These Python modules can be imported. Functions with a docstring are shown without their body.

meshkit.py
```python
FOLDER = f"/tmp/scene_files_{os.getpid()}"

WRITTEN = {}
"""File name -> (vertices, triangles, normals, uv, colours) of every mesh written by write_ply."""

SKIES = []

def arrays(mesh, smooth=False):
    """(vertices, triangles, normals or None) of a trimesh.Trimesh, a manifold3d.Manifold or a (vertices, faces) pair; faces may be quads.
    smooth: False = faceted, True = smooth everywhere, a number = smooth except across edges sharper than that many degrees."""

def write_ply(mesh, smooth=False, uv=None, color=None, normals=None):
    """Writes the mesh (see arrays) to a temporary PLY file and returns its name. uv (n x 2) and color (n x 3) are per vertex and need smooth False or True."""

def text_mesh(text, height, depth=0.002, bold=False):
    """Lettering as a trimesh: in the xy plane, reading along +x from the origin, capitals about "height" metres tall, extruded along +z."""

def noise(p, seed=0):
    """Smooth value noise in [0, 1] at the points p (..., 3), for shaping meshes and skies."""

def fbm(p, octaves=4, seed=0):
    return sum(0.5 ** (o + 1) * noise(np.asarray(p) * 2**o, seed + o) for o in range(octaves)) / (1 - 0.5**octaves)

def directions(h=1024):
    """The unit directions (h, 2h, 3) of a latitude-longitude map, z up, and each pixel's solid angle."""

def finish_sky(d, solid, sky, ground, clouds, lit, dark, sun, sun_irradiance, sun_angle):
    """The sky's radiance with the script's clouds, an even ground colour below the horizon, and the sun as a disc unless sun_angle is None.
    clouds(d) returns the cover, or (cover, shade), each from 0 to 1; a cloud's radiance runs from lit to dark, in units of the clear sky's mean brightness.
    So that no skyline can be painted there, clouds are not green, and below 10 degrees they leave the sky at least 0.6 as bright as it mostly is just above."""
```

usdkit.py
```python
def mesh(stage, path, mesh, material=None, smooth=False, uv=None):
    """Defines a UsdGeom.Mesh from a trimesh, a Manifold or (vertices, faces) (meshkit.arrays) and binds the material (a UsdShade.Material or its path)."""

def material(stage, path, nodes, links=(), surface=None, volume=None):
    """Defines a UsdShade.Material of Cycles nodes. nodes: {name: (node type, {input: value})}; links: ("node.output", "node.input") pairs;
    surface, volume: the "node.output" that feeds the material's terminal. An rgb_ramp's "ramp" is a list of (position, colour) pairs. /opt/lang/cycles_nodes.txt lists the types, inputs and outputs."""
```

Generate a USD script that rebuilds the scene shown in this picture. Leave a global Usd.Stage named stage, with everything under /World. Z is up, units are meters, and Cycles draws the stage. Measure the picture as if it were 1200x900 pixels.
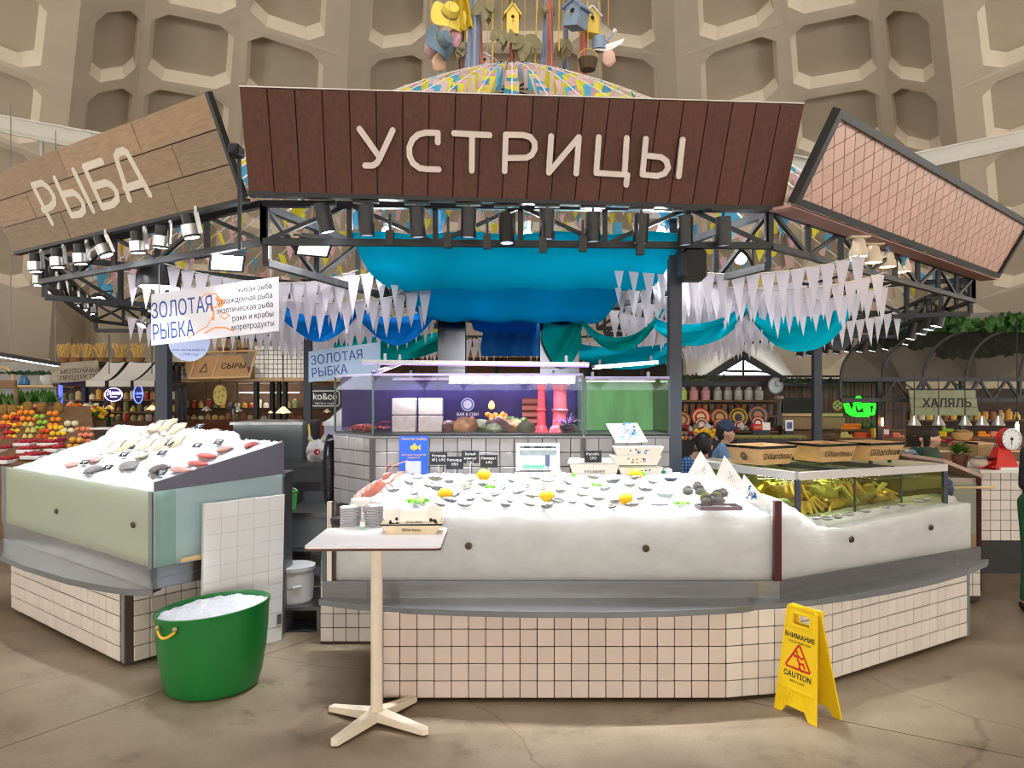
import math, random
import numpy as np, trimesh, manifold3d as m3, shapely
from shapely.geometry import Polygon, LineString, box as sbox
from shapely import affinity
import usdkit, meshkit
from pxr import Usd, UsdGeom, UsdLux, UsdShade, Sdf, Gf
stage = Usd.Stage.CreateInMemory()
UsdGeom.SetStageUpAxis(stage, 'Z'); UsdGeom.SetStageMetersPerUnit(stage, 1.0)
UsdGeom.Xform.Define(stage, '/World'); UsdGeom.Scope.Define(stage, '/World/Looks')
R_ = random.Random(7)
# ---------------------------------------------------------------- camera
EYE, F = 1.75, 870.0
cam = UsdGeom.Camera.Define(stage, '/World/camera')
cam.CreateHorizontalApertureAttr(36.0); cam.CreateFocalLengthAttr(36.0 * F / 1200)
cam.CreateVerticalApertureOffsetAttr(36.0 * 12 / 1200)
cam.CreateFStopAttr(0.0); cam.CreateClippingRangeAttr((0.05, 500.0)); cam.CreateExposureAttr(0.0)
UsdGeom.Xformable(cam).AddTransformOp().Set(Gf.Matrix4d().SetRotate(Gf.Rotation(Gf.Vec3d(1, 0, 0), 90)) * Gf.Matrix4d().SetTranslate(Gf.Vec3d(0, 0, EYE)))
# ---------------------------------------------------------------- sky and daylight
sky = UsdLux.DomeLight.Define(stage, '/World/sky'); sky.CreateIntensityAttr(1.6); sky.CreateColorAttr(Gf.Vec3f(.82, .90, 1.0))

def mat_look(z, x=(1, 0, 0)):
    z = np.array(z, float); z /= np.linalg.norm(z); x = np.array(x, float); y = np.cross(z, x)
    if np.linalg.norm(y) < 1e-6: y = np.cross(z, (0, 1, 0))
    y /= np.linalg.norm(y); x = np.cross(y, z)
    return x, y, z
def xform_to(prim, origin, aim):
    """local -z looks along aim"""
    x, y, z = mat_look(-np.array(aim, float))
    m = Gf.Matrix4d(*x, 0, *y, 0, *z, 0, *map(float, origin), 1)
    UsdGeom.Xformable(prim).AddTransformOp().Set(m)
def area_light(name, origin, aim, w, h, power, color):
    l = UsdLux.RectLight.Define(stage, '/World/' + name); l.CreateWidthAttr(w); l.CreateHeightAttr(h)
    l.CreateIntensityAttr(power); l.CreateColorAttr(Gf.Vec3f(*color)); xform_to(l, origin, aim); return l
# the glazed round skylight at the top of the dome, and panels for gable-window daylight, added and tilted up to brighten the dome
ocl = UsdLux.DiskLight.Define(stage, '/World/skylight_daylight'); ocl.CreateRadiusAttr(4.2); ocl.CreateIntensityAttr(3.4)
ocl.CreateColorAttr(Gf.Vec3f(1.0, .95, .89)); xform_to(ocl, (0, 3, 15.3), (0, 0, -1))
for _i, _a in enumerate((-150, -115, -75, 75, 115, 150, 180)):
    _s, _c = math.sin(math.radians(_a)), math.cos(math.radians(_a))
    area_light('gable_daylight_%03d' % _i, (34.5 * _s, 3 + 34.5 * _c, 3.6), (-_s, -_c, .62), 7.0, 3.0, 31.0, (1.0, .95, .88))
# ---------------------------------------------------------------- helpers
def P(px, py, d): return np.array([(px - 600) / F * d, d, EYE - (py - 462) / F * d])
def lin(c):
    c = np.array(c, float) / 255
    return tuple(np.where(c <= .04045, c / 12.92, ((c + .055) / 1.055) ** 2.4))
ORD = 'first second third fourth fifth sixth seventh eighth ninth tenth eleventh twelfth thirteenth fourteenth fifteenth sixteenth seventeenth eighteenth nineteenth twentieth'.split()
def ordw(n):
    tens = {2: 'twenty', 3: 'thirty'}
    return ORD[n - 1] if n <= 20 else (tens[n // 10] + ('ieth' if 0 else '-' + ORD[n % 10 - 1]) if n % 10 else {30: 'thirtieth'}[n])
CNT, BASE = {}, {}
def uniq(parent, name):
    k = (parent, name); n = CNT.get(k, 0); CNT[k] = n + 1
    return f'{parent}/{name}' + (f'_{n:03d}' if n else '')
def meta(prim, label=None, cat=None, group=None, kind=None):
    for k, v in (('label', label), ('category', cat), ('group', group), ('kind', kind)):
        if v: prim.SetCustomDataByKey(k, v)
def mtx(loc=(0, 0, 0), rz=0, rx=0, ry=0, s=1):
    m = trimesh.transformations.euler_matrix(rx, ry, rz, 'sxyz'); m[:3, :3] = m[:3, :3] @ np.diag(np.broadcast_to(s, 3)); m[:3, 3] = loc
    return m
def setx(x, m): x.AddTransformOp().Set(Gf.Matrix4d(*np.array(m).T.ravel().tolist()))
def thing(name, label, cat, loc=(0, 0, 0), rz=0, group=None, kind=None, m=None):
    """an Xform at the thing's base; its parts are children, given in world coordinates unless local=True"""
    path = uniq('/World', name); x = UsdGeom.Xform.Define(stage, path); m = mtx(loc, rz) if m is None else m
    setx(x, m); meta(x.GetPrim(), label, cat, group, kind); BASE[path] = np.linalg.inv(m); return path
def tm(mesh):
    if isinstance(mesh, trimesh.Trimesh): return mesh
    if hasattr(mesh, 'to_mesh'):
        q = mesh.to_mesh(); return trimesh.Trimesh(q.vert_properties[:, :3], q.tri_verts, process=False)
    if isinstance(mesh, list): return trimesh.util.concatenate([tm(x) for x in mesh])
    v, f = np.asarray(mesh[0], float), np.asarray(mesh[1], int)
    if f.shape[1] == 4: f = np.vstack([f[:, [0, 1, 2]], f[:, [0, 2, 3]]])
    return trimesh.Trimesh(v, f, process=False)
def part(parent, name, mesh, mat, smooth=False, label=None, kind=None, local=False):
    path = uniq(parent, name); t = tm(mesh).copy()
    if not local: t.apply_transform(BASE[parent])
    p = usdkit.mesh(stage, path, t, mat, smooth=smooth); BASE[path] = BASE[parent] if not local else np.eye(4)
    if label: p.GetPrim().SetCustomDataByKey('label', label)
    if kind: p.GetPrim().SetCustomDataByKey('kind', kind)
    return path
def single(name, label, cat, mesh, mat, group=None, kind=None, smooth=False):
    path = uniq('/World', name); t = tm(mesh); p = usdkit.mesh(stage, path, t, mat, smooth=smooth)
    meta(p.GetPrim(), label, cat, group, kind); BASE[path] = np.eye(4); return path
def copy(src, m, label=None, group=None, cat=None):
    name = src.rsplit('/', 1)[1]
    while name[-4:-3] == '_' and name[-3:].isdigit(): name = name[:-4]
    path = uniq('/World', name); x = UsdGeom.Xform.Define(stage, path); setx(x, m)
    x.GetPrim().GetReferences().AddInternalReference(src); x.GetPrim().SetInstanceable(True)
    meta(x.GetPrim(), label, cat, group); return path
# ---- shapes
def box(c, s, m=None):
    b = trimesh.creation.box(s); b.apply_translation(c)
    if m is not None: b.apply_transform(m)
    return b
def box2(a, b): a, b = np.array(a, float), np.array(b, float); return box((a + b) / 2, np.abs(b - a))
def rbox(c, s, r=.004, seg=0):
    """box with chamfered (seg=0) edges"""
    s = np.array(s, float); pts = []
    for sx in (-1, 1):
        for sy in (-1, 1):
            for sz in (-1, 1):
                q = np.array([sx, sy, sz]) * (s / 2)
                for k in range(3):
                    d = np.array([sx, sy, sz]) * r; d[k] = 0; pts.append(q - d)
    h = trimesh.convex.convex_hull(np.array(pts)); h.apply_translation(c); return h
def hull(pts): return trimesh.convex.convex_hull(np.array(pts, float))
def cyl(p0, p1, r, r1=None, n=16):
    p0, p1 = np.array(p0, float), np.array(p1, float); r1 = r if r1 is None else r1
    x, y, z = mat_look(p1 - p0); a = np.arange(n) * 2 * math.pi / n
    ring = np.cos(a)[:, None] * x + np.sin(a)[:, None] * y
    v = np.vstack([p0 + r * ring, p1 + r1 * ring, [p0], [p1]]); i = np.arange(n); j = (i + 1) % n
    f = np.vstack([np.c_[i, j, j + n], np.c_[i, j + n, i + n], np.c_[j, i, np.full(n, 2 * n)], np.c_[i + n, j + n, np.full(n, 2 * n + 1)]])
    return trimesh.Trimesh(v, f, process=False)
def tube(pts, r, n=8, close=False):
    p = np.asarray(pts, float); r = np.broadcast_to(r, (len(p),)); t = np.gradient(p, axis=0)
    if close: t = np.roll(p, -1, 0) - np.roll(p, 1, 0)
    t /= np.linalg.norm(t, axis=1, keepdims=True) + 1e-12
    up = np.array([0, 0, 1.]) if abs(t[:, 2]).mean() < .8 else np.array([1., 0, 0])
    a = np.cross(t, up); a /= np.linalg.norm(a, axis=1, keepdims=True) + 1e-9; b = np.cross(t, a)
    w = np.arange(n) * 2 * math.pi / n
    v = (p[:, None] + r[:, None, None] * (np.cos(w)[None, :, None] * a[:, None] + np.sin(w)[None, :, None] * b[:, None])).reshape(-1, 3)
    m = len(p); f = []
    for i in range(m if close else m - 1):
        for k in range(n):
            q = (i * n + k, i * n + (k + 1) % n, ((i + 1) % m) * n + (k + 1) % n, ((i + 1) % m) * n + k); f += [(q[0], q[2], q[1]), (q[0], q[3], q[2])]
    if not close:
        v = np.vstack([v, p[0], p[-1]]); c = m * n
        for k in range(n): f += [(k, (k + 1) % n, c), ((m - 1) * n + (k + 1) % n, (m - 1) * n + k, c + 1)]
    return trimesh.Trimesh(v, f, process=False)
def bar(p0, p1, w, h=None, up=(0, 0, 1)):
    """square-section bar from p0 to p1"""
    p0, p1 = np.array(p0, float), np.array(p1, float); h = h or w; t = (p1 - p0) / np.linalg.norm(p1 - p0)
    a = np.cross(t, up)
    if np.linalg.norm(a) < 1e-3: a = np.cross(t, (1, 0, 0))
    a /= np.linalg.norm(a); b = np.cross(a, t)
    v = [q + sa * a * w / 2 + sb * b * h / 2 for q in (p0, p1) for sa, sb in ((-1, -1), (1, -1), (1, 1), (-1, 1))]
    f = [(0, 1, 2, 3), (4, 7, 6, 5), (0, 4, 5, 1), (1, 5, 6, 2), (2, 6, 7, 3), (3, 7, 4, 0)]
    return tm((v, f))
def lathe(prof, n=24, loc=(0, 0, 0), sx=1, sy=1):
    """profile of (r, z) turned about z"""
    prof = np.array(prof, float); m = len(prof); a = np.arange(n) * 2 * math.pi / n
    v = np.stack([prof[:, 0][:, None] * np.cos(a) * sx, prof[:, 0][:, None] * np.sin(a) * sy, np.repeat(prof[:, 1][:, None], n, 1)], -1).reshape(-1, 3)
    i, k = np.meshgrid(np.arange(m - 1), np.arange(n), indexing='ij'); j = (k + 1) % n
    q = np.stack([i * n + k, i * n + j, (i + 1) * n + j, (i + 1) * n + k], -1).reshape(-1, 4)
    t = tm((v + np.array(loc), q)); return t
def prism(poly, h, m=None):
    g = poly if hasattr(poly, 'geom_type') else Polygon(poly)
    t = trimesh.util.concatenate([trimesh.creation.extrude_polygon(x, h, engine='earcut') for x in getattr(g, 'geoms', [g]) if x.geom_type == 'Polygon' and x.area > 1e-9])
    if m is not None: t.apply_transform(m)
    return t
def frame(o, u, v):
    """matrix whose x runs along u, y towards v, z = normal, origin o"""
    u = np.array(u, float); u /= np.linalg.norm(u); v = np.array(v, float); v = v - u * (u @ v); v /= np.linalg.norm(v)
    m = np.eye(4); m[:3, 0], m[:3, 1], m[:3, 2], m[:3, 3] = u, v, np.cross(u, v), o; return m
def slab(a, b, c, d, t):
    """quad a b c d thickened by t along its normal"""
    q = np.array([a, b, c, d], float); n = np.cross(q[1] - q[0], q[3] - q[0]); n /= np.linalg.norm(n)
    v = np.vstack([q, q + n * t]); f = [(3, 2, 1, 0), (4, 5, 6, 7), (0, 1, 5, 4), (1, 2, 6, 5), (2, 3, 7, 6), (3, 0, 4, 7)]
    return tm((v, f))
def grid(fn, nu, nv, thick=0):
    """surface fn(u, v) on nu x nv cells, u v in 0..1; thick adds an offset back and closed sides"""
    U, V = np.meshgrid(np.linspace(0, 1, nu + 1), np.linspace(0, 1, nv + 1), indexing='ij')
    v = np.array([fn(a, b) for a, b in zip(U.ravel(), V.ravel())]); w = nv + 1
    i, j = np.meshgrid(np.arange(nu), np.arange(nv), indexing='ij'); k = i * w + j
    f = np.stack([k, k + w, k + w + 1, k + 1], -1).reshape(-1, 4); t = tm((v, f))
    if not thick: return t
    n = np.array(t.vertex_normals); N = len(v); v2 = np.vstack([v, v - n * thick])
    rim = [i * w for i in range(nu + 1)][::-1] + [j for j in range(1, nv + 1)] + [i * w + nv for i in range(1, nu + 1)] + [nu * w + j for j in range(nv - 1, 0, -1)]
    e = [(rim[a], rim[(a + 1) % len(rim)]) for a in range(len(rim))]
    f2 = np.vstack([t.faces, t.faces[:, ::-1] + N, [(a, b, b + N) for a, b in e], [(a, b + N, a + N) for a, b in e]])
    return trimesh.Trimesh(v2, f2, process=False)
def ball(c, r, s=(1, 1, 1), sub=2):
    b = trimesh.creation.icosphere(sub, r); b.apply_scale(s); b.apply_translation(c); return b
def lump(r, s, seed, amp=.15, sub=2, freq=2.5):
    b = trimesh.creation.icosphere(sub, 1.0); n = meshkit.fbm(b.vertices * freq + 11.3 * seed, 3, seed)
    b.vertices *= (1 + amp * (n[:, None] - .5) * 2); b.apply_scale(np.array(s) * r); return b
def text(s, h, m, depth=.002, bold=False):
    t = meshkit.text_mesh(s, h, depth, bold); t.apply_transform(m); return t
def text_c(s, h, m, depth=.002, bold=False, anchor=.5):
    t = meshkit.text_mesh(s, h, depth, bold); t.apply_translation((-t.bounds[0, 0] - anchor * t.extents[0], 0, 0)); t.apply_transform(m); return t
def strokes(lines, w, h, m):
    """round-ended strokes in the plane of m, raised by h"""
    g = shapely.union_all([LineString(l).buffer(w / 2, quad_segs=6) for l in lines]); return prism(g, h, m)
def arc(cx, cy, rx, ry, a0, a1, n=10):
    return [(cx + rx * math.cos(math.radians(a)), cy + ry * math.sin(math.radians(a))) for a in np.linspace(a0, a1, n)]
# ---- materials
MATS = {}
def M(name, rgb, rough=.5, metal=0, spec=.5, noise=None, bump=None, emit=0, emit_rgb=None, trans=0, vary=0, coat=0, sss=0, alpha=1, stretch=(1, 1, 1), obj=False, ior=1.5, sheen=0, rgb2=None, hvary=0):
    """noise=(scale, amount), bump=(scale, strength): both on world (or object) position; vary: value change from copy to copy; rgb2: second tone of the noise"""
    if name in MATS: return MATS[name]
    n = {'p': ('principled_bsdf', dict(base_color=lin(rgb), roughness=rough, metallic=metal, specular_ior_level=spec, ior=ior))}; l = []
    p = n['p'][1]
    if trans: p['transmission_weight'] = trans
    if coat: p['coat_weight'] = coat
    if alpha < 1: p['alpha'] = alpha
    if sheen: p['sheen_weight'] = sheen
    if sss: p.update(subsurface_weight=1.0, subsurface_scale=sss, subsurface_radius=(1, 1, 1))
    if emit: p.update(emission_strength=emit, emission_color=lin(emit_rgb or rgb))
    if noise or bump:
        src = 'tc.object' if obj else 'g.position'
        n['tc' if obj else 'g'] = ('texture_coordinate', {}) if obj else ('geometry', {})
        n['mp'] = ('mapping', dict(scale=stretch)); l.append((src, 'mp.vector'))
    last = None
    if noise:
        n['nz'] = ('noise_texture', dict(scale=noise[0], detail=4.0, roughness=.6)); l.append(('mp.vector', 'nz.vector'))
        if rgb2:
            n['ra'] = ('rgb_ramp', {'ramp': [(.36, lin(rgb)), (.64, lin(rgb2))]}); l += [('nz.fac', 'ra.fac')]; last = 'ra.color'
        else:
            n['mr'] = ('map_range', dict(from_min=.25, from_max=.75, to_min=1 - noise[1], to_max=1 + noise[1])); l.append(('nz.fac', 'mr.value'))
            n['hv'] = ('hsv', dict(color=lin(rgb))); l.append(('mr.result', 'hv.value')); last = 'hv.color'
    if vary or hvary:
        n['oi'] = ('object_info', {}); n['mv'] = ('map_range', dict(to_min=1 - vary, to_max=1 + vary)); l.append(('oi.random', 'mv.value'))
        n['h2'] = ('hsv', dict(color=lin(rgb))); l.append(('mv.result', 'h2.value'))
        if hvary: n['mh'] = ('map_range', dict(to_min=.5 - hvary, to_max=.5 + hvary)); l += [('oi.random', 'mh.value'), ('mh.result', 'h2.hue')]
        if last: l.append((last, 'h2.color'))
        last = 'h2.color'
    if last: l.append((last, 'p.base_color'))
    if bump:
        n['nb'] = ('noise_texture', dict(scale=bump[0], detail=3.0)); n['b'] = ('bump', dict(strength=bump[1], distance=.02))
        l += [('mp.vector', 'nb.vector'), ('nb.fac', 'b.height'), ('b.normal', 'p.normal')]
    MATS[name] = usdkit.material(stage, '/World/Looks/' + name, n, l, surface='p.BSDF'); return MATS[name]
def pane(name, tint=(1, 1, 1), refl=1.0, haze=0, haze_rgb=(255, 255, 255)):
    """window-like glass: see-through, reflecting by fresnel; haze adds a share of frosting"""
    n = {'t': ('transparent_bsdf', dict(color=tint)), 'gl': ('glossy_bsdf', dict(color=(refl,) * 3, roughness=.02)), 'f': ('fresnel', dict(IOR=1.45)), 'g': ('geometry', {}), 'i': ('math', dict(math_type='subtract', value1=1.0)), 'x': ('math', dict(math_type='multiply')), 'm': ('mix_closure', {})}
    l = [('g.backfacing', 'i.value2'), ('i.value', 'x.value1'), ('f.fac', 'x.value2'), ('x.value', 'm.fac'), ('t.BSDF', 'm.closure1'), ('gl.BSDF', 'm.closure2')]; out = 'm.closure'
    if haze:
        n['d'] = ('diffuse_bsdf', dict(color=lin(haze_rgb))); n['tr'] = ('translucent_bsdf', dict(color=lin(haze_rgb))); n['dm'] = ('mix_closure', dict(fac=.5)); n['m2'] = ('mix_closure', dict(fac=haze))
        l += [('d.BSDF', 'dm.closure1'), ('tr.BSDF', 'dm.closure2'), ('m.closure', 'm2.closure1'), ('dm.closure', 'm2.closure2')]; out = 'm2.closure'
    MATS[name] = usdkit.material(stage, '/World/Looks/' + name, n, l, surface=out); return MATS[name]
def cloth(name, rgb, through=.4):
    n = {'d': ('diffuse_bsdf', dict(color=lin(rgb))), 't': ('translucent_bsdf', dict(color=lin(rgb))), 'm': ('mix_closure', dict(fac=through))}
    MATS[name] = usdkit.material(stage, '/World/Looks/' + name, n, [('d.BSDF', 'm.closure1'), ('t.BSDF', 'm.closure2')], surface='m.closure'); return MATS[name]
steel = M('brushed_steel', (142, 144, 148), .30, 1.0, noise=(3, .12), stretch=(1, 1, 14))
steel_dark = M('dull_steel', (120, 123, 128), .42, .55, noise=(3, .12))
black_metal = M('black_metal', (34, 36, 40), .55, 0)
black_paint = M('black_paint', (20, 20, 22), .45)
white_plastic = M('white_plastic', (226, 226, 226), .4)
tile_white = M('tile_white', (218, 209, 201), .16, vary=.045)
tile_edge = M('tile_grout', (74, 62, 56), .9)
tile_warm_shaded = M('tile_warm_shaded', (204, 188, 179), .16, vary=.06)  # white tile; warm light and shelf shade mixed into its colour
tile_grey = M('tile_grey', (150, 149, 152), .22, vary=.09)  # white tile darkened: the shade on the plinth is put into this colour
ice = M('crushed_ice', (232, 237, 246), .4, noise=(45, .10), bump=(90, .9))
ice_block = M('ice_block', (203, 205, 206), .5, noise=(6, .10), bump=(50, .12), sss=.032, stretch=(1, 1, 2.2))
packed_ice = M('packed_ice', (233, 240, 240), .5, noise=(9, .09), bump=(40, .3), sss=.06)
wood_pale = M('pale_wood', (206, 174, 130), .6, noise=(14, .14), stretch=(1, 1, 6))
paper = M('white_paper', (236, 234, 230), .7)
ink = M('black_ink', (22, 22, 26), .6)
glass_clear = pane('clear_glass', (.985, .985, .98))
glass_green = pane('greenish_glass', (.90, .95, .92))
# ---------------------------------------------------------------- the setting: dome, outer wall, floor
DC = np.array([0.0, 3.0]); RB = 38.0
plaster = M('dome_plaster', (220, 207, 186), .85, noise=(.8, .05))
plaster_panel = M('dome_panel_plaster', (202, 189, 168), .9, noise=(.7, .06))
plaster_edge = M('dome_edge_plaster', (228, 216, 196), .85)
VAL = [-172, -149, -126, -103, -80, -57, -34.5, -14.3, 14.3, 34.5, 57, 80, 103, 126, 149, 172, 188]
RING = [4.4, 7.6, 11, 14.2, 17.3, 20, 23, 26, 29.5, 33]
def zdome(r): return 2.2 + 13.4 * (1 - (r / RB) ** 2)
def S(phi, r, up=0.0):
    a = math.radians(phi); return np.array([DC[0] + r * math.sin(a), DC[1] + r * math.cos(a), zdome(r) + up])
dome = thing('ceiling', 'beige folded concrete dome with broad ribs and sunken coffers', 'ceiling', kind='structure')
cols = []                                           # (phi0, phi1, lift0, lift1, broad0, broad1)
for i in range(len(VAL) - 1):
    a, b = VAL[i], VAL[i + 1]; w = b - a
    fr = (0, .25, .75, 1) if i == 7 else ((0, .43, .78, 1) if i > 7 else (0, .22, .57, 1)); up = (0, 1, 1, 0)
    for k in range(3): cols.append((a + w * fr[k], a + w * fr[k + 1], up[k], up[k + 1], k == 0, k == 2))
shell_v, shell_f, wall_v, wall_f, far_panels = [], [], [], [], []
def addq(V, Fc, pts, faces):
    n = len(V); V.extend(pts); Fc.extend([tuple(n + x for x in f) for f in faces])
for (pa, pb, la, lb, ba, bb) in cols:
    for k in range(len(RING) - 1):
        r0, r1 = RING[k], RING[k + 1]
        amp = lambda r: 1.5 * (r / 33) ** 2
        def pt(u, v, out=0.0):
            ph, r = pa + (pb - pa) * u, r0 + (r1 - r0) * v
            p = S(ph, r, (la + (lb - la) * u) * amp(r))
            if out:
                nrm = np.array([math.sin(math.radians(ph)) * 26.8 * r / RB ** 2, math.cos(math.radians(ph)) * 26.8 * r / RB ** 2, 1.0]); p = p + out * nrm / np.linalg.norm(nrm)
            return p
        rm = (r0 + r1) / 2; wid = math.radians(pb - pa) * rm; hgt = (r1 - r0) * 1.15
        ua = (.75 if ba else .22) * min(1, wid / 3.2) / wid; ub = 1 - (.75 if bb else .22) * min(1, wid / 3.2) / wid; va, vb = .24 / hgt, 1 - .24 / hgt
        cu, cv = .42 / wid * min(1, wid / 2.5), .42 / hgt
        octo = [(ua + cu, va), (ub - cu, va), (ub, va + cv), (ub, vb - cv), (ub - cu, vb), (ua + cu, vb), (ua, vb - cv), (ua, va + cv)]
        O = [pt(*o) for o in octo]; C = [pt(0, 0), pt(1, 0), pt(1, 1), pt(0, 1)]
        fcs = []
        for q in range(4):                            # corner q: oct points (2q-1, 2q); side q -> q+1: oct 2q, 2q+1
            fcs += [(q, 4 + 2 * q, 4 + (2 * q - 1) % 8), (q, (q + 1) % 4, 4 + 2 * q), ((q + 1) % 4, 4 + 2 * q + 1, 4 + 2 * q)]
        addq(shell_v, shell_f, C + O, fcs)
        sh = .12; ce = np.mean(octo, 0)
        I = [pt(*(ce + (np.array(o) - ce) * (1 - sh)), out=.34) for o in octo]
        addq(wall_v, wall_f, O + I, [f for q in range(8) for f in ((q, (q + 1) % 8, 8 + (q + 1) % 8), (q, 8 + (q + 1) % 8, 8 + q))])
        pm = tm((I + [pt(*ce, out=.34)], [(q, (q + 1) % 8, 8) for q in range(8)]))
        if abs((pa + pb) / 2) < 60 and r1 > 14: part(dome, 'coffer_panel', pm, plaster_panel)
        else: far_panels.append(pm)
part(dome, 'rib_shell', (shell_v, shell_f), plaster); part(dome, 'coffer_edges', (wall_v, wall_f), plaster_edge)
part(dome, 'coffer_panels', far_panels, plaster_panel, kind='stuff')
# the folded foot of the dome with a gable over each bay, its windows and the low outer wall
fv, ff, gv, gf = [], [], [], []
gables = []
for (pa, pb, la, lb, ba, bb) in cols:
    r0 = 33; pm_ = (pa + pb) / 2; amp0 = 1.5
    A, B = S(pa, r0, la * amp0), S(pb, r0, lb * amp0); Mi = (A + B) / 2
    a2, b2 = S(pa, RB), S(pb, RB); a2[2] = b2[2] = 2.0; m2 = S(pm_, RB + 1.2); m2[2] = 3.95
    addq(fv, ff, [A, B, Mi, a2, b2, m2], [(0, 2, 5), (0, 5, 3), (2, 1, 4), (2, 4, 5)])
    gables.append((a2, b2, m2, pm_))
part(dome, 'folded_foot', (fv, ff), plaster_edge)
wv, wf = [], []
for (a2, b2, m2, pm_) in gables:
    addq(wv, wf, [a2, b2, np.array([b2[0], b2[1], 0]), np.array([a2[0], a2[1], 0])], [(0, 1, 2), (0, 2, 3)])
single('wall_outer', 'low dark outer wall round the hall under the dome', 'wall', (wv, wf), M('outer_wall', (92, 84, 76), .8), kind='structure')
win_frame = M('window_frame_dark', (44, 42, 46), .5)
infill = []
for wi, (a2, b2, m2, pm_) in enumerate(gables):
    if not 16 < pm_ < 20 and abs(pm_) < 60:
        m2b = m2.copy(); m2b[:2] = m2[:2] * .965 + (a2 + b2)[:2] / 2 * .035; infill.append(slab(a2, b2, m2b, (a2 * .5 + m2b * .5), .05)); continue
    if abs(pm_) > 60: continue
    w = thing('window_%d' % wi, 'triangular gable window with dark bars under a fold of the dome', 'window', kind='structure', loc=((a2 + b2) / 2))
    m2b = m2.copy(); m2b[:2] = m2[:2] * .965 + (a2 + b2)[:2] / 2 * .035
    for q0, q1 in ((a2, b2), (a2, m2b), (b2, m2b), ((a2 + b2) / 2, m2b), (a2 * .5 + m2b * .5, b2 * .5 + m2b * .5)): part(w, 'window_bar', bar(q0 + (0, 0, .05), q1 + (0, 0, -.05), .12 if abs(q1[2] - m2b[2]) > .01 or q0[2] > 2.2 or abs((q0 - (a2 + b2) / 2)[0]) < .01 else .42), win_frame)
    part(w, 'pane', slab(a2, b2, m2b, (a2 * .5 + m2b * .5), .02), glass_clear)
part(dome, 'gable_infill', infill, plaster_edge, kind='stuff')
# concrete floor cut by saw joints
conc = {'g': ('geometry', {}), 'n1': ('noise_texture', dict(scale=.55, detail=6.0, roughness=.62)), 'n2': ('noise_texture', dict(scale=3.2, detail=7.0, roughness=.7)), 'n3': ('noise_texture', dict(scale=90.0, detail=2.0)),
        'r1': ('rgb_ramp', {'ramp': [(.30, lin((106, 90, 71))), (.5, lin((139, 123, 102))), (.68, lin((159, 145, 124)))]}), 'r2': ('rgb_ramp', {'ramp': [(.30, (.52, .49, .45)), (.44, (.92, .91, .90)), (.75, (1.05, 1.04, 1.03))]}),
        'r3': ('rgb_ramp', {'ramp': [(.2, (.82, .82, .82)), (.7, (1.08, 1.08, 1.08))]}), 'm1': ('mix', dict(mix_type='multiply', fac=1.0)), 'm2': ('mix', dict(mix_type='multiply', fac=.8)),
        'cd': ('noise_texture', dict(scale=1.1, detail=5.0)), 'cm': ('mix', dict(mix_type='linear_light', fac=.16)), 'vo': ('voronoi_texture', dict(feature='distance_to_edge', scale=.42)),
        'vr': ('map_range', dict(from_min=.0, from_max=.0042, to_min=.62, to_max=1.0, clamp=True)), 'm3': ('mix', dict(mix_type='multiply', fac=1.0)),
        'b': ('bump', dict(strength=.12, distance=.01)), 'rr': ('map_range', dict(from_min=.3, from_max=.7, to_min=.34, to_max=.62)), 'p': ('principled_bsdf', dict(specular_ior_level=.4))}
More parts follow.
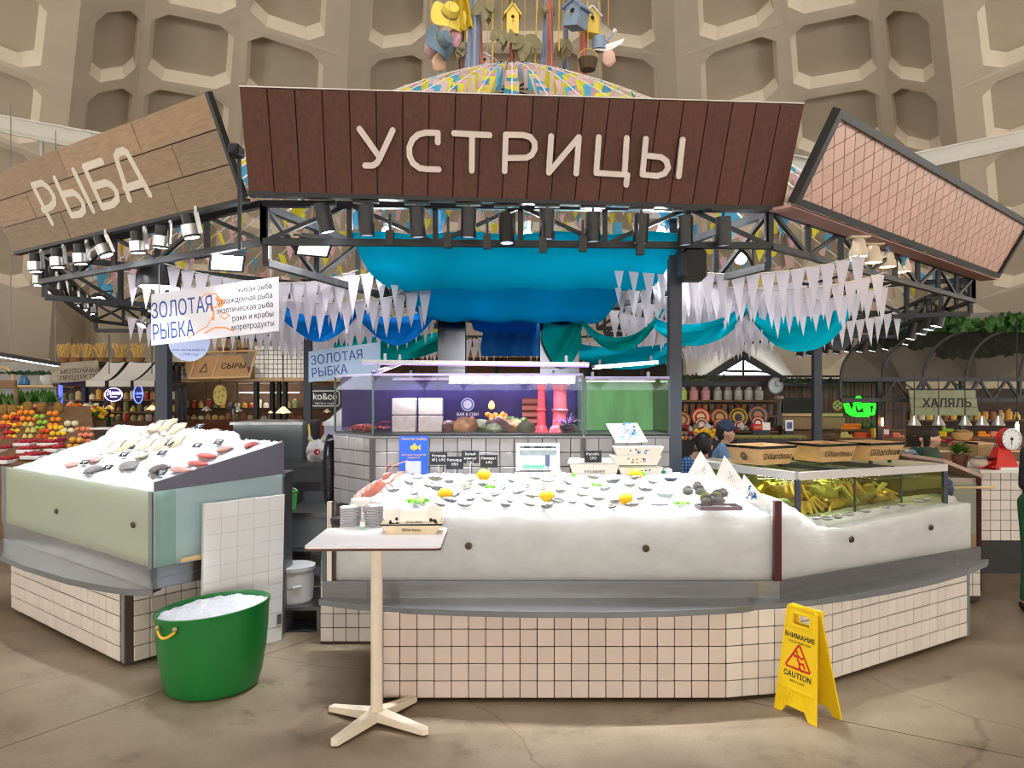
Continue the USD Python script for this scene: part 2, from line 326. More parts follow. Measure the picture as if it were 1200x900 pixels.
cl = [('g.position', 'n1.vector'), ('g.position', 'n2.vector'), ('g.position', 'n3.vector'), ('n1.fac', 'r1.fac'), ('n2.fac', 'r2.fac'), ('n3.fac', 'r3.fac'), ('r1.color', 'm1.color1'), ('r2.color', 'm1.color2'), ('m1.color', 'm2.color1'), ('r3.color', 'm2.color2'),
      ('g.position', 'cd.vector'), ('g.position', 'cm.color1'), ('cd.color', 'cm.color2'), ('cm.color', 'vo.vector'), ('vo.distance', 'vr.value'), ('m2.color', 'm3.color1'), ('vr.result', 'm3.color2'), ('m3.color', 'p.base_color'), ('n3.fac', 'b.height'), ('b.normal', 'p.normal'), ('n1.fac', 'rr.value'), ('rr.result', 'p.roughness')]
conc_m = usdkit.material(stage, '/World/Looks/stained_concrete', conc, cl, surface='p.BSDF')
floor = thing('floor', 'stained grey-beige concrete floor with thin saw joints and cracks', 'floor', kind='structure')
def flo(px, py): d = F * EYE / (py - 462); return np.array([(px - 600) / F * d, d])
def long(a, b): t = (b - a) / np.linalg.norm(b - a); return LineString([a - t * 60, b + t * 60])
j1, j2, j3 = long(flo(0, 877), flo(190, 810)), long(flo(988, 845), flo(1200, 888)), None
plate = shapely.Point(0, 3).buffer(38.4, quad_segs=24)
cuts = shapely.union_all([j1.buffer(.004), j2.buffer(.004), LineString([(-40, 6.05), (-3.2, 5.98)]).buffer(.004)])
for g in getattr(plate.difference(cuts), 'geoms', []): part(floor, 'slab', prism(g, .12, mtx((0, 0, -.12))), conc_m)
part(floor, 'joint_bed', prism(plate, .05, mtx((0, 0, -.18))), M('joint_dark', (46, 40, 34), .9))
# ---------------------------------------------------------------- tiled faces
TP = .098
TILE = rbox((0, 0, 0), (.0935, .0935, .012), .003)
def tile_run(parent, a, b, z0, rows, mat, name='tile', cols_=None, pitch=TP, proud=.006, skip=None, backing=True, lean=0):
    """tiles on the vertical face from plan point a to b (seen from the right of a->b ... outward normal = right-hand side when z is up)"""
    a, b = np.array(a, float), np.array(b, float); L = np.linalg.norm(b - a); t = (b - a) / L; nrm = np.array([t[1], -t[0]])
    n = cols_ or max(1, round(L / pitch)); w = L / n
    for r in range(rows):
        for k in range(n):
            if skip and skip(k, r): continue
            c = a + t * (k + .5) * w + nrm * (proud + R_.uniform(-.0012, .0012))
            o = np.array([*c, z0 + (r + .5) * pitch]); m = np.eye(4)
            m[:3, 0] = (*t, 0); m[:3, 1] = (0, 0, 1); m[:3, 2] = (*nrm, 0)
            q = TILE.copy(); q.apply_scale((w / TP, pitch / TP, 1)); q.apply_transform(mtx(rz=R_.uniform(-.006, .006), rx=R_.uniform(-.006, .006), ry=R_.uniform(-.006, .006))); m[:3, 3] = o; q.apply_transform(m)
            part(parent, name, q, mat)
def face(a, b, z0, z1, th=.02, inward=True):
    """a wall-like slab along a->b; thickness on the inner (left) side"""
    a, b = np.array(a, float), np.array(b, float); t = (b - a) / np.linalg.norm(b - a); n = np.array([-t[1], t[0]]) * th
    return prism([tuple(a), tuple(b), tuple(b + n), tuple(a + n)], z1 - z0, mtx((0, 0, z0)))
def plate_(pts, z0, z1): return prism(Polygon([tuple(p[:2]) for p in pts]).buffer(0), z1 - z0, mtx((0, 0, z0)))
def bolt(parent, p, nrm, r=.02):
    p, nrm = np.array(p, float), np.array(nrm, float); b = part(parent, 'glass_fixing', cyl(p, p + nrm * .012, r, r * .85, 20), M('fixing_bronze', (92, 74, 58), .35, .8))
    part(b, 'fixing_bore', cyl(p + nrm * .011, p + nrm * .015, r * .42, None, 12), black_paint)
# ---------------------------------------------------------------- the oyster counter (centre)
oc = thing('oyster_counter', 'long white-tiled oyster counter with curved steel shelf and glass-fronted ice well', 'counter', (0.2, 4.6, 0))
p0, p1, p2, p3 = (-.735, 4.23), (1.216, 4.23), (1.61, 4.31), (3.25, 5.32)
bz = .022
tb = part(oc, 'tiled_base', plate_([p0, p1, p2, (1.9, 5.0), (-.98, 5.2)], bz, .507), tile_edge)
tile_run(tb, p0, p1, bz, 5, tile_warm_shaded, cols_=20); tile_run(tb, p1, p2, bz, 5, tile_white, cols_=4)
part(oc, 'plinth', plate_([(-.68, 4.32), (1.2, 4.32), (1.55, 4.4), (1.9, 5.0), (-.9, 5.15)], 0, bz), black_paint)
part(oc, 'corner_trim', bar((-.745, 4.232, bz), (-.745, 4.232, .507), .03), steel_dark)
sb = part(oc, 'side_base', plate_([(-1.34, 5.2), (-.98, 5.2), (-.98, 5.35), (-1.34, 5.35)], .0, .507), tile_edge)
tile_run(sb, (-1.34, 5.2), (-.98, 5.2), .02, 5, tile_white, cols_=4)
G0, G1, G2 = np.array((-1.128, 4.42)), np.array((1.593, 4.42)), np.array((3.376, 5.39))
dr = (G2 - G1) / np.linalg.norm(G2 - G1); nr = np.array([dr[1], -dr[0]])
part(oc, 'steel_band', [face(G0, G1, .536, .637, .03), box2((-1.128, 4.41, .634), (1.593, 4.45, .640))], steel)
part(oc, 'steel_band_side', face((-1.36, 5.3), G0, .536, .637, .03), steel)
fr = [(-1.14, 4.39), (-.9, 4.29), (-.6, 4.215), (-.25, 4.165), (.1, 4.14), (.5, 4.135), (.9, 4.16), (1.25, 4.22), (1.593, 4.32)]
sh = part(oc, 'steel_shelf', plate_([*fr, (1.593, 4.5), (-1.13, 4.5)], .516, .536), steel)
part(sh, 'shelf_lip', [bar((*fr[i], .521), (*fr[i + 1], .521), .008, .034) for i in range(len(fr) - 1)], steel_dark)
part(oc, 'well_deck', plate_([(-1.08, 4.44), (1.58, 4.44), (1.9, 5.05), (-1.3, 5.05)], .50, .63), steel_dark)
part(oc, 'front_glass', box2((-1.055, 4.415, .64), (1.565, 4.427, 1.10)), glass_clear)
part(oc, 'side_glass', face((-1.17, 5.0), (-1.055, 4.427), .64, 1.10, .012), glass_green)
part(oc, 'end_post', [box2((-1.10, 4.41, .64), (-1.072, 4.45, 1.11))], tile_white); part(oc, 'end_post_trim', box2((-1.072, 4.412, .64), (-1.056, 4.45, 1.11)), M('bronze_trim', (70, 56, 52), .35, .7))
post_m = M('oxblood_steel', (86, 44, 48), .22, .55)
part(oc, 'corner_post', box2((1.560, 4.405, .64), (1.600, 4.445, 1.115)), post_m)
for px, py in ((549, 640), (757, 643)): bolt(oc, (P(px, py, 4.415)), (0, -1, 0), .023)
for x in (-1.02, 1.45): part(oc, 'plate_mark', text('O', .022, frame((x, 4.417, .59), (1, 0, 0), (0, 0, 1)), .001), M('etched', (120, 112, 106), .6))
part(oc, 'band_seam', [box2((-.86, 4.417, .54), (-.857, 4.421, .634))], black_paint)
# ice in the well: a solid bed, its front pressed against the glass
def fbm2(x, y, s, seed, o=3): return float(meshkit.fbm(np.array([[x * s, y * s, seed * 7.7]]), o, seed)[0]) - .5
def bed(corner, eu, ev, Lu, Lv, zb, ztop, nu, nv):
    """closed block: footprint corner + u*eu + v*ev, top height ztop(u, v)"""
    c, eu, ev = np.array(corner, float), np.array(eu, float), np.array(ev, float)
    U, V = np.meshgrid(np.linspace(0, Lu, nu + 1), np.linspace(0, Lv, nv + 1), indexing='ij')
    xy = c + U[..., None] * eu + V[..., None] * ev; z = ztop(U, V); top = np.dstack([xy, z]).reshape(-1, 3); bot = top.copy(); bot[:, 2] = zb
    w = nv + 1; i, j = np.meshgrid(np.arange(nu), np.arange(nv), indexing='ij'); k = (i * w + j).ravel(); N = len(top)
    q = np.vstack([np.c_[k, k + w, k + w + 1, k + 1], np.c_[k + N, k + 1 + N, k + w + 1 + N, k + w + N]]); s = []
    for a in range(nu): s += [(a * w, a * w + N, (a + 1) * w + N, (a + 1) * w), (a * w + nv, (a + 1) * w + nv, (a + 1) * w + nv + N, a * w + nv + N)]
    for b in range(nv): s += [(b, b + 1, b + 1 + N, b + N), (nu * w + b, nu * w + b + N, nu * w + b + 1 + N, nu * w + b + 1)]
    t = tm((np.vstack([top, bot]), np.vstack([q, s])))
    if t.volume < 0: t.invert()
    return t
def nz(U, V, s, seed, o=4): return meshkit.fbm(np.dstack([U * s, V * s, np.full(U.shape, seed * 3.3)]), o, seed) - .5
def z_oy(U, V):
    z = 1.035 + .175 * np.clip(V / .5, 0, 1) ** .8 + .035 * nz(U, V, 5, 3) + .03 * nz(U, V, 34, 4, 3)
    edge = np.clip((U + .02) / .34, 0, 1); far = np.clip((2.62 - U) / .34, 0, 1); return z - .16 * (1 - edge) ** 2 - .10 * (1 - far) ** 1.4 * np.clip(.15 + V * 3, .2, 1)
single('crushed_ice', 'bright heap of crushed ice bedding the oysters and lemons', 'ice', bed((-1.05, 4.432), (1, 0), (0, 1), 2.6, .6, .632, z_oy, 220, 52), ice_block, kind='stuff', smooth=60)
def ice_z(x, y): return float(z_oy(np.array([[x + 1.05]]), np.array([[y - 4.432]]))[0, 0])
# ---------------------------------------------------------------- the crab counter (right)
cc = thing('crab_counter', 'right-hand tiled counter with curved shelf, end glass and sloping packed ice', 'counter', (2.5, 5.2, 0))
tb = part(cc, 'tiled_base', plate_([p2, p3, (2.9, 5.9), (1.95, 5.05)], bz, .507), tile_edge)
tile_run(tb, p2, p3, bz, 5, tile_white, cols_=20)
part(cc, 'plinth', plate_([(1.6, 4.42), (3.15, 5.38), (2.8, 5.85), (1.9, 5.05)], 0, bz), black_paint)
part(cc, 'corner_trim', bar((3.258, 5.322, bz), (3.258, 5.322, .507), .03), steel_dark)
G2e = G2 + dr * .05
part(cc, 'steel_band', face(G1, G2e, .536, .637, .03), steel)
part(cc, 'band_seam', [face(G1 + dr * t + nr * .002, G1 + dr * (t + .003) + nr * .002, .54, .634, .004) for t in (.95, 1.75)], steel_dark)
f2 = [(1.593, 4.32), (1.8, 4.385), (2.08, 4.50), (2.45, 4.68), (2.8, 4.89), (3.15, 5.13), (3.42, 5.36), (3.50, 5.46)]
sh = part(cc, 'steel_shelf', plate_([*f2, G2e + nr * -.06, (1.593, 4.46)], .516, .536), steel)
part(sh, 'shelf_lip', [bar((*f2[i], .521), (*f2[i + 1], .521), .008, .034) for i in range(len(f2) - 1)], steel_dark)
part(cc, 'well_deck', plate_([G1 - nr * .02, G2 - nr * .02, G2 - nr * .9, (1.95, 5.1)], .50, .63), steel_dark)
part(cc, 'front_glass', face(G1 + dr * .02, G2, .64, 1.10, .012), glass_clear)
part(cc, 'end_glass', face(G2, G2 - nr * .75, .64, 1.10, .012), glass_green)
part(cc, 'end_rail', [bar((*(G2 - nr * .75), .6), (*(G2 - nr * .75), 1.1), .03)], post_m)
def on_right(px, py, off=0.0):
    k = (px - 600) / F; o = G1 + nr * off; t = (k * o[1] - o[0]) / (dr[0] - k * dr[1]); q = o + dr * t; return t, np.array([*q, EYE - (py - 462) / F * q[1]])
for px, py in ((997, 632), (1090, 618)): bolt(cc, on_right(px, py)[1] + np.array([*nr, 0]) * .002, (*nr, 0), .022)
prof = [on_right(px, py) for px, py in ((915, 590), (930, 594), (945, 604), (962, 617), (985, 620), (1010, 615), (1045, 607), (1080, 601), (1100, 596), (1122, 592), (1143, 590))]
pt_, pz_ = [a[0] for a in prof], [a[1][2] for a in prof]
def z_cr(U, V): return np.interp(U + .02, pt_, pz_) + .02 * nz(U, V, 30, 9, 3) + .04 * (V > .1)
single('crushed_ice', 'scooped packed ice behind the glass of the crab counter', 'ice', bed(G1 + dr * .02 - nr * .016, dr, -nr, 1.96, .27, .632, z_cr, 110, 14), ice_block, kind='stuff', smooth=60)
# ---------------------------------------------------------------- the fish counter (left)
FG = np.array((-2.25, 4.65)); ef = np.array((-.779, .627)); es = np.array((.627, .779)); FL_ = 2.64
def fp(s, t): return FG + es * s + ef * t
fc = thing('fish_counter', 'left tiled fish counter with greenish glass front and curved grey shelf', 'counter', (*fp(.5, 1.2), 0))
Q0, Q1 = np.array((-2.48, 4.76)), np.array((-4.05, 6.02)); qd = (Q1 - Q0) / np.linalg.norm(Q1 - Q0)
Qs = Q0 + es * 1.0
tb = part(fc, 'tiled_base', plate_([Q1, Q0, Qs, Q1 + es * 1.0], bz, .507), tile_edge)
tile_run(tb, Q1, Q0 - (0, 0) + qd * .06, bz, 5, tile_white, cols_=20); tile_run(tb, Q0 + es * .05, Qs, bz, 5, tile_white, cols_=9)
part(fc, 'plinth', plate_([Q1 + es * .1 - qd * .1, Q0 + es * .1 + qd * .1, Qs + qd * .1, Q1 + es], 0, bz), black_paint)
part(fc, 'corner_trim', plate_([Q0 + qd * .06, Q0 - es * .006 - (.004, 0), Q0 + es * .06], bz, .507), M('trim_grey', (122, 128, 134), .4, .15))
gl0, gl1 = fp(0, FL_), fp(0, 0)
part(fc, 'steel_band', face(gl0 + ef * .03, gl1, .525, .66, .03), steel)
bs = part(fc, 'side_band', face(gl1, fp(.52, 0), .525, .66, .03), steel); part(bs, 'band_crease', face(gl1 + np.array((.002, -.002)), fp(.52, -.003), .590, .594, .004), steel_dark)
f3 = [(-4.36, 6.36), (-4.28, 6.12), (-3.98, 5.72), (-3.5, 5.32), (-2.95, 4.93), (-2.6, 4.74), (-2.42, 4.665), (-2.25, 4.65)]
sh = part(fc, 'steel_shelf', plate_([*f3, fp(.08, .05), fp(.08, FL_)], .502, .524), steel)
part(sh, 'shelf_lip', [bar((*f3[i], .507), (*f3[i + 1], .507), .008, .04) for i in range(len(f3) - 1)], steel_dark)
frost = pane('frosted_green_glass', (.84, .92, .88), .8, .66, (224, 229, 214))
frost2 = pane('frosted_blue_glass', (.84, .93, .94), .8, .66, (222, 238, 238))
part(fc, 'front_glass', face(gl0, gl1, .66, 1.135, .014), frost)
part(fc, 'side_glass', face(gl1 + es * .01, fp(.93, 0), .66, 1.16, .014), frost2)
part(fc, 'glass_edge_post', bar((*(gl1 - es * .012), .66), (*(gl1 - es * .012), 1.14), .022), steel_dark)
part(fc, 'clear_corner_strip', face(gl1 + es * .012 + np.array((.012, -.01)), fp(.14, 0) + (.012, -.01), .66, 1.14, .006), glass_green)
part(fc, 'end_post', bar((*(gl0 + ef * .01), .66), (*(gl0 + ef * .01), 1.14), .03), steel_dark)
part(fc, 'inner_deck', plate_([fp(.03, .03), fp(.95, .03), fp(.95, FL_), fp(.03, FL_)], .52, .70), steel_dark)
# slanted violet-grey side board
a, b = gl1 - np.array((-.01, .008)), fp(.93, -.012)
part(fc, 'side_board', slab((*a, 1.142), (*b, 1.175), (*b, 1.405), (*a, 1.20), .016), M('side_board_grey', (92, 90, 104), .45))
for px, py in ((67, 599), (157, 615)):
    k = (px - 600) / F; t = (k * FG[1] - FG[0]) / (ef[0] - k * ef[1]); q = FG + ef * t; bolt(fc, np.array([*q, EYE - (py - 462) / F * q[1]]) + np.array([*(-es), 0]) * .002, (*(-es), 0), .022)
# a light batten stuck on the side band
single('wood_batten', 'short broken pale wood batten on the fish counter side band', 'wood strip', slab((*(fp(.16, -.03)), .675), (*(fp(.50, -.03)), .672), (*(fp(.50, -.03)), .715), (*(fp(.17, -.03)), .70), .02), wood_pale)
def z_fish(s, t): return 1.115 + .30 * s / .95 + .035 * nz(s, t, 4, 5) + .045 * nz(s, t, 30, 6, 3) + .07 * np.exp(-((s - .86) / .09) ** 2) * (t > .55)
single('crushed_ice', 'sloping white ice bed of the fish counter', 'ice', bed(fp(.02, .02), es, ef, .93, FL_ - .05, .70, lambda U, V: z_fish(U, V), 70, 170), ice, kind='stuff', smooth=60)
def fz(s, t): return float(z_fish(np.array([[s]]), np.array([[t]]))[0, 0])
def on_fish(px, py):
    k = (px - 600) / F; best = None
    for s in np.linspace(0, .95, 96):
        o = fp(s, 0); t = (k * o[1] - o[0]) / (ef[0] - k * ef[1])
        if -.1 < t < 2.8:
            q = fp(s, t); e = abs(EYE - (py - 462) / F * q[1] - (1.115 + .30 * s / .95))
            if best is None or e < best[0]: best = (e, s, t)
    return best[1], best[2]
# fish: body, tail, fins, eye
def fish(name, label, p, heading, L, H, body, fin, roll=math.pi / 2 - .25, pitch=0, group=None):
    m = np.eye(4); m[:3, 3] = p; m = m @ mtx(rz=heading) @ mtx(ry=-pitch) @ mtx(rx=roll)
    f = thing(name, label, 'fish', m=m, group=group)
    xs = np.linspace(0, 1, 13); hh = H * np.array([.06, .34, .6, .78, .92, 1, .98, .9, .74, .55, .36, .24, .2]) / 2; ww = hh * .45
    a = np.arange(12) * 2 * math.pi / 12
    v = np.array([[(x - .5) * L, w * math.cos(q), h * math.sin(q)] for x, h, w in zip(xs, hh, ww) for q in a]); fs = [(i * 12 + k, i * 12 + (k + 1) % 12, (i + 1) * 12 + (k + 1) % 12, (i + 1) * 12 + k) for i in range(12) for k in range(12)]
    part(f, 'body', (v, fs), body, smooth=True, local=True)
    e = L / 2
    part(f, 'tail_fin', prism([(e - .02 * L, .07 * H), (e + .16 * L, .42 * H), (e + .11 * L, 0), (e + .16 * L, -.42 * H), (e - .02 * L, -.07 * H)], .004, mtx((0, 0, 0), rx=math.pi / 2)), fin, local=True)
    part(f, 'dorsal_fin', prism([(-.18 * L, .44 * H), (-.1 * L, .66 * H), (.15 * L, .58 * H), (.28 * L, .3 * H)], .004, mtx(rx=math.pi / 2)), fin, local=True)
    part(f, 'eye', ball((-.40 * L, -.15 * H, .07 * H), .04 * H, sub=1), black_paint, local=True)
    return f
fm = {'beige': M('fish_beige', (214, 200, 170), .35, noise=(30, .12)), 'grey': M('fish_grey', (120, 118, 116), .3, noise=(25, .2)), 'rose': M('fish_rose', (200, 150, 140), .35, noise=(30, .15)), 'dark': M('fish_dark', (84, 80, 78), .3, noise=(25, .2)), 'red': M('fillet_red', (176, 84, 80), .4, noise=(30, .2))}
finm = M('fish_fin', (140, 132, 118), .4)
back_rows = [(135, 522), (142, 522), (150, 522), (160, 519), (168, 521), (176, 518), (186, 521), (196, 517), (204, 520), (180, 509), (189, 506), (198, 508), (207, 511), (214, 514)]
for i, (px, py) in enumerate(back_rows):
    s, t = on_fish(px, py + 4); p = np.array([*fp(s, t), fz(s, t) + .022])
    fish('whole_fish', 'cream fish propped on the back of the ice, %s in the %s row' % (('first', 'second', 'third', 'fourth', 'fifth', 'sixth', 'seventh', 'eighth', 'ninth')[i % 9], 'lower' if i < 9 else 'upper'), p, math.atan2(es[1], es[0]) + math.pi + R_.uniform(-.25, .25), .20, .085, fm['beige'], finm, roll=R_.uniform(.2, .9), pitch=-.5 + R_.uniform(-.1, .1), group='cream fish propped along the back of the ice')
lay = [(110, 552, 'grey', .30, 'small grey whole fish beside the nearest-left price tag'), (150, 546, 'grey', .5, 'long grey whole fish stretched across the middle of the ice'), (186, 551, 'dark', .42, 'dark whole fish near the front corner of the ice bed'), (165, 537, 'beige', .22, 'small beige fish above the long grey fish'), (110, 539, 'rose', .26, 'pinkish thin fish on the left of the ice bed'),
       (263, 528, 'rose', .25, 'rosy fish below the tag near the side board'), (295, 521, 'red', .22, 'reddish fish at the upper right corner of the ice'), (226, 508, 'dark', .26, 'dark fish beside the pile of cream fish'), (84, 545, 'rose', .2, 'orange-pink fish at the far left of the ice bed'), (250, 512, 'rose', .26, 'pale pink fish half buried high on the ice')]
for i, (px, py, c, L, lab) in enumerate(lay):
    s, t = on_fish(px, py); p = np.array([*fp(s, t), fz(s, t) + .010])
    fish('whole_fish', lab, p, math.atan2(ef[1], ef[0]) + (-.9 if i in (5, 6) else -.35 + R_.uniform(-.25, .25)), L, .10 if L < .3 else .13, fm[c], finm)
for px, py, lab in ((242, 538, 'long red-pink fish fillet near the side board'), (232, 545, 'short dark red fillet in front of the long pink fillet'), (212, 553, 'pale pink fillet lowest beside the side board')):
    s, t = on_fish(px, py); q = lump(.09, (1.3, .5, .22), px, .2, 2); q.apply_transform(mtx((*fp(s, t), fz(s, t) + .012), math.atan2(ef[1], ef[0])))
    single('fish_fillet', lab, 'fillet', q, fm['red'] if px != 212 else fm['rose'], smooth=True)
chalk = M('chalkboard', (22, 26, 34), .6); chalk_w = M('chalk_white', (222, 226, 232), .8)
def price_tag(p, rz, w, h, lines, label, tilt=.25, stick=.06, group=None, name='price_tag'):
    m = mtx(p, rz) ; t = thing(name, label, 'price tag', m=m, group=group); tl = mtx((0, 0, stick), rx=math.pi / 2 - tilt)
    part(t, 'card', rbox((0, h / 2, 0), (w, h, .004), .0015).apply_transform(tl), chalk, local=True)
    if stick > .01: part(t, 'stick', cyl((0, .004, -.04), (0, .004, stick + h * .4), .0025, n=6), white_plastic, local=True)
    for i, s in enumerate(lines):
        y = h * (.72 - .34 * i) - h * .08; part(t, 'lettering', text_c(s, h * .2, tl @ mtx((0, y, .002)), .001), chalk_w, local=True)
for i, (px, py) in enumerate(((124, 552), (143, 538), (188, 535), (187, 559), (229, 527), (254, 524), (232, 512), (97, 546), (101, 557), (150, 527), (196, 527))):
    s, t = on_fish(px, py); where = ('near the front corner', 'in the middle', 'by the cream fish', 'lowest at the corner', 'high in the middle', 'beside the side board', 'next to the dark fish', 'on the left', 'at the lower left', 'in front of the cream row', 'right of the cream row')[i]
    price_tag((*fp(s, t), fz(s, t)), math.atan2(ef[1], ef[0]) + math.pi + .35, .075, .05, ('дорадо', '1290') if i % 2 else ('сибас', '990'), 'black chalk price tag stuck in fish counter ice ' + where, .9, .015)
# ---------------------------------------------------------------- tiled end panel leaning by the fish counter
o = fp(.28, -.07); w_, h_ = .60, 1.04
ep = thing('tiled_board', 'white tiled panel standing on end against the fish counter side', 'panel', (*o, 0))
mp_ = frame((*o, .0), (*es, 0), (-.035 * es[1] * -1, .035 * es[0] * -1, 1))
part(ep, 'board', box((w_ / 2, h_ / 2, -.01), (w_, h_, .02), mp_), M('pale_joint', (206, 204, 202), .9))
for i in range(5):
    for j in range(10): part(ep, 'tile', rbox((w_ / 5 * (i + .5), h_ / 10 * (j + .5), .003), (w_ / 5 - .002, h_ / 10 - .002, .0065), .001).apply_transform(mp_), M('tile_bright', (236, 235, 235), .25, vary=.015))
part(ep, 'metal_hook', box((w_ - .03, .16, .012), (.03, .07, .012), mp_), steel_dark)
# ---------------------------------------------------------------- green tub of ice
tubm = M('tub_green', (14, 112, 46), .38, noise=(6, .06)); tc = np.array((-1.80, 4.47))
tb = thing('tub', 'green flexible plastic tub heaped with crushed ice on the floor', 'tub', (*tc, 0))
prof = [(.0, .0), (.235, .0), (.262, .012), (.282, .08), (.300, .2), (.310, .33), (.314, .462), (.320, .475), (.318, .484), (.308, .484), (.305, .470), (.296, .2), (.268, .04), (.0, .03)]
q = lathe(prof, 48); q.vertices[:, 2] += .10 * q.vertices[:, 0] * (q.vertices[:, 2] / .48); q.vertices[:, 0] *= 1.0 + .03 * (q.vertices[:, 2] / .48)
q.apply_translation((*tc, 0)); part(tb, 'body', q, tubm, smooth=50)
def tubp(a, z, r=.318): x, y = r * math.cos(a), r * math.sin(a); return np.array([tc[0] + x * 1.03, tc[1] + y, z + .10 * x * z / .48])
rope = M('yellow_rope', (222, 176, 44), .6)
for a0 in (-2.05, .9):
    aa = np.linspace(a0 - .22, a0 + .22, 9); part(tb, 'rope_handle', tube([tubp(a, .425 - .035 * math.sin((i / 8) * math.pi), .325 + .012 * math.sin(i / 8 * math.pi)) for i, a in enumerate(aa)], .008), rope)
    part(tb, 'rope_knot', [ball(tubp(aa[0], .44, .328), .014, sub=1)], M('rope_frayed', (170, 150, 110), .9)); part(tb, 'rope_knot', [ball(tubp(aa[-1], .44, .328), .014, sub=1)], MATS['rope_frayed'])
def tubice(u, v):
    a, r = u * 2 * math.pi, .307 * v; x, y = r * math.cos(a), r * math.sin(a)
    return (tc[0] + x * 1.03, tc[1] + y, .455 + .10 * x + .03 * (1 - v * v) + .085 * float(meshkit.fbm(np.array([[x * 26, y * 26, 3.3]]), 3, 2)[0] - .5) * (1.2 - v * .6))
single('crushed_ice', 'crushed ice heaped in the green tub', 'ice', grid(tubice, 64, 22), ice, kind='stuff', smooth=60)
# ---------------------------------------------------------------- high table and what stands on it
tx, ty, tz = -.70, 3.95, .993
tw = M('table_white', (238, 236, 240), .25); tcream = M('table_cream', (226, 214, 194), .4)
tt = thing('high_table', 'white square-topped high table on a single column with cross foot', 'table', (tx, ty, 0))
g = sbox(-.34, -.26, .34, .26).buffer(-.03).buffer(.03, quad_segs=6); mt = mtx((tx, ty, 0), .02)
top = part(tt, 'tabletop', prism(g, .022, mt @ mtx((0, 0, tz - .022))), tw); part(top, 'edge_band', prism(g.buffer(.0015).difference(g.buffer(-.012)), .012, mt @ mtx((0, 0, tz - .0225))), M('edge_brown', (86, 48, 36), .5))
part(tt, 'column', cyl((tx - .02, ty, .05), (tx - .02, ty, tz - .02), .032, .030, 24), tcream, smooth=40); part(tt, 'mounting_plate', box((tx - .02, ty, tz - .03), (.22, .22, .012)), tcream)
part(tt, 'column_collar', cyl((tx - .02, ty, .045), (tx - .02, ty, .075), .042, .036, 24), tcream, smooth=40)
for k, a in enumerate((-.48, 1.02, 2.66, 4.16)):
    d = np.array([math.cos(a), math.sin(a)]); n = np.array([-d[1], d[0]]); c = np.array((tx - .02, ty)); L = .31
    q = hull([(*(c + d * s + n * w * e), z) for s, w, z0, z1 in ((.0, .036, .025, .075), (L, .024, .008, .036)) for e in (-1, 1) for z in (z0, z1)] + [(*(c + d * (L + .02)), z) for z in (.01, .028)])
    ft = part(tt, 'foot', q, tcream); part(ft, 'glide', cyl((*(c + d * (L - .02)), 0), (*(c + d * (L - .02)), .012), .014, n=10), black_paint)
Z = tz
def tp(px, py, up=0): d = F * (EYE - Z - up) / (py - 462); return P(px, py, d)
pl_m = M('plate_white', (246, 245, 250), .3)
for k, (px, n) in enumerate(((411, 15), (437, 16))):
    b = tp(px, 617)
    for i in range(n):
        z = Z + i * .0074; single('plate', 'white plate, %s from the bottom of the %s stack on the high table' % (ORD[i], 'left' if k == 0 else 'right'), 'plate', lathe([(0, .002), (.034, .0), (.036, .002), (.060, .009), (.061, .011), (.036, .0045), (0, .004)], 24, (b[0], b[1], z)), pl_m, group='plates of the %s stack on the high table' % ('left' if k == 0 else 'right'))
bw = tp(424, 617); single('paper_bowl', 'white folded paper bowl resting across the two plate stacks', 'bowl', lathe([(0, 0), (.03, 0), (.062, .036), (.065, .034), (.032, -.003), (0, -.003)], 8, (bw[0], bw[1], Z + .124)), paper)
asht = tp(397, 614); at_ = thing('ashtray', 'round black lidded ashtray on the high table corner', 'ashtray', tuple(asht)); part(at_, 'bowl', lathe([(0, 0), (.044, 0), (.047, .006), (.047, .022), (0, .022)], 28, asht), black_paint); part(at_, 'lid', lathe([(0, .0225), (.048, .0225), (.050, .028), (.046, .036), (.030, .039), (0, .039)], 28, asht), M('lid_black', (44, 44, 48), .35))
sb_ = tp(425, 620); bt = thing('sanitizer_bottle', 'small clear pump bottle with green liquid on the high table', 'bottle', tuple(sb_))
part(bt, 'liquid', lathe([(0, .001), (.0135, .001), (.0135, .022), (0, .022)], 16, sb_), M('green_liquid', (70, 200, 110), .2)); part(bt, 'bottle', lathe([(0, 0), (.0145, 0), (.0155, .003), (.0155, .05), (.007, .06), (.007, .066)], 16, sb_), pane('clear_plastic', (.95, .97, .97), 1, .25)); part(bt, 'pump', lathe([(0, .066), (.008, .066), (.008, .074), (.003, .075), (.003, .088), (.009, .088), (.009, .094), (0, .094)], 12, sb_), white_plastic); part(bt, 'label', lathe([(.016, .016), (.016, .042)], 16, sb_), paper)
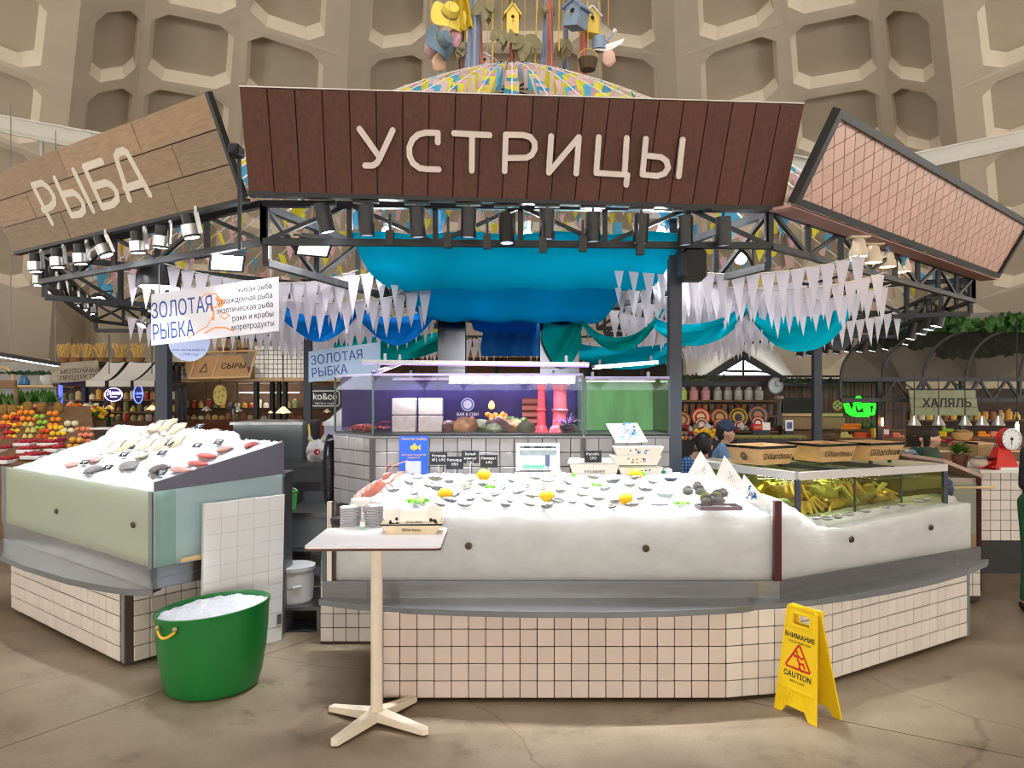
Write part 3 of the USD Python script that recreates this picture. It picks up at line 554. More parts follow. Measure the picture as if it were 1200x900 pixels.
def tray(name, label, p, rz, W, D, H, wood, inset=.2, band=True, txt=None, txt_h=.02, emblem=False, cat='box'):
    """flared open tray: floor, four boards, rim band"""
    m = mtx(p, rz); t = thing(name, label, cat, m=m); w0, d0 = W * (1 - inset) / 2, D * (1 - inset) / 2; w1, d1 = W / 2, D / 2; th = .006
    part(t, 'floor_board', box((0, 0, th / 2), (2 * w0, 2 * d0, th)), wood, local=True)
    cr = lambda w, d, z: [(-w, -d, z), (w, -d, z), (w, d, z), (-w, d, z)]
    A, B = cr(w0, d0, 0), cr(w1, d1, H)
    for i in range(4): part(t, 'side_board', slab(A[i], B[i], B[(i + 1) % 4], A[(i + 1) % 4], th), wood, local=True)
    if band:
        k = .86; C = cr(w0 + (w1 - w0) * k + .003, d0 + (d1 - d0) * k + .003, H * k); E = cr(w1 + .003, d1 + .003, H + .001)
        for i in range(4): part(t, 'rim_band', slab(C[i], E[i], E[(i + 1) % 4], C[(i + 1) % 4], .002), black_paint, local=True)
    if txt:
        fm_ = frame((0, -(d0 + d1) / 2 - .002, H * .30), (1, 0, 0), (0, -(d1 - d0), H)); part(t, 'lettering', text_c(txt, txt_h, fm_ @ mtx((-.02 * emblem, 0, 0)), .001), ink, local=True)
        if emblem:
            q = strokes([arc(0, 0, .012, .012, 40, 330, 14) + [(.012, 0), (.004, 0)]], .006, .001, frame((w1 * .72, -(d0 + d1) / 2 - .002, H * .46), (1, 0, 0), (0, -(d1 - d0), H))); part(t, 'emblem', q, ink, local=True)
    return t, m
b = tp(483, 624); ct, cm_ = tray('oyster_tray', 'small black-rimmed wooden tray holding leaflets on the high table', (b[0] + .0, b[1] + .02, Z), .04, .335, .16, .055, M('tray_wood', (222, 204, 172), .6, noise=(20, .1)), .22, True, 'Gillardeau', .016)
flyer_m = M('leaflet', (234, 232, 226), .6)
for k, (dx, dz, an, w, lab, tx_) in enumerate(((-.105, .085, .5, .10, 'white leaflet with a dark crest at the left of the oyster tray', None), (.005, .075, .15, .15, 'cream leaflet with printed words in the middle of the oyster tray', 'Gillardeau'), (.11, .10, -.5, .09, 'grey patterned leaflet standing at the right of the oyster tray', None))):
    mm = cm_ @ mtx((dx, .03, .012), an) @ mtx(rx=1.42); f_ = thing('leaflet', lab, 'leaflet', m=mm); part(f_, 'card', box((0, dz / 2 + .014, 0), (w, dz + .02, .0012)), flyer_m, local=True)
    if tx_: part(f_, 'lettering', text_c(tx_, .014, mtx((0, .03, .001)), .0006), ink, local=True)
    else: part(f_, 'crest', prism(shapely.union_all([shapely.Point(R_.uniform(-.02, .02), .035 + R_.uniform(-.016, .018)).buffer(R_.uniform(.006, .013), quad_segs=3) for _ in range(7)]), .0006, mtx((0, 0, .001))), ink, local=True)
# ---------------------------------------------------------------- caution sign
yl = M('sign_yellow', (240, 204, 22), .35); yl2 = M('sign_print', (30, 28, 20), .6); rd = M('sign_red', (204, 30, 34), .5)
BL, BR, TR, TL = np.array((1.466, 4.149, 0)), np.array((1.602, 3.904, 0)), np.array((1.648, 3.942, .585)), np.array((1.552, 4.118, .585))
sep = np.array((.168, .082, 0))
cs = thing('caution_sign', 'yellow folding wet floor sign standing on the concrete', 'sign', tuple((BL + BR + sep) / 2))
def panel_of(BL, BR, TR, TL, flip, printed):
    wB, wT = np.linalg.norm(BR - BL), np.linalg.norm(TR - TL); c0, c1 = (BL + BR) / 2, (TL + TR) / 2; H = np.linalg.norm(c1 - c0); m = frame(c0, BR - BL, c1 - c0)
    out = Polygon([(-wB / 2, 0), (-wB / 2 + .05, 0), (-wB / 2 + .08, .045), (wB / 2 - .08, .045), (wB / 2 - .05, 0), (wB / 2, 0), (wT / 2, H - .015), (wT / 2 - .015, H), (-wT / 2 + .015, H), (-wT / 2, H - .015)])
    hole = sbox(-.055, H - .10, .055, H - .045).buffer(-.01).buffer(.01)
    p = part(cs, 'panel', prism(out.difference(hole), .008, m @ mtx((0, 0, -.004))), yl); s = 1
    o = mtx((0, 0, .0041)) if not flip else mtx((0, 0, -.0041)) @ mtx(ry=math.pi)
    part(p, 'moulded_rim', prism(out.buffer(-.004).difference(out.buffer(-.012)).difference(hole.buffer(.02)), .0025, m @ o), yl)
    part(p, 'handle_rim', prism(hole.buffer(.012).difference(hole.buffer(.003)), .004, m @ o), yl)
    part(p, 'lower_ledge', prism(LineString([(-wB / 2 + .02, .14), (wB / 2 - .02, .14)]).buffer(.004), .003, m @ o), yl)
    for k in range(4):
        for sg in (-1, 1): part(p, 'grip_rib', prism(LineString([(sg * (.02 + .022 * k), .122), (sg * (.045 + .022 * k), .062)]).buffer(.004), .003, m @ o), yl)
    part(p, 'lettering', text_c('ВНИМАНИЕ', .026, m @ o @ mtx((0, H - .175, 0)), .0008, True), yl2); part(p, 'lettering', text_c('СКОЛЬЗКИЙ ПОЛ', .012, m @ o @ mtx((0, H - .20, 0)), .0008), yl2)
    part(p, 'lettering', text_c('CAUTION', .028, m @ o @ mtx((0, .205, 0)), .0008, True), yl2); part(p, 'lettering', text_c('WET FLOOR', .012, m @ o @ mtx((0, .178, 0)), .0008), yl2)
    tri = Polygon([(-.072, .262), (.072, .262), (0, .375)]).buffer(.012); part(p, 'warning_triangle', prism(tri.difference(tri.buffer(-.011)), .0008, m @ o), rd)
    man = [[(-.006, .33), (-.004, .305), (.012, .285)], [(-.004, .325), (.022, .315), (.03, .322)], [(-.004, .328), (-.024, .318), (-.03, .328)], [(.010, .288), (.034, .29), (.044, .272)], [(.008, .287), (.014, .262), (.03, .252)]]
    part(p, 'slipping_figure', prism(shapely.union_all([LineString(l).buffer(.0055) for l in man] + [shapely.Point(-.012, .344).buffer(.0075)]), .0008, m @ o), rd)
panel_of(BL, BR, TR, TL, False, True)
panel_of(BR + sep, BL + sep, TL + (.012, .006, 0), TR + (.012, .006, 0), False, True)
part(cs, 'hinge_cap', hull([q + np.array(s) for q in (TL, TR, TL + (.012, .006, 0), TR + (.012, .006, 0)) for s in ((0, 0, .006), (0, 0, -.02))]), yl)
# ---------------------------------------------------------------- the three fascia signs of the ring stall
def quad_at(q, u, v): return (1 - v) * ((1 - u) * q[0] + u * q[1]) + v * ((1 - u) * q[3] + u * q[2])
def qframe(q):
    return frame(q[0], q[1] - q[0], q[3] - q[0])
def unproj(q, px, py):
    """pixel -> coordinates on the plane of quad q (qframe)"""
    m = qframe(q); n = m[:3, 2]; r = np.array([(px - 600) / F, 1, -(py - 462) / F]); e = np.array([0, 0, EYE]); t = ((q[0] - e) @ n) / (r @ n); p = e + r * t - q[0]
    return (p @ m[:3, 0], p @ m[:3, 1])
RA, RB_, RC, RD = np.array((-4.57, 6.8, 3.05)), np.array((-1.774, 4.9, 3.05)), np.array((1.898, 5.05, 3.05)), np.array((5.39, 8.26, 3.05))
CS = [P(291, 225, 4.77), P(918, 243, 5.16), P(943, 123, 4.89), P(280, 103, 4.50)]
dark_wood = M('dark_stained_wood', (88, 52, 40), .62, noise=(6, .32), stretch=(9, 9, .8), vary=.10)
sg = thing('fascia_sign', 'dark brown plank fascia sign reading oysters in raised white Cyrillic letters', 'sign', tuple((CS[0] + CS[1]) / 2))
NP = 22; bk = qframe(CS)[:3, 2]
part(sg, 'backing', slab(CS[0] - bk * .03, CS[1] - bk * .03, CS[2] - bk * .03, CS[3] - bk * .03, .012), black_paint)
for i in range(NP):
    g_ = .055; a, b = (i + g_ * .4) / NP, (i + 1 - g_ * .4) / NP; k = R_.uniform(-.002, .002)
    pl = slab(*[quad_at(CS, u, v) + bk * (-.018 + k) for u, v in ((a, 0), (b, 0), (b, 1), (a, 1))], .018); part(sg, 'plank', pl, dark_wood)
part(sg, 'top_rail', bar(CS[3] - bk * .02 + (0, 0, .004), CS[2] - bk * .02 + (0, 0, .004), .03, .008), M('rail_white', (214, 208, 200), .5))
def U_(x, y): return unproj(CS, x / 3 + 400, y / 3)
let = M('letter_white', (226, 212, 206), .5)
LT = {'У': [[(65, 452), (133, 548)], [(181, 457), (135, 556), (126, 571), (112, 580), (85, 580)]], 'С': [[(339, 499), (339, 466), (296, 465), (270, 472), (250, 490), (239, 517), (240, 546), (252, 572), (275, 589), (300, 593), (342, 594)]],
      'Т': [[(396, 467), (520, 474)], [(459, 472), (458, 598)]], 'Р': [[(573, 600), (577, 472), (640, 474), (664, 481), (678, 500), (679, 522), (668, 543), (650, 553), (577, 554)]],
      'И': [[(736, 478), (728, 605), (833, 481), (824, 608)]], 'Ц': [[(903, 481), (894, 606), (1003, 613), (999, 648)], [(1001, 484), (993, 612)]],
      'Ы': [[(1068, 487), (1056, 612), (1108, 617), (1134, 608), (1146, 588), (1140, 564), (1122, 551), (1064, 545)], [(1197, 490), (1183, 618)]]}
for k, ls in LT.items(): part(sg, 'letter', strokes([[U_(*p) for p in l] for l in ls], .036, .02, qframe(CS) @ mtx((0, 0, .006))), let)
part(sg, 'bottom_rail', bar(CS[0] - bk * .03 - (0, 0, .02), CS[1] - bk * .03 - (0, 0, .02), .06, .03), black_metal)
# left: three rows of pale planks, painted letters
nL = np.array([-.562, -.828, 0]); LS = [RA, np.array((-1.774, 4.9, 3.045)), np.array((-1.774, 4.9, 3.045)) + nL * .267 + (0, 0, .61), RA + nL * .267 + (0, 0, .61)]
pale = [M('old_plank_%d' % i, c, .7, noise=(4, .22), stretch=(2.2, 2.2, 16), vary=.10) for i, c in enumerate(((160, 134, 106), (142, 121, 98), (172, 142, 108)))]
s2 = thing('fascia_sign', 'pale weathered plank fascia sign with flat painted Cyrillic word for fish', 'sign', tuple((LS[0] + LS[1]) / 2)); bk = qframe(LS)[:3, 2]
part(s2, 'backing', slab(LS[0] - bk * .03, LS[1] - bk * .03, LS[2] - bk * .03, LS[3] - bk * .03, .012), black_paint)
for r, js in enumerate(((0, .32, .78, 1), (0, .2, .50, .84, 1), (0, .42, .735, 1))):
    for i in range(len(js) - 1):
        a, b, c, d = js[i] + .0012, js[i + 1] - .0012, r / 3 + .006, (r + 1) / 3 - .006
        part(s2, 'plank', slab(*[quad_at(LS, u, v) + bk * (-.018 + R_.uniform(-.002, .002)) for u, v in ((a, c), (b, c), (b, d), (a, d))], .018), pale[R_.randrange(3)])
def V_(x, y): return unproj(LS, x / 3, y / 3)
RT = [[[(183, 783), (116, 652), (150, 643), (172, 660), (190, 690), (192, 712), (178, 728), (152, 738)]], [[(194, 628), (252, 757), (284, 752), (296, 738), (292, 712), (276, 688), (258, 676), (218, 684)], [(260, 600), (328, 740)]],
      [[(358, 567), (297, 588), (360, 728), (398, 718), (414, 700), (410, 672), (394, 652), (374, 642), (330, 655)]], [[(456, 700), (408, 552), (416, 536), (436, 530), (448, 538), (527, 682)], [(440, 662), (506, 642)]]]
paintw = M('sign_paint', (226, 218, 204), .8)
for ls in RT: part(s2, 'letter', strokes([[V_(*p) for p in l] for l in ls], .055, .0015, qframe(LS) @ mtx((0, 0, .001))), paintw)
part(s2, 'side_trim', [bar(LS[1] - bk * .012, LS[2] - bk * .012, .03, .04)], black_paint); part(s2, 'bottom_rail', bar(LS[0] - bk * .03 - (0, 0, .02), LS[1] - bk * .03 - (0, 0, .02), .06, .03), black_metal)
# right: black frame round slanted pink tiles
nR = np.array([.677, -.736, 0]); RS = [RC, RD, RD + nR * .314 + (0, 0, .56), RC + nR * .314 + (0, 0, .56)]
s3 = thing('fascia_sign', 'black-framed fascia panel of pink diamond tiles without lettering', 'sign', tuple((RC + RD) / 2)); mR = qframe(RS); bk = mR[:3, 2]
uL = np.linalg.norm(RS[1] - RS[0]); vL = (RS[3] - RS[0]) @ mR[:3, 1]; inner = sbox(.06, .05, uL - .06, vL - .05)
part(s3, 'backing', prism(sbox(0, 0, uL, vL), .012, mR @ mtx((0, 0, -.03))), black_paint)
part(s3, 'frame', prism(sbox(0, 0, uL, vL).difference(inner), .05, mR @ mtx((0, 0, -.02))), black_paint)
part(s3, 'bed', prism(inner, .008, mR @ mtx((0, 0, -.018))), M('tile_bed', (70, 46, 40), .9))
pk = M('pink_tile', (216, 176, 160), .4, vary=.05); e1, e2 = np.array((.095, .066)), np.array((-.095, .093)); big = []
for i in range(-6, 60):
    for j in range(-50, 12):
        o = e1 * i + e2 * j * 1.0 + np.array((0, -.02)); q = Polygon([o, o + e1, o + e1 + e2, o + e2]).buffer(-.004, join_style=2).intersection(inner)
        if not q.is_empty and q.area > 2e-4 and q.geom_type == 'Polygon': big.append((q.area, q))
for k, (ar, q) in enumerate(sorted(big, key=lambda t: t[1].centroid.x)): 
    if k < 300: part(s3, 'tile', prism(q, .009, mR @ mtx((0, 0, -.010 + R_.uniform(-.001, .001)))), pk)
if len(big) > 300: part(s3, 'tiles', [prism(q, .009, mR @ mtx((0, 0, -.010))) for _, q in sorted(big, key=lambda t: t[1].centroid.x)[300:]], pk, kind='stuff')
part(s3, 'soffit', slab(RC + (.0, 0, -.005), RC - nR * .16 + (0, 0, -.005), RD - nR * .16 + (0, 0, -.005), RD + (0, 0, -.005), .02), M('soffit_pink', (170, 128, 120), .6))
# ---------------------------------------------------------------- roof trusses
ring = [RA, RB_, RC, RD, np.array((6.3, 11.8, 3.05)), np.array((5.0, 15.4, 3.05)), np.array((1.6, 17.2, 3.05)), np.array((-2.2, 17.0, 3.05)), np.array((-5.2, 14.6, 3.05)), np.array((-6.2, 10.6, 3.05))]
HUB = np.array((0, 10.9, 3.05))
def truss(label, a, b, zt, zb, n, w=.045, phase=0):
    t = thing('roof_truss', label, 'truss', tuple((np.array(a) + b) / 2))
    a, b = np.array(a, float), np.array(b, float); f = lambda k, z: np.array([*(a + (b - a) * k)[:2], z])
    part(t, 'top_chord', bar(f(0, zt), f(1, zt), w), black_metal); part(t, 'bottom_chord', bar(f(0, zb), f(1, zb), w), black_metal)
    for i in range(n + 1): part(t, 'post', bar(f(i / n, zb), f(i / n, zt), w * .8), black_metal)
    for i in range(n):
        p = (i + phase) % 2; part(t, 'brace', bar(f(i / n, zb if p else zt), f((i + 1) / n, zt if p else zb), w * .6), black_metal)
    return t
def inn(p, k): return p + (HUB - p) * k / np.linalg.norm(HUB - p)
names = ['under the pale fish sign', 'under the dark oyster sign', 'under the pink tile panel', 'at the right side of the stall roof', 'at the right rear of the stall roof', 'at the far right of the stall roof', 'at the far side of the stall roof', 'at the far left of the stall roof', 'at the left rear of the stall roof', 'at the left side of the stall roof']
for i in range(10):
    a, b = inn(ring[i], .22), inn(ring[(i + 1) % 10], .22); truss('black steel roof truss ' + names[i], a, b, 3.06, 2.80, max(4, round(np.linalg.norm(b - a) / .6)), phase=i % 2)
for i, nm in ((0, 'reaching inward from the outer end of the fish sign'), (1, 'reaching inward between the fish and oyster signs'), (2, 'reaching inward between the oyster sign and the pink panel'), (3, 'reaching inward from the far end of the pink panel'), (9, 'reaching inward at the left side'), (4, 'reaching inward at the right side')):
    truss('black steel radial roof truss ' + nm, inn(ring[i], .25), HUB + (ring[i] - HUB) * .22, 3.04, 2.66, 7, .05)
for i in range(10): 
    a, b = HUB + (ring[i] - HUB) * .55, HUB + (ring[(i + 1) % 10] - HUB) * .55
    if i < 4 or i > 8: truss('black steel middle roof truss behind the one ' + names[i], a, b, 3.0, 2.72, 4, .04)
def post(label, x, y, z1, w=.09, z0=0.0):
    t = thing('steel_post', label, 'post', (x, y, z0)); part(t, 'shaft', box2((x - w / 2, y - w / 2, z0 + .012), (x + w / 2, y + w / 2, z1)), M('post_blue_grey', (44, 50, 62), .5, .1)); part(t, 'base_plate', box2((x - w, y - w, z0), (x + w, y + w, z0 + .012)), black_metal); part(t, 'top_plate', box2((x - w * .8, y - w * .8, z1), (x + w * .8, y + w * .8, z1 + .012)), black_metal); return t
post('dark blue-grey roof post right of the green-lit aquarium', 1.207, 5.52, 3.03); post('slate blue roof post behind the fish counter', P(192, 0, 7.0)[0], 7.0, 3.03, .11); post('slim roof post between the cheese stall and the blue banner', P(361, 0, 8.4)[0], 8.4, 3.03, .08); post('slim slate roof post before the dark timber wall', P(957, 0, 9.2)[0], 9.2, 3.03, .095)
# ---------------------------------------------------------------- lamps on the trusses
lampw = M('lamp_face', (250, 252, 255), .5, emit=14, emit_rgb=(236, 242, 255)); lampwarm = M('lamp_face_warm', (255, 236, 206), .5, emit=10, emit_rgb=(255, 226, 180)); dimface = M('lamp_face_dim', (150, 152, 165), .3, emit=1.2, emit_rgb=(210, 220, 255))
def spot(p, aim, power, ang=34, col=(1, .98, .96), r=.035):
    l = UsdLux.SphereLight.Define(stage, uniq('/World', 'lamp_light')); l.CreateRadiusAttr(r); l.CreateIntensityAttr(power); l.CreateColorAttr(Gf.Vec3f(*col))
    sh_ = UsdLux.ShapingAPI.Apply(l.GetPrim()); sh_.CreateShapingConeAngleAttr(ang); sh_.CreateShapingConeSoftnessAttr(.7); xform_to(l, p, np.array(aim, float) - p)
def tilt_to(p, d):
    x, y, z = mat_look(-np.array(d, float)); m = np.eye(4); m[:3, 0], m[:3, 1], m[:3, 2], m[:3, 3] = x, y, z, p; return m
def track_spot(label, p, d, L=.20, r=.052, zt=3.0, group=None, face=dimface, body=black_paint):
    """black cylinder spotlight: p = centre of its mouth, d = where it looks"""
    p = np.array(p, float); d = np.array(d, float) / np.linalg.norm(d); t = thing('track_spotlight', label, 'spotlight', tuple(p - d * L), group=group)
    part(t, 'body', cyl(p - d * L, p, r, r, 24), body, smooth=40); part(t, 'mouth_ring', lathe([(r * .99, 0), (r * 1.03, 0), (r * 1.03, -.008), (r * .86, -.008), (r * .86, .0), (r * .99, 0)], 24).apply_transform(tilt_to(p, d)), black_metal); part(t, 'lens', cyl(p - d * .006, p + d * .004, r * .82, n=20), face)
    c = p - d * L * .62; part(t, 'stem', bar(c + (0, 0, .0), (c[0], c[1], zt - .01), .014), black_paint); part(t, 'gear_box', box((c[0], c[1], zt), (.17, .045, .035)), black_paint); return t
TGT = lambda x: np.array((x, 4.72, 1.12))
cyls = [(430, 275, 4.92), (490, 277, 4.95), (549, 277, 4.98), (594, 284, 5.0), (641, 279, 5.03), (695, 282, 5.06), (750, 284, 5.09), (803, 286, 5.12), (848, 287, 5.14)]
ordn = ['first', 'second', 'third', 'fourth', 'fifth', 'sixth', 'seventh', 'eighth', 'ninth', 'tenth', 'eleventh', 'twelfth', 'thirteenth']
for i, (px, py, d) in enumerate(cyls):
    p = P(px, py, d); dd = np.array((R_.uniform(-.05, .05), .10 if i != 3 else -.12, -1)); track_spot('black cylinder spotlight under the oyster sign, %s from the fish sign end' % ordn[i], p, dd, .19, .052, zt=3.03)
    spot(p - (0, 0, .05), (-.80 + .29 * i, 4.98, 1.1), 2700, 33, (.90, .95, 1.0))
p = P(384, 271, 5.0); track_spot('black cylinder spotlight tilted beside the square floodlight', p, (.22, .1, -1), .19, .052, 3.03, face=lampw)
for i, (px, py) in enumerate(((457, 279), (525, 282), (571, 283), (636, 287), (683, 286), (750, 290))):
    q = P(px, py, 4.97); t = thing('clamp_box', 'small black clamp box hanging under the front truss, %s from its fish sign end' % ordn[i], 'clamp', tuple(q)); part(t, 'box', box(q, (.05, .05, .10)), black_paint); part(t, 'bracket', bar(q + (0, 0, .05), q + (0, 0, .16), .018), black_paint)
silver = M('silver_can', (186, 186, 188), .3, .85)
def can_lamp(label, px, py, d, tilt=(0, 0), group=None, sc=1.0, warm=False):
    q = P(px, py, d); dd = np.array((tilt[0], tilt[1], -1.0)); dd /= np.linalg.norm(dd); r = .058 * sc; H = .085 * sc
    t = thing('can_spotlight', label, 'spotlight', tuple(q - dd * H), group=group)
    part(t, 'can', cyl(q - dd * H, q, r, r, 24), silver, smooth=40); part(t, 'driver_box', cyl(q - dd * (H + .075 * sc), q - dd * H, r * .72, r * .72, 16), black_paint, smooth=40); part(t, 'dark_ring', cyl(q - dd * .012, q + dd * .003, r * 1.02, n=24), black_paint); part(t, 'lit_face', cyl(q, q + dd * .006, r * .84, n=20), lampwarm if warm else lampw)
    s = np.array([1, 0, 0]) * r * 1.15; part(t, 'bracket', [bar(q - dd * H * .3 + s, q - dd * (H + .09 * sc) + s, .014, .03)], silver); part(t, 'ceiling_stem', bar(q - dd * (H + .09 * sc) + s, q - dd * (H + .09 * sc) + s + (0, 0, .04), .02), silver); return t
aim_f = fp(.5, 1.3)
row1 = [(42, 318, 6.55), (68, 313, 6.35), (95, 309, 6.15), (125, 299, 5.9), (162, 296, 5.65), (188, 290, 5.45), (225, 278, 5.15)]
for i, (px, py, d) in enumerate(row1):
    can_lamp('silver can spotlight under the fish sign, %s from its outer end' % ordn[i], px, py, d, (R_.uniform(-.1, .2), .1) if i != 3 else (.4, .1), warm=i in (5,))
    s, tt_ = .5, 2.5 - .38 * i; spot(P(px, py, d) - (0, 0, .03), (*fp(s, max(.1, tt_)), 1.25), 1000, 36, (.88, .92, 1.0))
for i, (px, py, d) in enumerate([(47, 334, 7.3), (61, 342, 7.8), (73, 350, 8.4), (87, 358, 9.0), (97, 363, 9.6), (106, 368, 10.2)]): can_lamp('silver can spotlight in the receding left row, %s from the front' % ordn[i], px, py, d, (.1, 0), sc=1.05)
can_lamp('silver can spotlight just left of the white banner', 166, 381, 8.2, (-.3, -.5)); can_lamp('silver can spotlight behind the banner top edge', 180, 372, 8.8, (.1, 0))
def flood(label, c, yaw, pitch, w=.26, h=.20, power=0, aim=None):
    m = mtx(c, yaw) @ mtx(rx=pitch); t = thing('floodlight', label, 'floodlight', m=m)
    part(t, 'housing', hull([(sx * w / 2 * k, sy * h / 2 * k, z) for sx in (-1, 1) for sy in (-1, 1) for k, z in ((1, 0), (.8, .05))]), black_metal, local=True); part(t, 'lit_panel', box((0, 0, -.004), (w * .86, h * .82, .006)), M('flood_face', (255, 255, 255), .4, emit=26, emit_rgb=(246, 250, 255)), local=True); part(t, 'rim', prism(sbox(-w / 2, -h / 2, w / 2, h / 2).difference(sbox(-w * .44, -h * .42, w * .44, h * .42)), .012, mtx((0, 0, -.010))), black_metal, local=True)
    part(t, 'yoke', [tube([(-w / 2 - .01, 0, .02), (-w / 2 - .01, 0, .10), (w / 2 + .01, 0, .10), (w / 2 + .01, 0, .02)], .007, 6)], black_metal, local=True)
    if power:
        l = UsdLux.RectLight.Define(stage, uniq('/World', 'flood_light')); l.CreateWidthAttr(w * .8); l.CreateHeightAttr(h * .8); l.CreateIntensityAttr(power); xform_to(l, (m @ np.array([0, 0, -.02, 1]))[:3], aim if aim is not None else -(m[:3, 2]))
flood('bright square floodlight left of the oyster cloth swag', P(368, 289, 5.5), .5, -.55, .25, .2, 25); flood('bright square floodlight above the white banner', P(266, 307, 5.6), .45, -.55, .25, .2, 14); flood('small slanted floodlight at the far left truss', P(119, 351, 7.5), -.5, -.5, .2, .14)
hb = P(186, 337, 6.3); t = thing('bell_lamp', 'large black bell lamp glowing above the left end of the banner', 'lamp', tuple(hb)); part(t, 'shade', lathe([(.03, .26), (.12, .22), (.175, .10), (.18, 0), (.172, 0), (.16, .10), (.10, .2), (.0, .22)], 32, hb), black_paint, smooth=40); part(t, 'lit_disc', cyl(hb + (0, 0, .0), hb + (0, 0, .012), .15, n=28), lampw); part(t, 'hanger', bar(hb + (0, 0, .26), hb + (0, 0, .45), .02), black_metal)
# cream bell lamps under the pink panel
crm = M('cream_lamp', (232, 214, 188), .45)
for i, (px, py, d) in enumerate(((1006, 301, 6.0), (1023, 308, 6.3), (1040, 313, 6.7), (1058, 319, 7.0))):
    q = P(px, py, d); t = thing('bell_lamp', 'cream bell lamp under the pink tile panel, %s from the oyster sign' % ordn[i], 'lamp', tuple(q)); part(t, 'shade', lathe([(.03, .15), (.05, .13), (.06, .07), (.07, .05), (.075, 0), (.068, 0), (.055, .05), (.0, .12)], 24, q), crm, smooth=40); part(t, 'bulb', cyl(q + (0, 0, .005), q + (0, 0, .016), .058, n=20), lampwarm)
    part(t, 'mount', box(q + (0, 0, .165), (.16, .09, .03)), crm); part(t, 'stem', bar(q + (0, 0, .17), q + (0, 0, .42), .02), crm)
for i, (px, py, d) in enumerate([(1097, 382, 9.2), (1088, 386, 9.8), (1079, 391, 10.5), (1067, 397, 11.4), (1060, 403, 12.3), (1037, 409, 13.2), (1022, 411, 13.8), (1007, 412, 14.2), (993, 412, 14.6), (980, 414, 15.0), (966, 414, 15.3), (948, 416, 15.6), (937, 417, 16.0)]):
    track_spot('black track spotlight on the right stall roof, %s from the front' % ordn[i], P(px, py, d), (-.25, .05, -1), .24, .075, zt=P(px, py, d)[2] + .42, face=lampw if i < 9 else dimface)
for px, py, lab, d in ((1003, 303, 'small white point lamp beside the cream lamps', 7.2), (868, 303, 'small bright bulb above the white pennants at the right', 6.2)):
    q = P(px, py, d); t = thing('point_lamp', lab, 'lamp', tuple(q)); part(t, 'bulb', ball(q, .05), lampw); part(t, 'socket', cyl(q + (0, 0, .04), q + (0, 0, .12), .025), white_plastic)
sp = P(811, 311, 5.3); t = thing('loudspeaker', 'black rounded loudspeaker hanging beside the oyster cloth', 'speaker', tuple(sp)); part(t, 'cabinet', rbox(sp, (.19, .17, .23), .035), black_paint); part(t, 'grille', rbox(sp + (.01, -.088, 0), (.13, .012, .19), .005), M('grille_dark', (30, 30, 32), .8)); part(t, 'hanger', bar(sp + (0, .02, .1), sp + (0, .02, .35), .02), black_metal)
sp = P(979, 398, 9.6); t = thing('loudspeaker', 'black round loudspeaker on the slim slate post', 'speaker', tuple(sp)); part(t, 'cabinet', cyl(sp + (0, -.1, 0), sp + (0, .12, 0), .15, .12, 20), black_paint); part(t, 'bracket', bar(sp, sp + (-.24, 0, .02), .03), black_metal)
cb = P(882, 327, 5.9); t = thing('security_camera', 'small black camera box hanging among the white pennants', 'camera', tuple(cb)); part(t, 'housing', rbox(cb, (.085, .08, .075), .01), black_paint); part(t, 'stem', bar(cb + (0, 0, .03), cb + (0, 0, .3), .014), black_paint)
cb = P(277, 177, 4.75); t = thing('security_camera', 'black camera between the fish sign and the oyster sign', 'camera', tuple(cb)); part(t, 'housing', rbox(cb, (.07, .12, .07), .01), black_paint); part(t, 'lens', cyl(cb + (0, -.06, 0), cb + (0, -.075, 0), .022), M('lens_dark', (50, 52, 60), .1)); part(t, 'bracket', bar(cb + (0, .05, 0), cb + (-.0, .06, -.62), .02), black_metal)
cable = M('black_cable', (26, 26, 28), .6)
def wire(label, pts, r=.012):
    pts = np.array(pts); k = np.linspace(0, len(pts) - 1, 24); from scipy.interpolate import make_interp_spline
    single('power_cable', label, 'cable', tube(make_interp_spline(range(len(pts)), pts, k=2)(k), r, 6), cable)
wire('black cable sagging along the right radial truss', [P(827, 288, 5.3), P(858, 287, 5.4), P(876, 300, 5.5), P(884, 318, 5.6)]); wire('black cable looping below the pink panel corner', [P(926, 315, 6.0), P(940, 332, 6.0), P(960, 330, 6.0), P(990, 322, 6.0)]); wire('black cable along the left radial truss', [P(228, 303, 5.9), P(290, 290, 5.8), P(318, 282, 5.6), P(336, 280, 5.4)])
# ---------------------------------------------------------------- blue cloth swags
for i, (px, py, d) in enumerate(((453, 300, 5.7), (618, 305, 5.8), (695, 301, 5.7), (775, 303, 5.7), (560, 320, 7.4), (650, 322, 7.4))):
    q = P(px, 0, d); q[2] = 3.0; t = thing('point_lamp', 'small lamp shining down on the turquoise cloth from above, %s of six' % ('first', 'second', 'third', 'fourth', 'fifth', 'sixth')[i], 'lamp', tuple(q)); part(t, 'bulb', ball(q, .035), lampw); part(t, 'socket', cyl(q + (0, 0, .03), q + (0, 0, .10), .025), white_plastic); l = UsdLux.SphereLight.Define(stage, uniq('/World', 'cloth_lamp_light')); l.CreateRadiusAttr(.04); l.CreateIntensityAttr(420 if i < 4 else 420); UsdGeom.Xformable(l).AddTranslateOp().Set(Gf.Vec3d(*map(float, q - (0, 0, .09))))
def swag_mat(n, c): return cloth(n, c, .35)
def swag(label, fn, mat, nu=36, nv=24): single('cloth_swag', label, 'cloth', grid(fn, nu, nv, .004), mat, smooth=50)
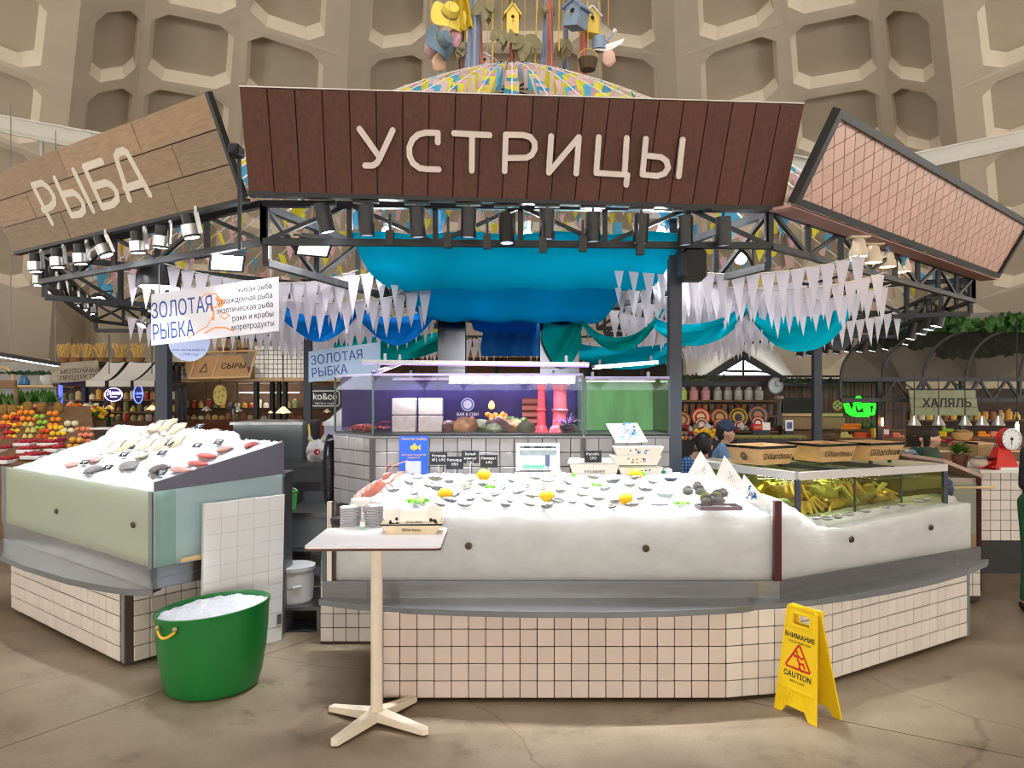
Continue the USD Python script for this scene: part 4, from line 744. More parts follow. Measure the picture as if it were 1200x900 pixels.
def deep(x0, x1, xa, xb, ya, yb, za, zb, sag):
    def f(u, v):
        y = ya + (yb - ya) * v; z = za + (zb - za) * v - sag * 4 * v * (1 - v); l, r = x0 + (xa - x0) * v, x1 + (xb - x1) * v
        return (l + (r - l) * u, y, z + .012 * math.sin(u * 23 + v * 3) - .03 * abs(2 * u - 1) ** 3 * 0 + .03 * math.sin(v * 9) * (u - .5))
    return f
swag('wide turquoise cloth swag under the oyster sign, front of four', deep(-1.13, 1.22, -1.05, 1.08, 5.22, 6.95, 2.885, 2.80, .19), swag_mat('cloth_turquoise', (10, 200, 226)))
swag('turquoise-blue cloth swag, second of four under the oyster sign', deep(-1.05, 1.08, -.72, .72, 6.95, 8.56, 2.80, 2.76, .26), swag_mat('cloth_bluelit', (10, 190, 230)))  # same cloth, bluer: the blue lighting is put into its colour
swag('narrow blue cloth swag, third of four behind the front ones', deep(-.50, .30, -.46, .30, 8.72, 10.3, 2.76, 2.78, .22), swag_mat('cloth_deep_bluelit', (26, 150, 240)))  # deeper blue again, lighting painted into the cloth colour
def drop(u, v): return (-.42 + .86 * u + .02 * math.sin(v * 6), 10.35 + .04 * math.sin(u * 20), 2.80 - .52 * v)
swag('small blue cloth hanging straight at the centre, last of the four', drop, swag_mat('cloth_royal_bluelit', (50, 140, 226)))  # blue lighting painted into this last cloth too
def swing(a, b, sag, h0, h1=None, ph=0):
    a, b = np.array(a, float), np.array(b, float); h1 = h1 or h0
    def f(u, v):
        p = a + (b - a) * u; s = 4 * u * (1 - u); h = h0 + (h1 - h0) * s
        return (p[0] + .012 * math.sin(v * 7 + ph), p[1] + .05 * math.sin(v * 5 + u * 9 + ph) + .10 * (v - .5), p[2] - sag * s - h * v + .008 * math.sin(v * 14 + u * 4))
    return f
ct_, cb_, cg_ = MATS['cloth_turquoise'], MATS['cloth_deep_bluelit'], swag_mat('cloth_teal', (10, 186, 186))
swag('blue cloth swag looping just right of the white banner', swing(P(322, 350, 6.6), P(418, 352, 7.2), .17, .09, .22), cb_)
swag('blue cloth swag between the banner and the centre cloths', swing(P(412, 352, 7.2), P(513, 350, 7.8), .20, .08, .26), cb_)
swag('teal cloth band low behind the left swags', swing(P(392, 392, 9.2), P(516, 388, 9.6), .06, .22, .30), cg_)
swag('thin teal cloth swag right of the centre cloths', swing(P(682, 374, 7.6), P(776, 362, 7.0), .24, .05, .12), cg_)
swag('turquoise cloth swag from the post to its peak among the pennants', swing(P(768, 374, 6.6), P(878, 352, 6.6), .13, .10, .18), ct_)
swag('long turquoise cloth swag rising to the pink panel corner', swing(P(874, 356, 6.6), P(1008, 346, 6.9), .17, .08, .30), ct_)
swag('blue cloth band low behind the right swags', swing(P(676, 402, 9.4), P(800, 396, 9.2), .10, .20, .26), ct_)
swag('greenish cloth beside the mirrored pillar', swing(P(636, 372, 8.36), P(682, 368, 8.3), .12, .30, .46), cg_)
# mirrored pillars inside the stall and lit strips above the aquarium
mir = M('mirror_panel', (60, 62, 68), .16, 1.0)
for (x0, x1, lab) in ((513, 545, 'left of the centre cloth'), (633, 679, 'right of the centre cloth')):
    a, b = P(x0, 0, 8.6)[0], P(x1, 0, 8.6)[0]; t = thing('mirror_pillar', 'mirror-clad square pillar ' + lab, 'pillar', ((a + b) / 2, 8.8, 0)); part(t, 'core', box2((a + .01, 8.62, 0), (b - .01, 8.98, 2.75)), steel_dark)
    for k in range(4): part(t, 'mirror_pane', box2((a, 8.60, .02 + k * .68), (b, 8.615, .02 + k * .68 + .67)), mir)
# ---------------------------------------------------------------- pennant strings
def flag_mesh(x, w, h, zt, kind=0, yaw=0):
    if kind == 0: v = [(x - w / 2, 0, zt), (x + w / 2, 0, zt), (x, yaw, zt - h)]; f = [(0, 1, 2)]
    else: v = [(x - w / 2, 0, zt), (x + w / 2, 0, zt), (x + w / 2, yaw, zt - h), (x - w / 2, yaw, zt - h)]; f = [(0, 1, 2), (0, 2, 3)]
    v = np.array(v, float); n = len(v); v2 = v + (0, .0015, 0); e = [(i, (i + 1) % n) for i in range(n)]
    return trimesh.Trimesh(np.vstack([v, v2]), f + [tuple(q + n for q in g[::-1]) for g in f] + [(a, a + n, b + n) for a, b in e] + [(a, b + n, b) for a, b in e], process=False)
flagm = [cloth('flag_pink', (236, 200, 208), .45), cloth('flag_yellow', (238, 230, 84), .45), cloth('flag_blue', (110, 192, 222), .45), cloth('flag_blush', (236, 212, 204), .45)]
cord = M('cord_white', (220, 214, 204), .8); whitef = cloth('flag_white', (242, 240, 250), .5)
def bunting_proto(name, label, group, seed):
    rr = random.Random(seed); t = thing(name, label, 'bunting', group=group)
    zf = lambda r: 6.27 - .46 * (r - .8) - .043 * (r - .8) ** 2
    rs = np.linspace(.8, 5.6, 24); part(t, 'cord', tube([(r, 0, zf(r)) for r in rs], .007, 5), cord, local=True); k = seed
    x = .95
    while x < 5.5:
        w = rr.uniform(.12, .17) * (.72 + .11 * x); k += rr.choice((1, 1, 2, 3)); fl = flag_mesh(0, w, rr.uniform(.20, .28), 0, 0 if rr.random() < .75 else 1, rr.uniform(-.09, .09))
        fl.apply_transform(mtx(rz=math.pi / 2 + rr.uniform(-.7, .7))); fl.vertices += (x, 0, zf(x)); part(t, 'flag', fl, flagm[k % 4], local=True); x += .15 + rr.uniform(.0, .06)
    return t
NB = 60; protos = []
for i in range(NB):
    a = -math.pi / 2 + 2 * math.pi * i / NB; m = mtx((0, 10.9, 0), a); lab = 'pastel pennant string fanning from the mast, ' + ('at the very front' if i == 0 else 'at the very back' if i == NB // 2 else '%s to the %s of the front one' % (ordw(min(i, NB - i)), 'right' if i < NB // 2 else 'left'))
    if i < 4: t = bunting_proto('pennant_string', lab, 'pennant strings fanning from the mast', i + 1); protos.append(t); UsdGeom.Xformable(stage.GetPrimAtPath(t)).GetOrderedXformOps()[0].Set(Gf.Matrix4d(*m.T.ravel().tolist()))
    else: copy(protos[i % 4], m, lab, 'pennant strings fanning from the mast', 'bunting')
wp = thing('white_pennant_string', 'sagging string of narrow white pennants under the stall roof', 'bunting', group='white pennant strings under the stall roof')
L = 2.0; xs = np.linspace(-L / 2, L / 2, 14); sagf = lambda x: -.16 * (1 - (2 * x / L) ** 2)
part(wp, 'cord', tube([(x, 0, sagf(x)) for x in xs], .005, 5), cord, local=True)
for i in range(17):
    x = -L / 2 + .08 + i * (L - .16) / 16; q = flag_mesh(0, .115, R_.uniform(.27, .34), 0, 0, R_.uniform(-.05, .05)); q.vertices += (x, 0, sagf(x)); part(wp, 'flag', q, whitef, local=True)
places = []
for y, z, xs_ in ((5.75, 2.84, (1.75,)), (6.05, 2.76, (2.1,)), (6.2, 2.84, (-1.9,)), (6.3, 2.80, (-2.3, 1.8)), (6.6, 2.72, (-1.7, 2.35)), (6.95, 2.78, (-2.4, 1.95)), (7.3, 2.74, (-1.8, 2.4)), (7.7, 2.76, (-2.5, 2.1)), (8.1, 2.72, (-1.8, 2.5)), (8.6, 2.74, (-2.4, 2.1, 3.6)), (9.2, 2.72, (-2.0, 2.2, -3.8)), (10.0, 2.72, (-2.4, 2.5)), (11.2, 2.70, (-3, -1., 1, 3)), (12.8, 2.70, (-3, -1, 1, 3))):
    for x in xs_: places.append((x, y, z))
num_ = ordn + ['fourteenth', 'fifteenth']
for i, (x, y, z) in enumerate(places):
    m = mtx((x, y, z), R_.uniform(-.12, .12)); 
    row_ = sorted(p[0] for p in places if p[1] == y)
    lab = 'white pennant string under the stall roof, %s row from the front, %s' % (num_[sorted({p[1] for p in places}).index(y)], (('middle',), ('left half', 'right half'), ('left', 'middle', 'right'), ('far left', 'inner left', 'inner right', 'far right'))[len(row_) - 1][row_.index(x)])
    if i == 0: UsdGeom.Xformable(stage.GetPrimAtPath(wp)).GetOrderedXformOps()[0].Set(Gf.Matrix4d(*m.T.ravel().tolist())); stage.GetPrimAtPath(wp).SetCustomDataByKey('label', lab)
    else: copy(wp, m, lab, 'white pennant strings under the stall roof', 'bunting')
# ---------------------------------------------------------------- mast and hanging spring decorations
ms = thing('central_mast', 'mast with a ring of cords at the centre of the stall roof', 'mast', (0, 10.9, 2.8)); part(ms, 'pole', cyl((0, 10.9, 2.8), (0, 10.9, 6.25), .05), black_metal)
a = np.linspace(0, 2 * math.pi, 33)[:-1]; part(ms, 'crown_ring', tube(np.c_[.8 * np.cos(a), 10.9 + .8 * np.sin(a), np.full(32, 6.27)], .014, 8, close=True), M('ring_dark', (52, 46, 40), .7))
for k in range(8): part(ms, 'spoke', bar((0, 10.9, 6.22), (.8 * math.cos(k * math.pi / 4), 10.9 + .8 * math.sin(k * math.pi / 4), 6.27), .02), black_metal)
ZT = 14.2
def ribbon(px0, w, d, y0, y1, mat, label, lean=0, fold=.06):
    a, b = P(px0, y1, d), P(px0 + lean, y0, d)
    def f(u, v): p = a + (b - a) * v; return (p[0] + (u - .5) * w * (1 - .25 * v), p[1] + fold * math.sin(u * 7 + v * 2), p[2])
    single('ribbon', label, 'ribbon', grid(f, 10, 8, .005), mat, smooth=50)
cbl, crd, cyy, cpp = cloth('ribbon_blue', (178, 188, 208)), cloth('ribbon_red', (234, 164, 146)), cloth('cloth_yellow', (228, 200, 70)), cloth('cloth_pale_pink', (214, 178, 176))
for px, w, y0, y1, mt_, lab, ln, d in ((553, .19, -60, 82, cbl, 'broad blue cloth ribbon left of the yellow birdhouse', 8, 10.4), (563, .09, 20, 80, crd, 'red cloth ribbon beside the broad blue one', -2, 10.5), (540, .07, 30, 84, cpp, 'pink cloth ribbon at the left of the mast ring', 2, 10.6), (639, .12, -60, 78, cbl, 'blue cloth ribbon right of the mast', 6, 10.6), (645, .10, -60, 82, crd, 'red cloth ribbon right of the mast', -1, 10.5), (663, .09, 32, 82, cbl, 'short blue ribbon under the grey birdhouse', 0, 10.7), (684, .13, 40, 92, crd, 'red ribbon hanging under the right yellow birdhouse', 0, 10.4), (600, .09, 48, 78, crd, 'short red ribbon below the central yellow birdhouse', 0, 10.5)): ribbon(px, w, d, y0, y1, mt_, lab, ln)
def hang(q, h=.0, r=.006, mat=None): return cyl(q + (0, 0, h), (q[0], q[1], ZT), r, n=6)
ropey = M('rope_ochre', (196, 164, 76), .8)
for i, (px, d) in enumerate(((577, 10.3), (627, 10.5), (655, 10.3), (545, 10.5))): q = P(px, 76 if i < 2 else 60, d); single('hanging_rope', 'thin ochre rope hanging beside the mast, %s from the hats' % ordn[(3, 2, 1, 0).index(i) if False else (1, 2, 3, 0)[i]], 'rope', cyl(q, (q[0] + (.25 if i == 1 else .05), q[1], ZT), .012, n=8), ropey)
def birdhouse(label, px, py, d, w, h, body, roof, yaw=0, roll=0):
    q = P(px, py, d); m = mtx(q, yaw, ry=roll); t = thing('birdhouse', label, 'birdhouse', m=m); D = w * .9
    part(t, 'box', prism([(-w / 2, 0), (w / 2, 0), (w / 2, h * .72), (0, h), (-w / 2, h * .72)], D, mtx((0, D / 2, 0), rx=math.pi / 2)), body, local=True)
    for s in (-1, 1): part(t, 'roof_board', slab((0, -D * .65, h * 1.0), (0, D * .65, h * 1.0), (s * w * .66, D * .65, h * .64), (s * w * .66, -D * .65, h * .64), .02 * (-s if s > 0 else 1)), roof, local=True)
    part(t, 'entrance', cyl((0, -D / 2 - .004, h * .58), (0, -D / 2 + .004, h * .58), w * .14, n=16), M('hole_dark', (40, 30, 20), .9), local=True); part(t, 'perch', cyl((0, -D / 2 - .06, h * .42), (0, -D / 2, h * .42), .008, n=6), ropey, local=True)
    part(t, 'cord', cyl((0, 0, h), (0, 0, ZT - q[2]), .006, n=6), ropey, local=True)
yb, bb_, pkb = M('paint_yellow', (226, 192, 84), .6), M('paint_blue_grey', (130, 148, 168), .6), M('paint_pink', (214, 176, 172), .6)
birdhouse('yellow birdhouse hanging in the middle above the mast', 600, 42, 10.4, .17, .40, yb, yb, .15); birdhouse('blue-grey birdhouse tilted right of the mast', 673, 33, 10.2, .25, .33, bb_, M('paint_blue', (112, 134, 166), .6), -.7, .25); birdhouse('yellow birdhouse with white roof at the right', 691, 42, 10.5, .22, .36, yb, white_plastic, .5, -.1); birdhouse('small pink birdhouse low behind the mast ring', 571, 82, 11.4, .18, .22, pkb, white_plastic, -.5)
leaf_m = M('dry_leaf', (128, 118, 84), .8, noise=(12, .2)); 
def leaves(label, px, py, d, r, n, seed):
    q = P(px, py, d); rr = random.Random(seed); t = thing('leaf_bunch', label, 'dried leaves', tuple(q))
    for i in range(n):
        a = rr.uniform(0, 6.28); L_ = r * rr.uniform(.8, 1.25); b = rr.uniform(-1.5, -.3); dr_ = np.array((math.cos(a) * math.cos(b), math.sin(a) * math.cos(b) * .6, math.sin(b))); sd = np.cross(dr_, (0, 1, .2)); sd /= np.linalg.norm(sd); w = L_ * .28
        def f(u, v): c = q + (0, 0, r * .5) + dr_ * L_ * u; return c + sd * (v - .5) * 2 * w * math.sin(math.pi * min(1, .08 + u * .92)) ** .7 + np.array((0, 0, -.25 * L_ * u * u))
        part(t, 'leaf', grid(f, 4, 2, .004), leaf_m)
    part(t, 'cord', cyl(q + (0, 0, r * .4), (q[0], q[1], ZT), .005, n=5), ropey)
for k, (lab, px, py, r) in enumerate((('dried olive leaf bunch at the top left of the yellow birdhouse', 571, 10, .17), ('dried leaf bunch at the lower left of the central birdhouse', 588, 45, .18), ('wide dried leaf bunch at the lower right of the central birdhouse', 615, 54, .2), ('dried leaf bunch beside the blue hat', 540, 58, .15), ('dried leaf bunch at the top centre edge', 597, -2, .12), ('drooping dried leaf at the right, left of the basket', 660, 55, .16), ('pale dried leaf spray by the right blue ribbon', 642, 13, .14))): leaves(lab, px, py, 10.3 + .05 * k, r * 1.3, 10, k + 3)
def hat(label, px, py, d, r, mat, tilt, seed):
    q = P(px, py, d); m = mtx(q, seed, rx=tilt); t = thing('hat', label, 'hat', m=m)
    def br(u, v): a = u * 2 * math.pi; R = r * (.5 + .55 * v); return (R * math.cos(a), R * math.sin(a), -.05 * v + .05 * v * math.sin(3 * a + seed))
    part(t, 'brim', grid(br, 40, 5, .006), mat, smooth=50, local=True); part(t, 'crown', lathe([(.5 * r, 0), (.5 * r, .25 * r), (.40 * r, .52 * r), (0, .62 * r)], 24), mat, smooth=50, local=True); part(t, 'band', lathe([(.515 * r, .02 * r), (.515 * r, .14 * r)], 24), leaf_m, local=True); part(t, 'cord', cyl(np.array((0, 0, .6 * r)), np.linalg.inv(m)[:3, :3] @ np.array((0, 0, 4)) + (0, 0, .6 * r), .005, n=5), ropey, local=True)
hat('floppy yellow sun hat hanging at the top left', 527, 16, 10.3, .24, M('felt_yellow', (228, 202, 84), .8), 1.2, .4); hat('floppy grey-blue hat hanging under the yellow hat', 518, 48, 10.2, .23, M('felt_blue', (104, 124, 138), .8), 1.35, .9)
q = P(541, 24, 10.4)
def dressf(u, v): return (q[0] - .12 + .26 * u * (.5 + .6 * v) + .05 * (1 - v), q[1] + .05 * math.sin(u * 12), q[2] + .5 - .62 * v + .03 * math.sin(u * 10) * v)
single('hanging_cloth', 'yellow pleated cloth hanging beside the yellow hat', 'cloth', grid(dressf, 18, 12, .005), cyy, smooth=50)
for k, (px, py, mt_, lab) in enumerate(((505, 58, cpp, 'pale pink cloth shape left of the blue hat'), (532, 45, M('petal_pink', (214, 160, 178), .7), 'pink cloth flower tucked behind the blue hat'), (514, 74, M('cloth_skin', (220, 180, 150), .8), 'peach cloth bundle below the blue hat'), (713, 68, M('cloth_peach', (212, 170, 150), .8), 'peach stocking shapes hanging at the far right'))):
    q = P(px, py, 10.4); b = lump(.10, (1, .6, 1.25), 20 + k, .3, 2); b.apply_translation(q); t = thing('hanging_bundle', lab, 'cloth bundle', tuple(q)); part(t, 'bundle', b, mt_, smooth=True); part(t, 'cord', cyl(q, (q[0], q[1], ZT), .005, n=5), ropey)
q = P(702, 52, 10.4); t = thing('watering_can', 'grey watering can with white spout hanging at the right', 'watering can', tuple(q)); part(t, 'body', lathe([(0, 0), (.10, 0), (.085, .18), (0, .18)], 20, q + (0, 0, -.08)), bb_); part(t, 'spout', cyl(q + (.05, 0, -.02), q + (.2, 0, .16), .02, .014), bb_); part(t, 'rose', cyl(q + (.2, 0, .16), q + (.23, 0, .2), .022, .035), white_plastic); part(t, 'cord', cyl(q, (q[0], q[1], ZT), .005, n=5), ropey)
q = P(712, 55, 10.35); b = hull([q + p_ for p_ in ((-.2, 0, -.04), (-.2, .05, .0), (.2, 0, .05), (.2, .05, .1), (0, .02, -.06), (.24, 0, .12))]); single('white_scarf', 'white folded cloth across the right hanging decorations', 'cloth', b, paper)
q = P(689, 82, 10.2); t = thing('basket', 'small dark wicker basket hanging at the right of the mast', 'basket', tuple(q)); part(t, 'bowl', lathe([(0, 0), (.10, 0), (.14, .14), (.13, .14), (.09, .015), (0, .015)], 18, q), M('wicker_dark', (84, 66, 48), .9, noise=(60, .3))); part(t, 'handle', tube([q + (.135 * math.cos(a_), 0, .13 + .16 * math.sin(a_)) for a_ in np.linspace(0, math.pi, 12)], .009, 6), ropey); part(t, 'cord', cyl(q + (0, 0, .29), (q[0], q[1], ZT), .005, n=5), ropey)
# ---------------------------------------------------------------- aquarium on its tiled plinth
A0, A1, A2, A3 = (-1.31, 5.5), (-.955, 5.1), (.487, 5.1), (1.08, 5.1)
ap = thing('tiled_plinth', 'tiled plinth wall under the aquariums with shade put in the tile colour', 'plinth', (0, 5.3, 0))
part(ap, 'core', plate_([A0, A1, A3, (1.08, 5.75), (-1.31, 5.75)], .52, 1.45), tile_edge); part(ap, 'foot', plate_([(-.9, 5.25), (1.0, 5.25), (1.0, 5.7), (-.9, 5.7)], 0, .52), black_paint)
tile_run(ap, A1, A3, .96, 5, tile_grey, cols_=21); tile_run(ap, A0, A1, .96, 5, tile_grey, cols_=5)
for q in (A1, A2): part(ap, 'corner_trim', bar((q[0], q[1] - .012, .9), (q[0], q[1] - .012, 1.45), .036), M('trim_dark_steel', (78, 74, 78), .35, .8))
part(ap, 'top_ledge', plate_([(A0[0] - .01, A0[1]), (A1[0] - .005, A1[1] - .015), (A3[0], A3[1] - .015), (1.09, 5.75), (-1.31, 5.75)], 1.45, 1.462), steel_dark)
def tank(name, label, pts, yb_, z0, z1, back_m, front_glass):
    t = thing(name, label, 'aquarium', ((pts[0][0] + pts[-1][0]) / 2, 5.4, z0)); pl = [*pts, (pts[-1][0], yb_), (pts[0][0], yb_)]
    part(t, 'base_sheet', plate_(pl, z0, z0 + .012), black_paint)
    for i in range(len(pts) - 1): part(t, 'glass_pane', face(pts[i], pts[i + 1], z0 + .012, z1, .010), front_glass)
    part(t, 'end_pane', face(pts[-1], (pts[-1][0], yb_), z0 + .012, z1, .010), front_glass); part(t, 'back_panel', box2((pts[0][0], yb_ - .01, z0 + .012), (pts[-1][0], yb_, z1)), back_m)
    for i, q in enumerate(pts): part(t, 'silicone_edge', bar((q[0], q[1], z0 + .012), (q[0], q[1], z1), .014), M('edge_green', (60, 84, 78), .3))
    for i in range(len(pts) - 1): part(t, 'top_rim', bar((*pts[i], z1), (*pts[i + 1], z1), .016), M('rim_lilac', (150, 140, 190), .3))
    return t
ZA, ZB = 1.462, 1.885
tank('aquarium', 'long violet-lit aquarium on the tiled plinth', [A0, A1, A2], 5.72, ZA, ZB, M('aqua_back', (54, 46, 100), .6, noise=(5, .5)), glass_clear)
gt = tank('aquarium', 'green-lit aquarium next to the roof post', [(.505, 5.1), A3], 5.70, ZA, 1.865, M('aqua_green_back', (104, 164, 108), .5, noise=(2.5, .35), stretch=(3, 1, .4)), glass_clear)
def strip(label, a, b, w, h, mat, power=0, col=(1, 1, 1), aim=(0, 0, -1)):
    a, b = np.array(a, float), np.array(b, float); t = thing('light_bar', label, 'light bar', tuple((a + b) / 2)); part(t, 'housing', bar(a, b, w, h), steel); part(t, 'lit_strip', bar(a + np.array(aim) * (h / 2 + .003), b + np.array(aim) * (h / 2 + .003), w * .55, .006), mat)
    for k in (.1, .9): part(t, 'bracket', bar(a + (b - a) * k, a + (b - a) * k + (0, .0, .06), .02), steel_dark)
    if power:
        l = UsdLux.RectLight.Define(stage, uniq('/World', 'strip_light')); l.CreateWidthAttr(float(np.linalg.norm(b - a))); l.CreateHeightAttr(w); l.CreateIntensityAttr(power); l.CreateColorAttr(Gf.Vec3f(*col))
        x = (b - a) / np.linalg.norm(b - a); z = -np.array(aim, float); y = np.cross(z, x); o = (a + b) / 2 + np.array(aim) * (h / 2 + .015); UsdGeom.Xformable(l).AddTransformOp().Set(Gf.Matrix4d(*map(float, x), 0, *map(float, y), 0, *map(float, z), 0, *map(float, o), 1))
violet = M('lit_violet', (140, 100, 220), .5, emit=1.1, emit_rgb=(196, 160, 255))
strip('long steel light bar glowing violet above the aquarium', P(425, 424, 5.2), P(690, 427, 5.2), .05, .028, violet, 9, (.62, .42, 1.0)); strip('short angled violet light bar at the left end of the aquarium', P(438, 437, 5.15), P(472, 424, 5.35), .05, .02, M('lit_white_violet', (235, 225, 255), .5, emit=5, emit_rgb=(206, 180, 255)))
strip('thin violet light strip inside the aquarium top', (-.9, 5.62, 1.87), (.45, 5.62, 1.87), .03, .012, violet, 24, (.46, .40, 1.0))
strip('greenish light strip inside the green aquarium', (.54, 5.45, 1.855), (1.05, 5.45, 1.855), .03, .012, M('lit_green', (220, 255, 220), .5, emit=6, emit_rgb=(214, 255, 214)), 11, (.66, 1.0, .66)); strip('white light strip hanging at the right above the green aquarium', P(695, 430, 6.6), P(770, 424, 6.9), .05, .03, lampw)
water = pane('tank_water', (.86, .97, .93), .9); single('tank_water', 'thin water surface inside the green aquarium', 'water', box2((.52, 5.115, 1.845), (1.065, 5.68, 1.848)), water, kind='stuff')
# things standing in the violet aquarium
blk = M('breeze_block', (206, 200, 196), .8, noise=(30, .15))
for i, (x, z) in enumerate(((-.86, 0), (-.67, 0), (-.86, 1), (-.67, 1))): single('block', ('lower left', 'lower right', 'upper left', 'upper right')[i] + ' of four pale blocks piled at the left of the aquarium', 'block', rbox((x + .08, 5.40, ZA + .012 + .062 + .125 * z), (.17, .10, .12), .006), blk)
pkc = M('pink_column', (214, 92, 110), .45, noise=(20, .2))
for i, (x, r, mt_) in enumerate(((.215, .032, M('red_column', (212, 56, 72), .4)), (.35, .055, pkc))):
    t = thing('ornament_column', ('slim red' if i == 0 else 'wide pink') + ' ornamental column standing in the aquarium', 'ornament', (x, 5.42, ZA + .012)); q = np.array((x, 5.42, ZA + .012)); part(t, 'base', lathe([(0, 0), (r * 1.5, 0), (r * 1.3, .03), (r, .05)], 20, q), mt_); part(t, 'shaft', lathe([(r, .05), (r * .85, .30), (r * 1.25, .345), (0, .345)], 20, q), mt_)
    part(t, 'ring', lathe([(r * 1.0, .15), (r * 1.12, .16), (r * 1.0, .17)], 20, q), mt_)
q = np.array((.465 - .06, 5.36, ZA + .012)); t = thing('coral', 'feathery dark and lilac coral at the right end of the aquarium', 'coral', tuple(q)); part(t, 'rock', lump(.06, (1.1, .9, .7), 3, .3).apply_translation(q + (0, 0, .03)), M('rock_dark', (56, 46, 58), .8))
for i in range(26):
    a, b = R_.uniform(0, 6.28), R_.uniform(.4, 1.4); d_ = np.array((math.cos(a) * math.cos(b), math.sin(a) * math.cos(b) * .7, math.sin(b))); L_ = R_.uniform(.07, .15); part(t, 'frond', tube([q + (0, 0, .05) + d_ * L_ * k + (0, 0, -.03 * k * k) for k in np.linspace(0, 1, 5)], [.006, .006, .005, .004, .001], 5), M('coral_lilac', (150, 116, 196), .6) if i % 2 else M('coral_dark', (70, 60, 70), .7))
pm = M('pump_dark', (30, 28, 34), .4)
for i, (px, py, r) in enumerate(((513, 460, .045), (535, 456, .055), (571, 457, .05), (590, 453, .055), (602, 458, .045), (498, 464, .035))):
    q = P(px, py, 5.45); t = thing('float_ball', 'dark round ball imitating a reflected pendant in the aquarium, %s from its left end' % ordn[(1, 2, 3, 4, 5, 0)[i]], 'float', tuple(q)); part(t, 'ball', lump(r, (1, .9, .95), i + 40, .08), pm, smooth=True); part(t, 'cord', cyl(q, (q[0], q[1], 1.87), .003, n=5), black_paint)  # balls added in place of pendants reflected in the glass
q = P(576, 475, 5.4); t = thing('warm_bulb', 'small glowing orange bulb imitating a reflected lamp in the aquarium', 'bulb', tuple(q)); part(t, 'bulb', lathe([(0, -.03), (.02, -.02), (.024, 0), (.012, .03), (0, .034)], 14, q), M('bulb_orange', (255, 170, 90), .4, emit=3, emit_rgb=(255, 150, 70))); part(t, 'cord', cyl(q + (0, 0, .03), (q[0], q[1], 1.87), .003, n=5), black_paint)  # glowing bulb added in place of a lamp reflected in the glass
rk = [M('rock_a', (110, 84, 84), .8, noise=(20, .3)), M('rock_b', (150, 110, 80), .8, noise=(20, .3)), M('rock_c', (84, 90, 70), .8, noise=(20, .3))]
for i, (x, r, y) in enumerate(((-.45, .055, 5.4), (-.34, .07, 5.35), (-.22, .06, 5.45), (-.1, .07, 5.38), (.02, .06, 5.44), (.10, .05, 5.34), (-.28, .05, 5.55), (-.05, .055, 5.56), (.47 - .6, .045, 5.3))):
    b = lump(r, (1.3, 1, .9), 60 + i, .3); b.apply_translation((x, y, ZA + .012 + r * .7)); single('rock', '%s rock on the aquarium floor, %s from the left' % (('brownish', 'ochre', 'olive')[i % 3], ordn[i]), 'rock', b, rk[i % 3], smooth=40)
def lobster(label, m, mt_, cat='lobster'):
    t = thing('lobster', label, cat, m=m)
    part(t, 'body', lathe([(0, -.10), (.012, -.095), (.022, -.06), (.028, -.02), (.03, .03), (.022, .07), (0, .085)], 14).apply_transform(mtx(rx=math.pi / 2)), mt_, smooth=True, local=True)
    for s in (-1, 1):
        c = part(t, 'claw', hull([(s * .03, -.11, 0), (s * .055, -.15, .01), (s * .06, -.20, 0), (s * .035, -.205, 0), (s * .025, -.15, -.01), (s * .045, -.16, .02)]), mt_, local=True); part(t, 'arm', tube([(s * .02, -.06, 0), (s * .05, -.08, .0), (s * .04, -.12, 0)], .007, 6), mt_, local=True)
        part(t, 'feeler', tube([(s * .008, -.085, .01), (s * .02, -.16, .05), (s * .05, -.24, .04)], .002, 4), mt_, local=True)
        for k in range(4): part(t, 'leg', tube([(s * .02, -.04 + .03 * k, 0), (s * .055, -.05 + .035 * k, .015), (s * .08, -.05 + .04 * k, -.02)], .004, 5), mt_, local=True)
    part(t, 'tail_fan', prism([(-.01, 0), (-.035, .035), (0, .045), (.035, .035), (.01, 0)], .004, mtx((0, .095, -.002))), mt_, local=True); return t
lm = M('lobster_rust', (150, 70, 70), .5); lobster('reddish lobster lying in the blue left end of the aquarium', mtx((-1.08, 5.42, ZA + .045), 1.2), lm)
for i, (px, py, c_, lab) in enumerate(((583, 492, (236, 140, 50), 'orange knobs imitating a reflection in the middle of the aquarium'), (604, 497, (90, 130, 70), 'green knobs imitating a reflection right of the orange one'), (546, 497, (120, 90, 80), 'brown knobs imitating a reflection at the left of the aquarium floor'))):
    q = P(px, py, 5.55); t = thing('coral_cluster', lab, 'coral', tuple(q)); part(t, 'knobs', [lump(.022, (1, 1, 1), k + i * 9, .25, 1).apply_translation(q + (R_.uniform(-.075, .075), R_.uniform(-.03, .03), R_.uniform(-.07, .04))) for k in range(34)], M('reflected_c%d' % i, c_, .6), kind='stuff'); part(t, 'base', lump(.06, (1.4, .6, .5), i, .2).apply_translation((q[0], q[1], ZA + .04)), rk[i])  # knob heaps added to imitate coloured reflections of the hall
q = P(548, 474, 5.66); t = thing('round_plaque', 'round white and blue plaque imitating a reflection at the back of the aquarium', 'plaque', tuple(q)); mm = frame(q, (1, 0, 0), (0, 0, 1)); part(t, 'disc', prism(shapely.Point(0, 0).buffer(.05), .006, mm), white_plastic); part(t, 'blue_ring', prism(shapely.Point(0, 0).buffer(.044).difference(shapely.Point(0, 0).buffer(.032)), .008, mm), M('plq_blue', (70, 120, 180), .5)); part(t, 'lettering', text_c('BAR & FISH', .022, mm @ mtx((.0, -.085, .0)), .003, True), white_plastic); part(t, 'wall_clip', box(q + (0, .03, 0), (.03, .06, .02)), black_paint)  # plaque and lettering added to imitate a sign reflected in the glass
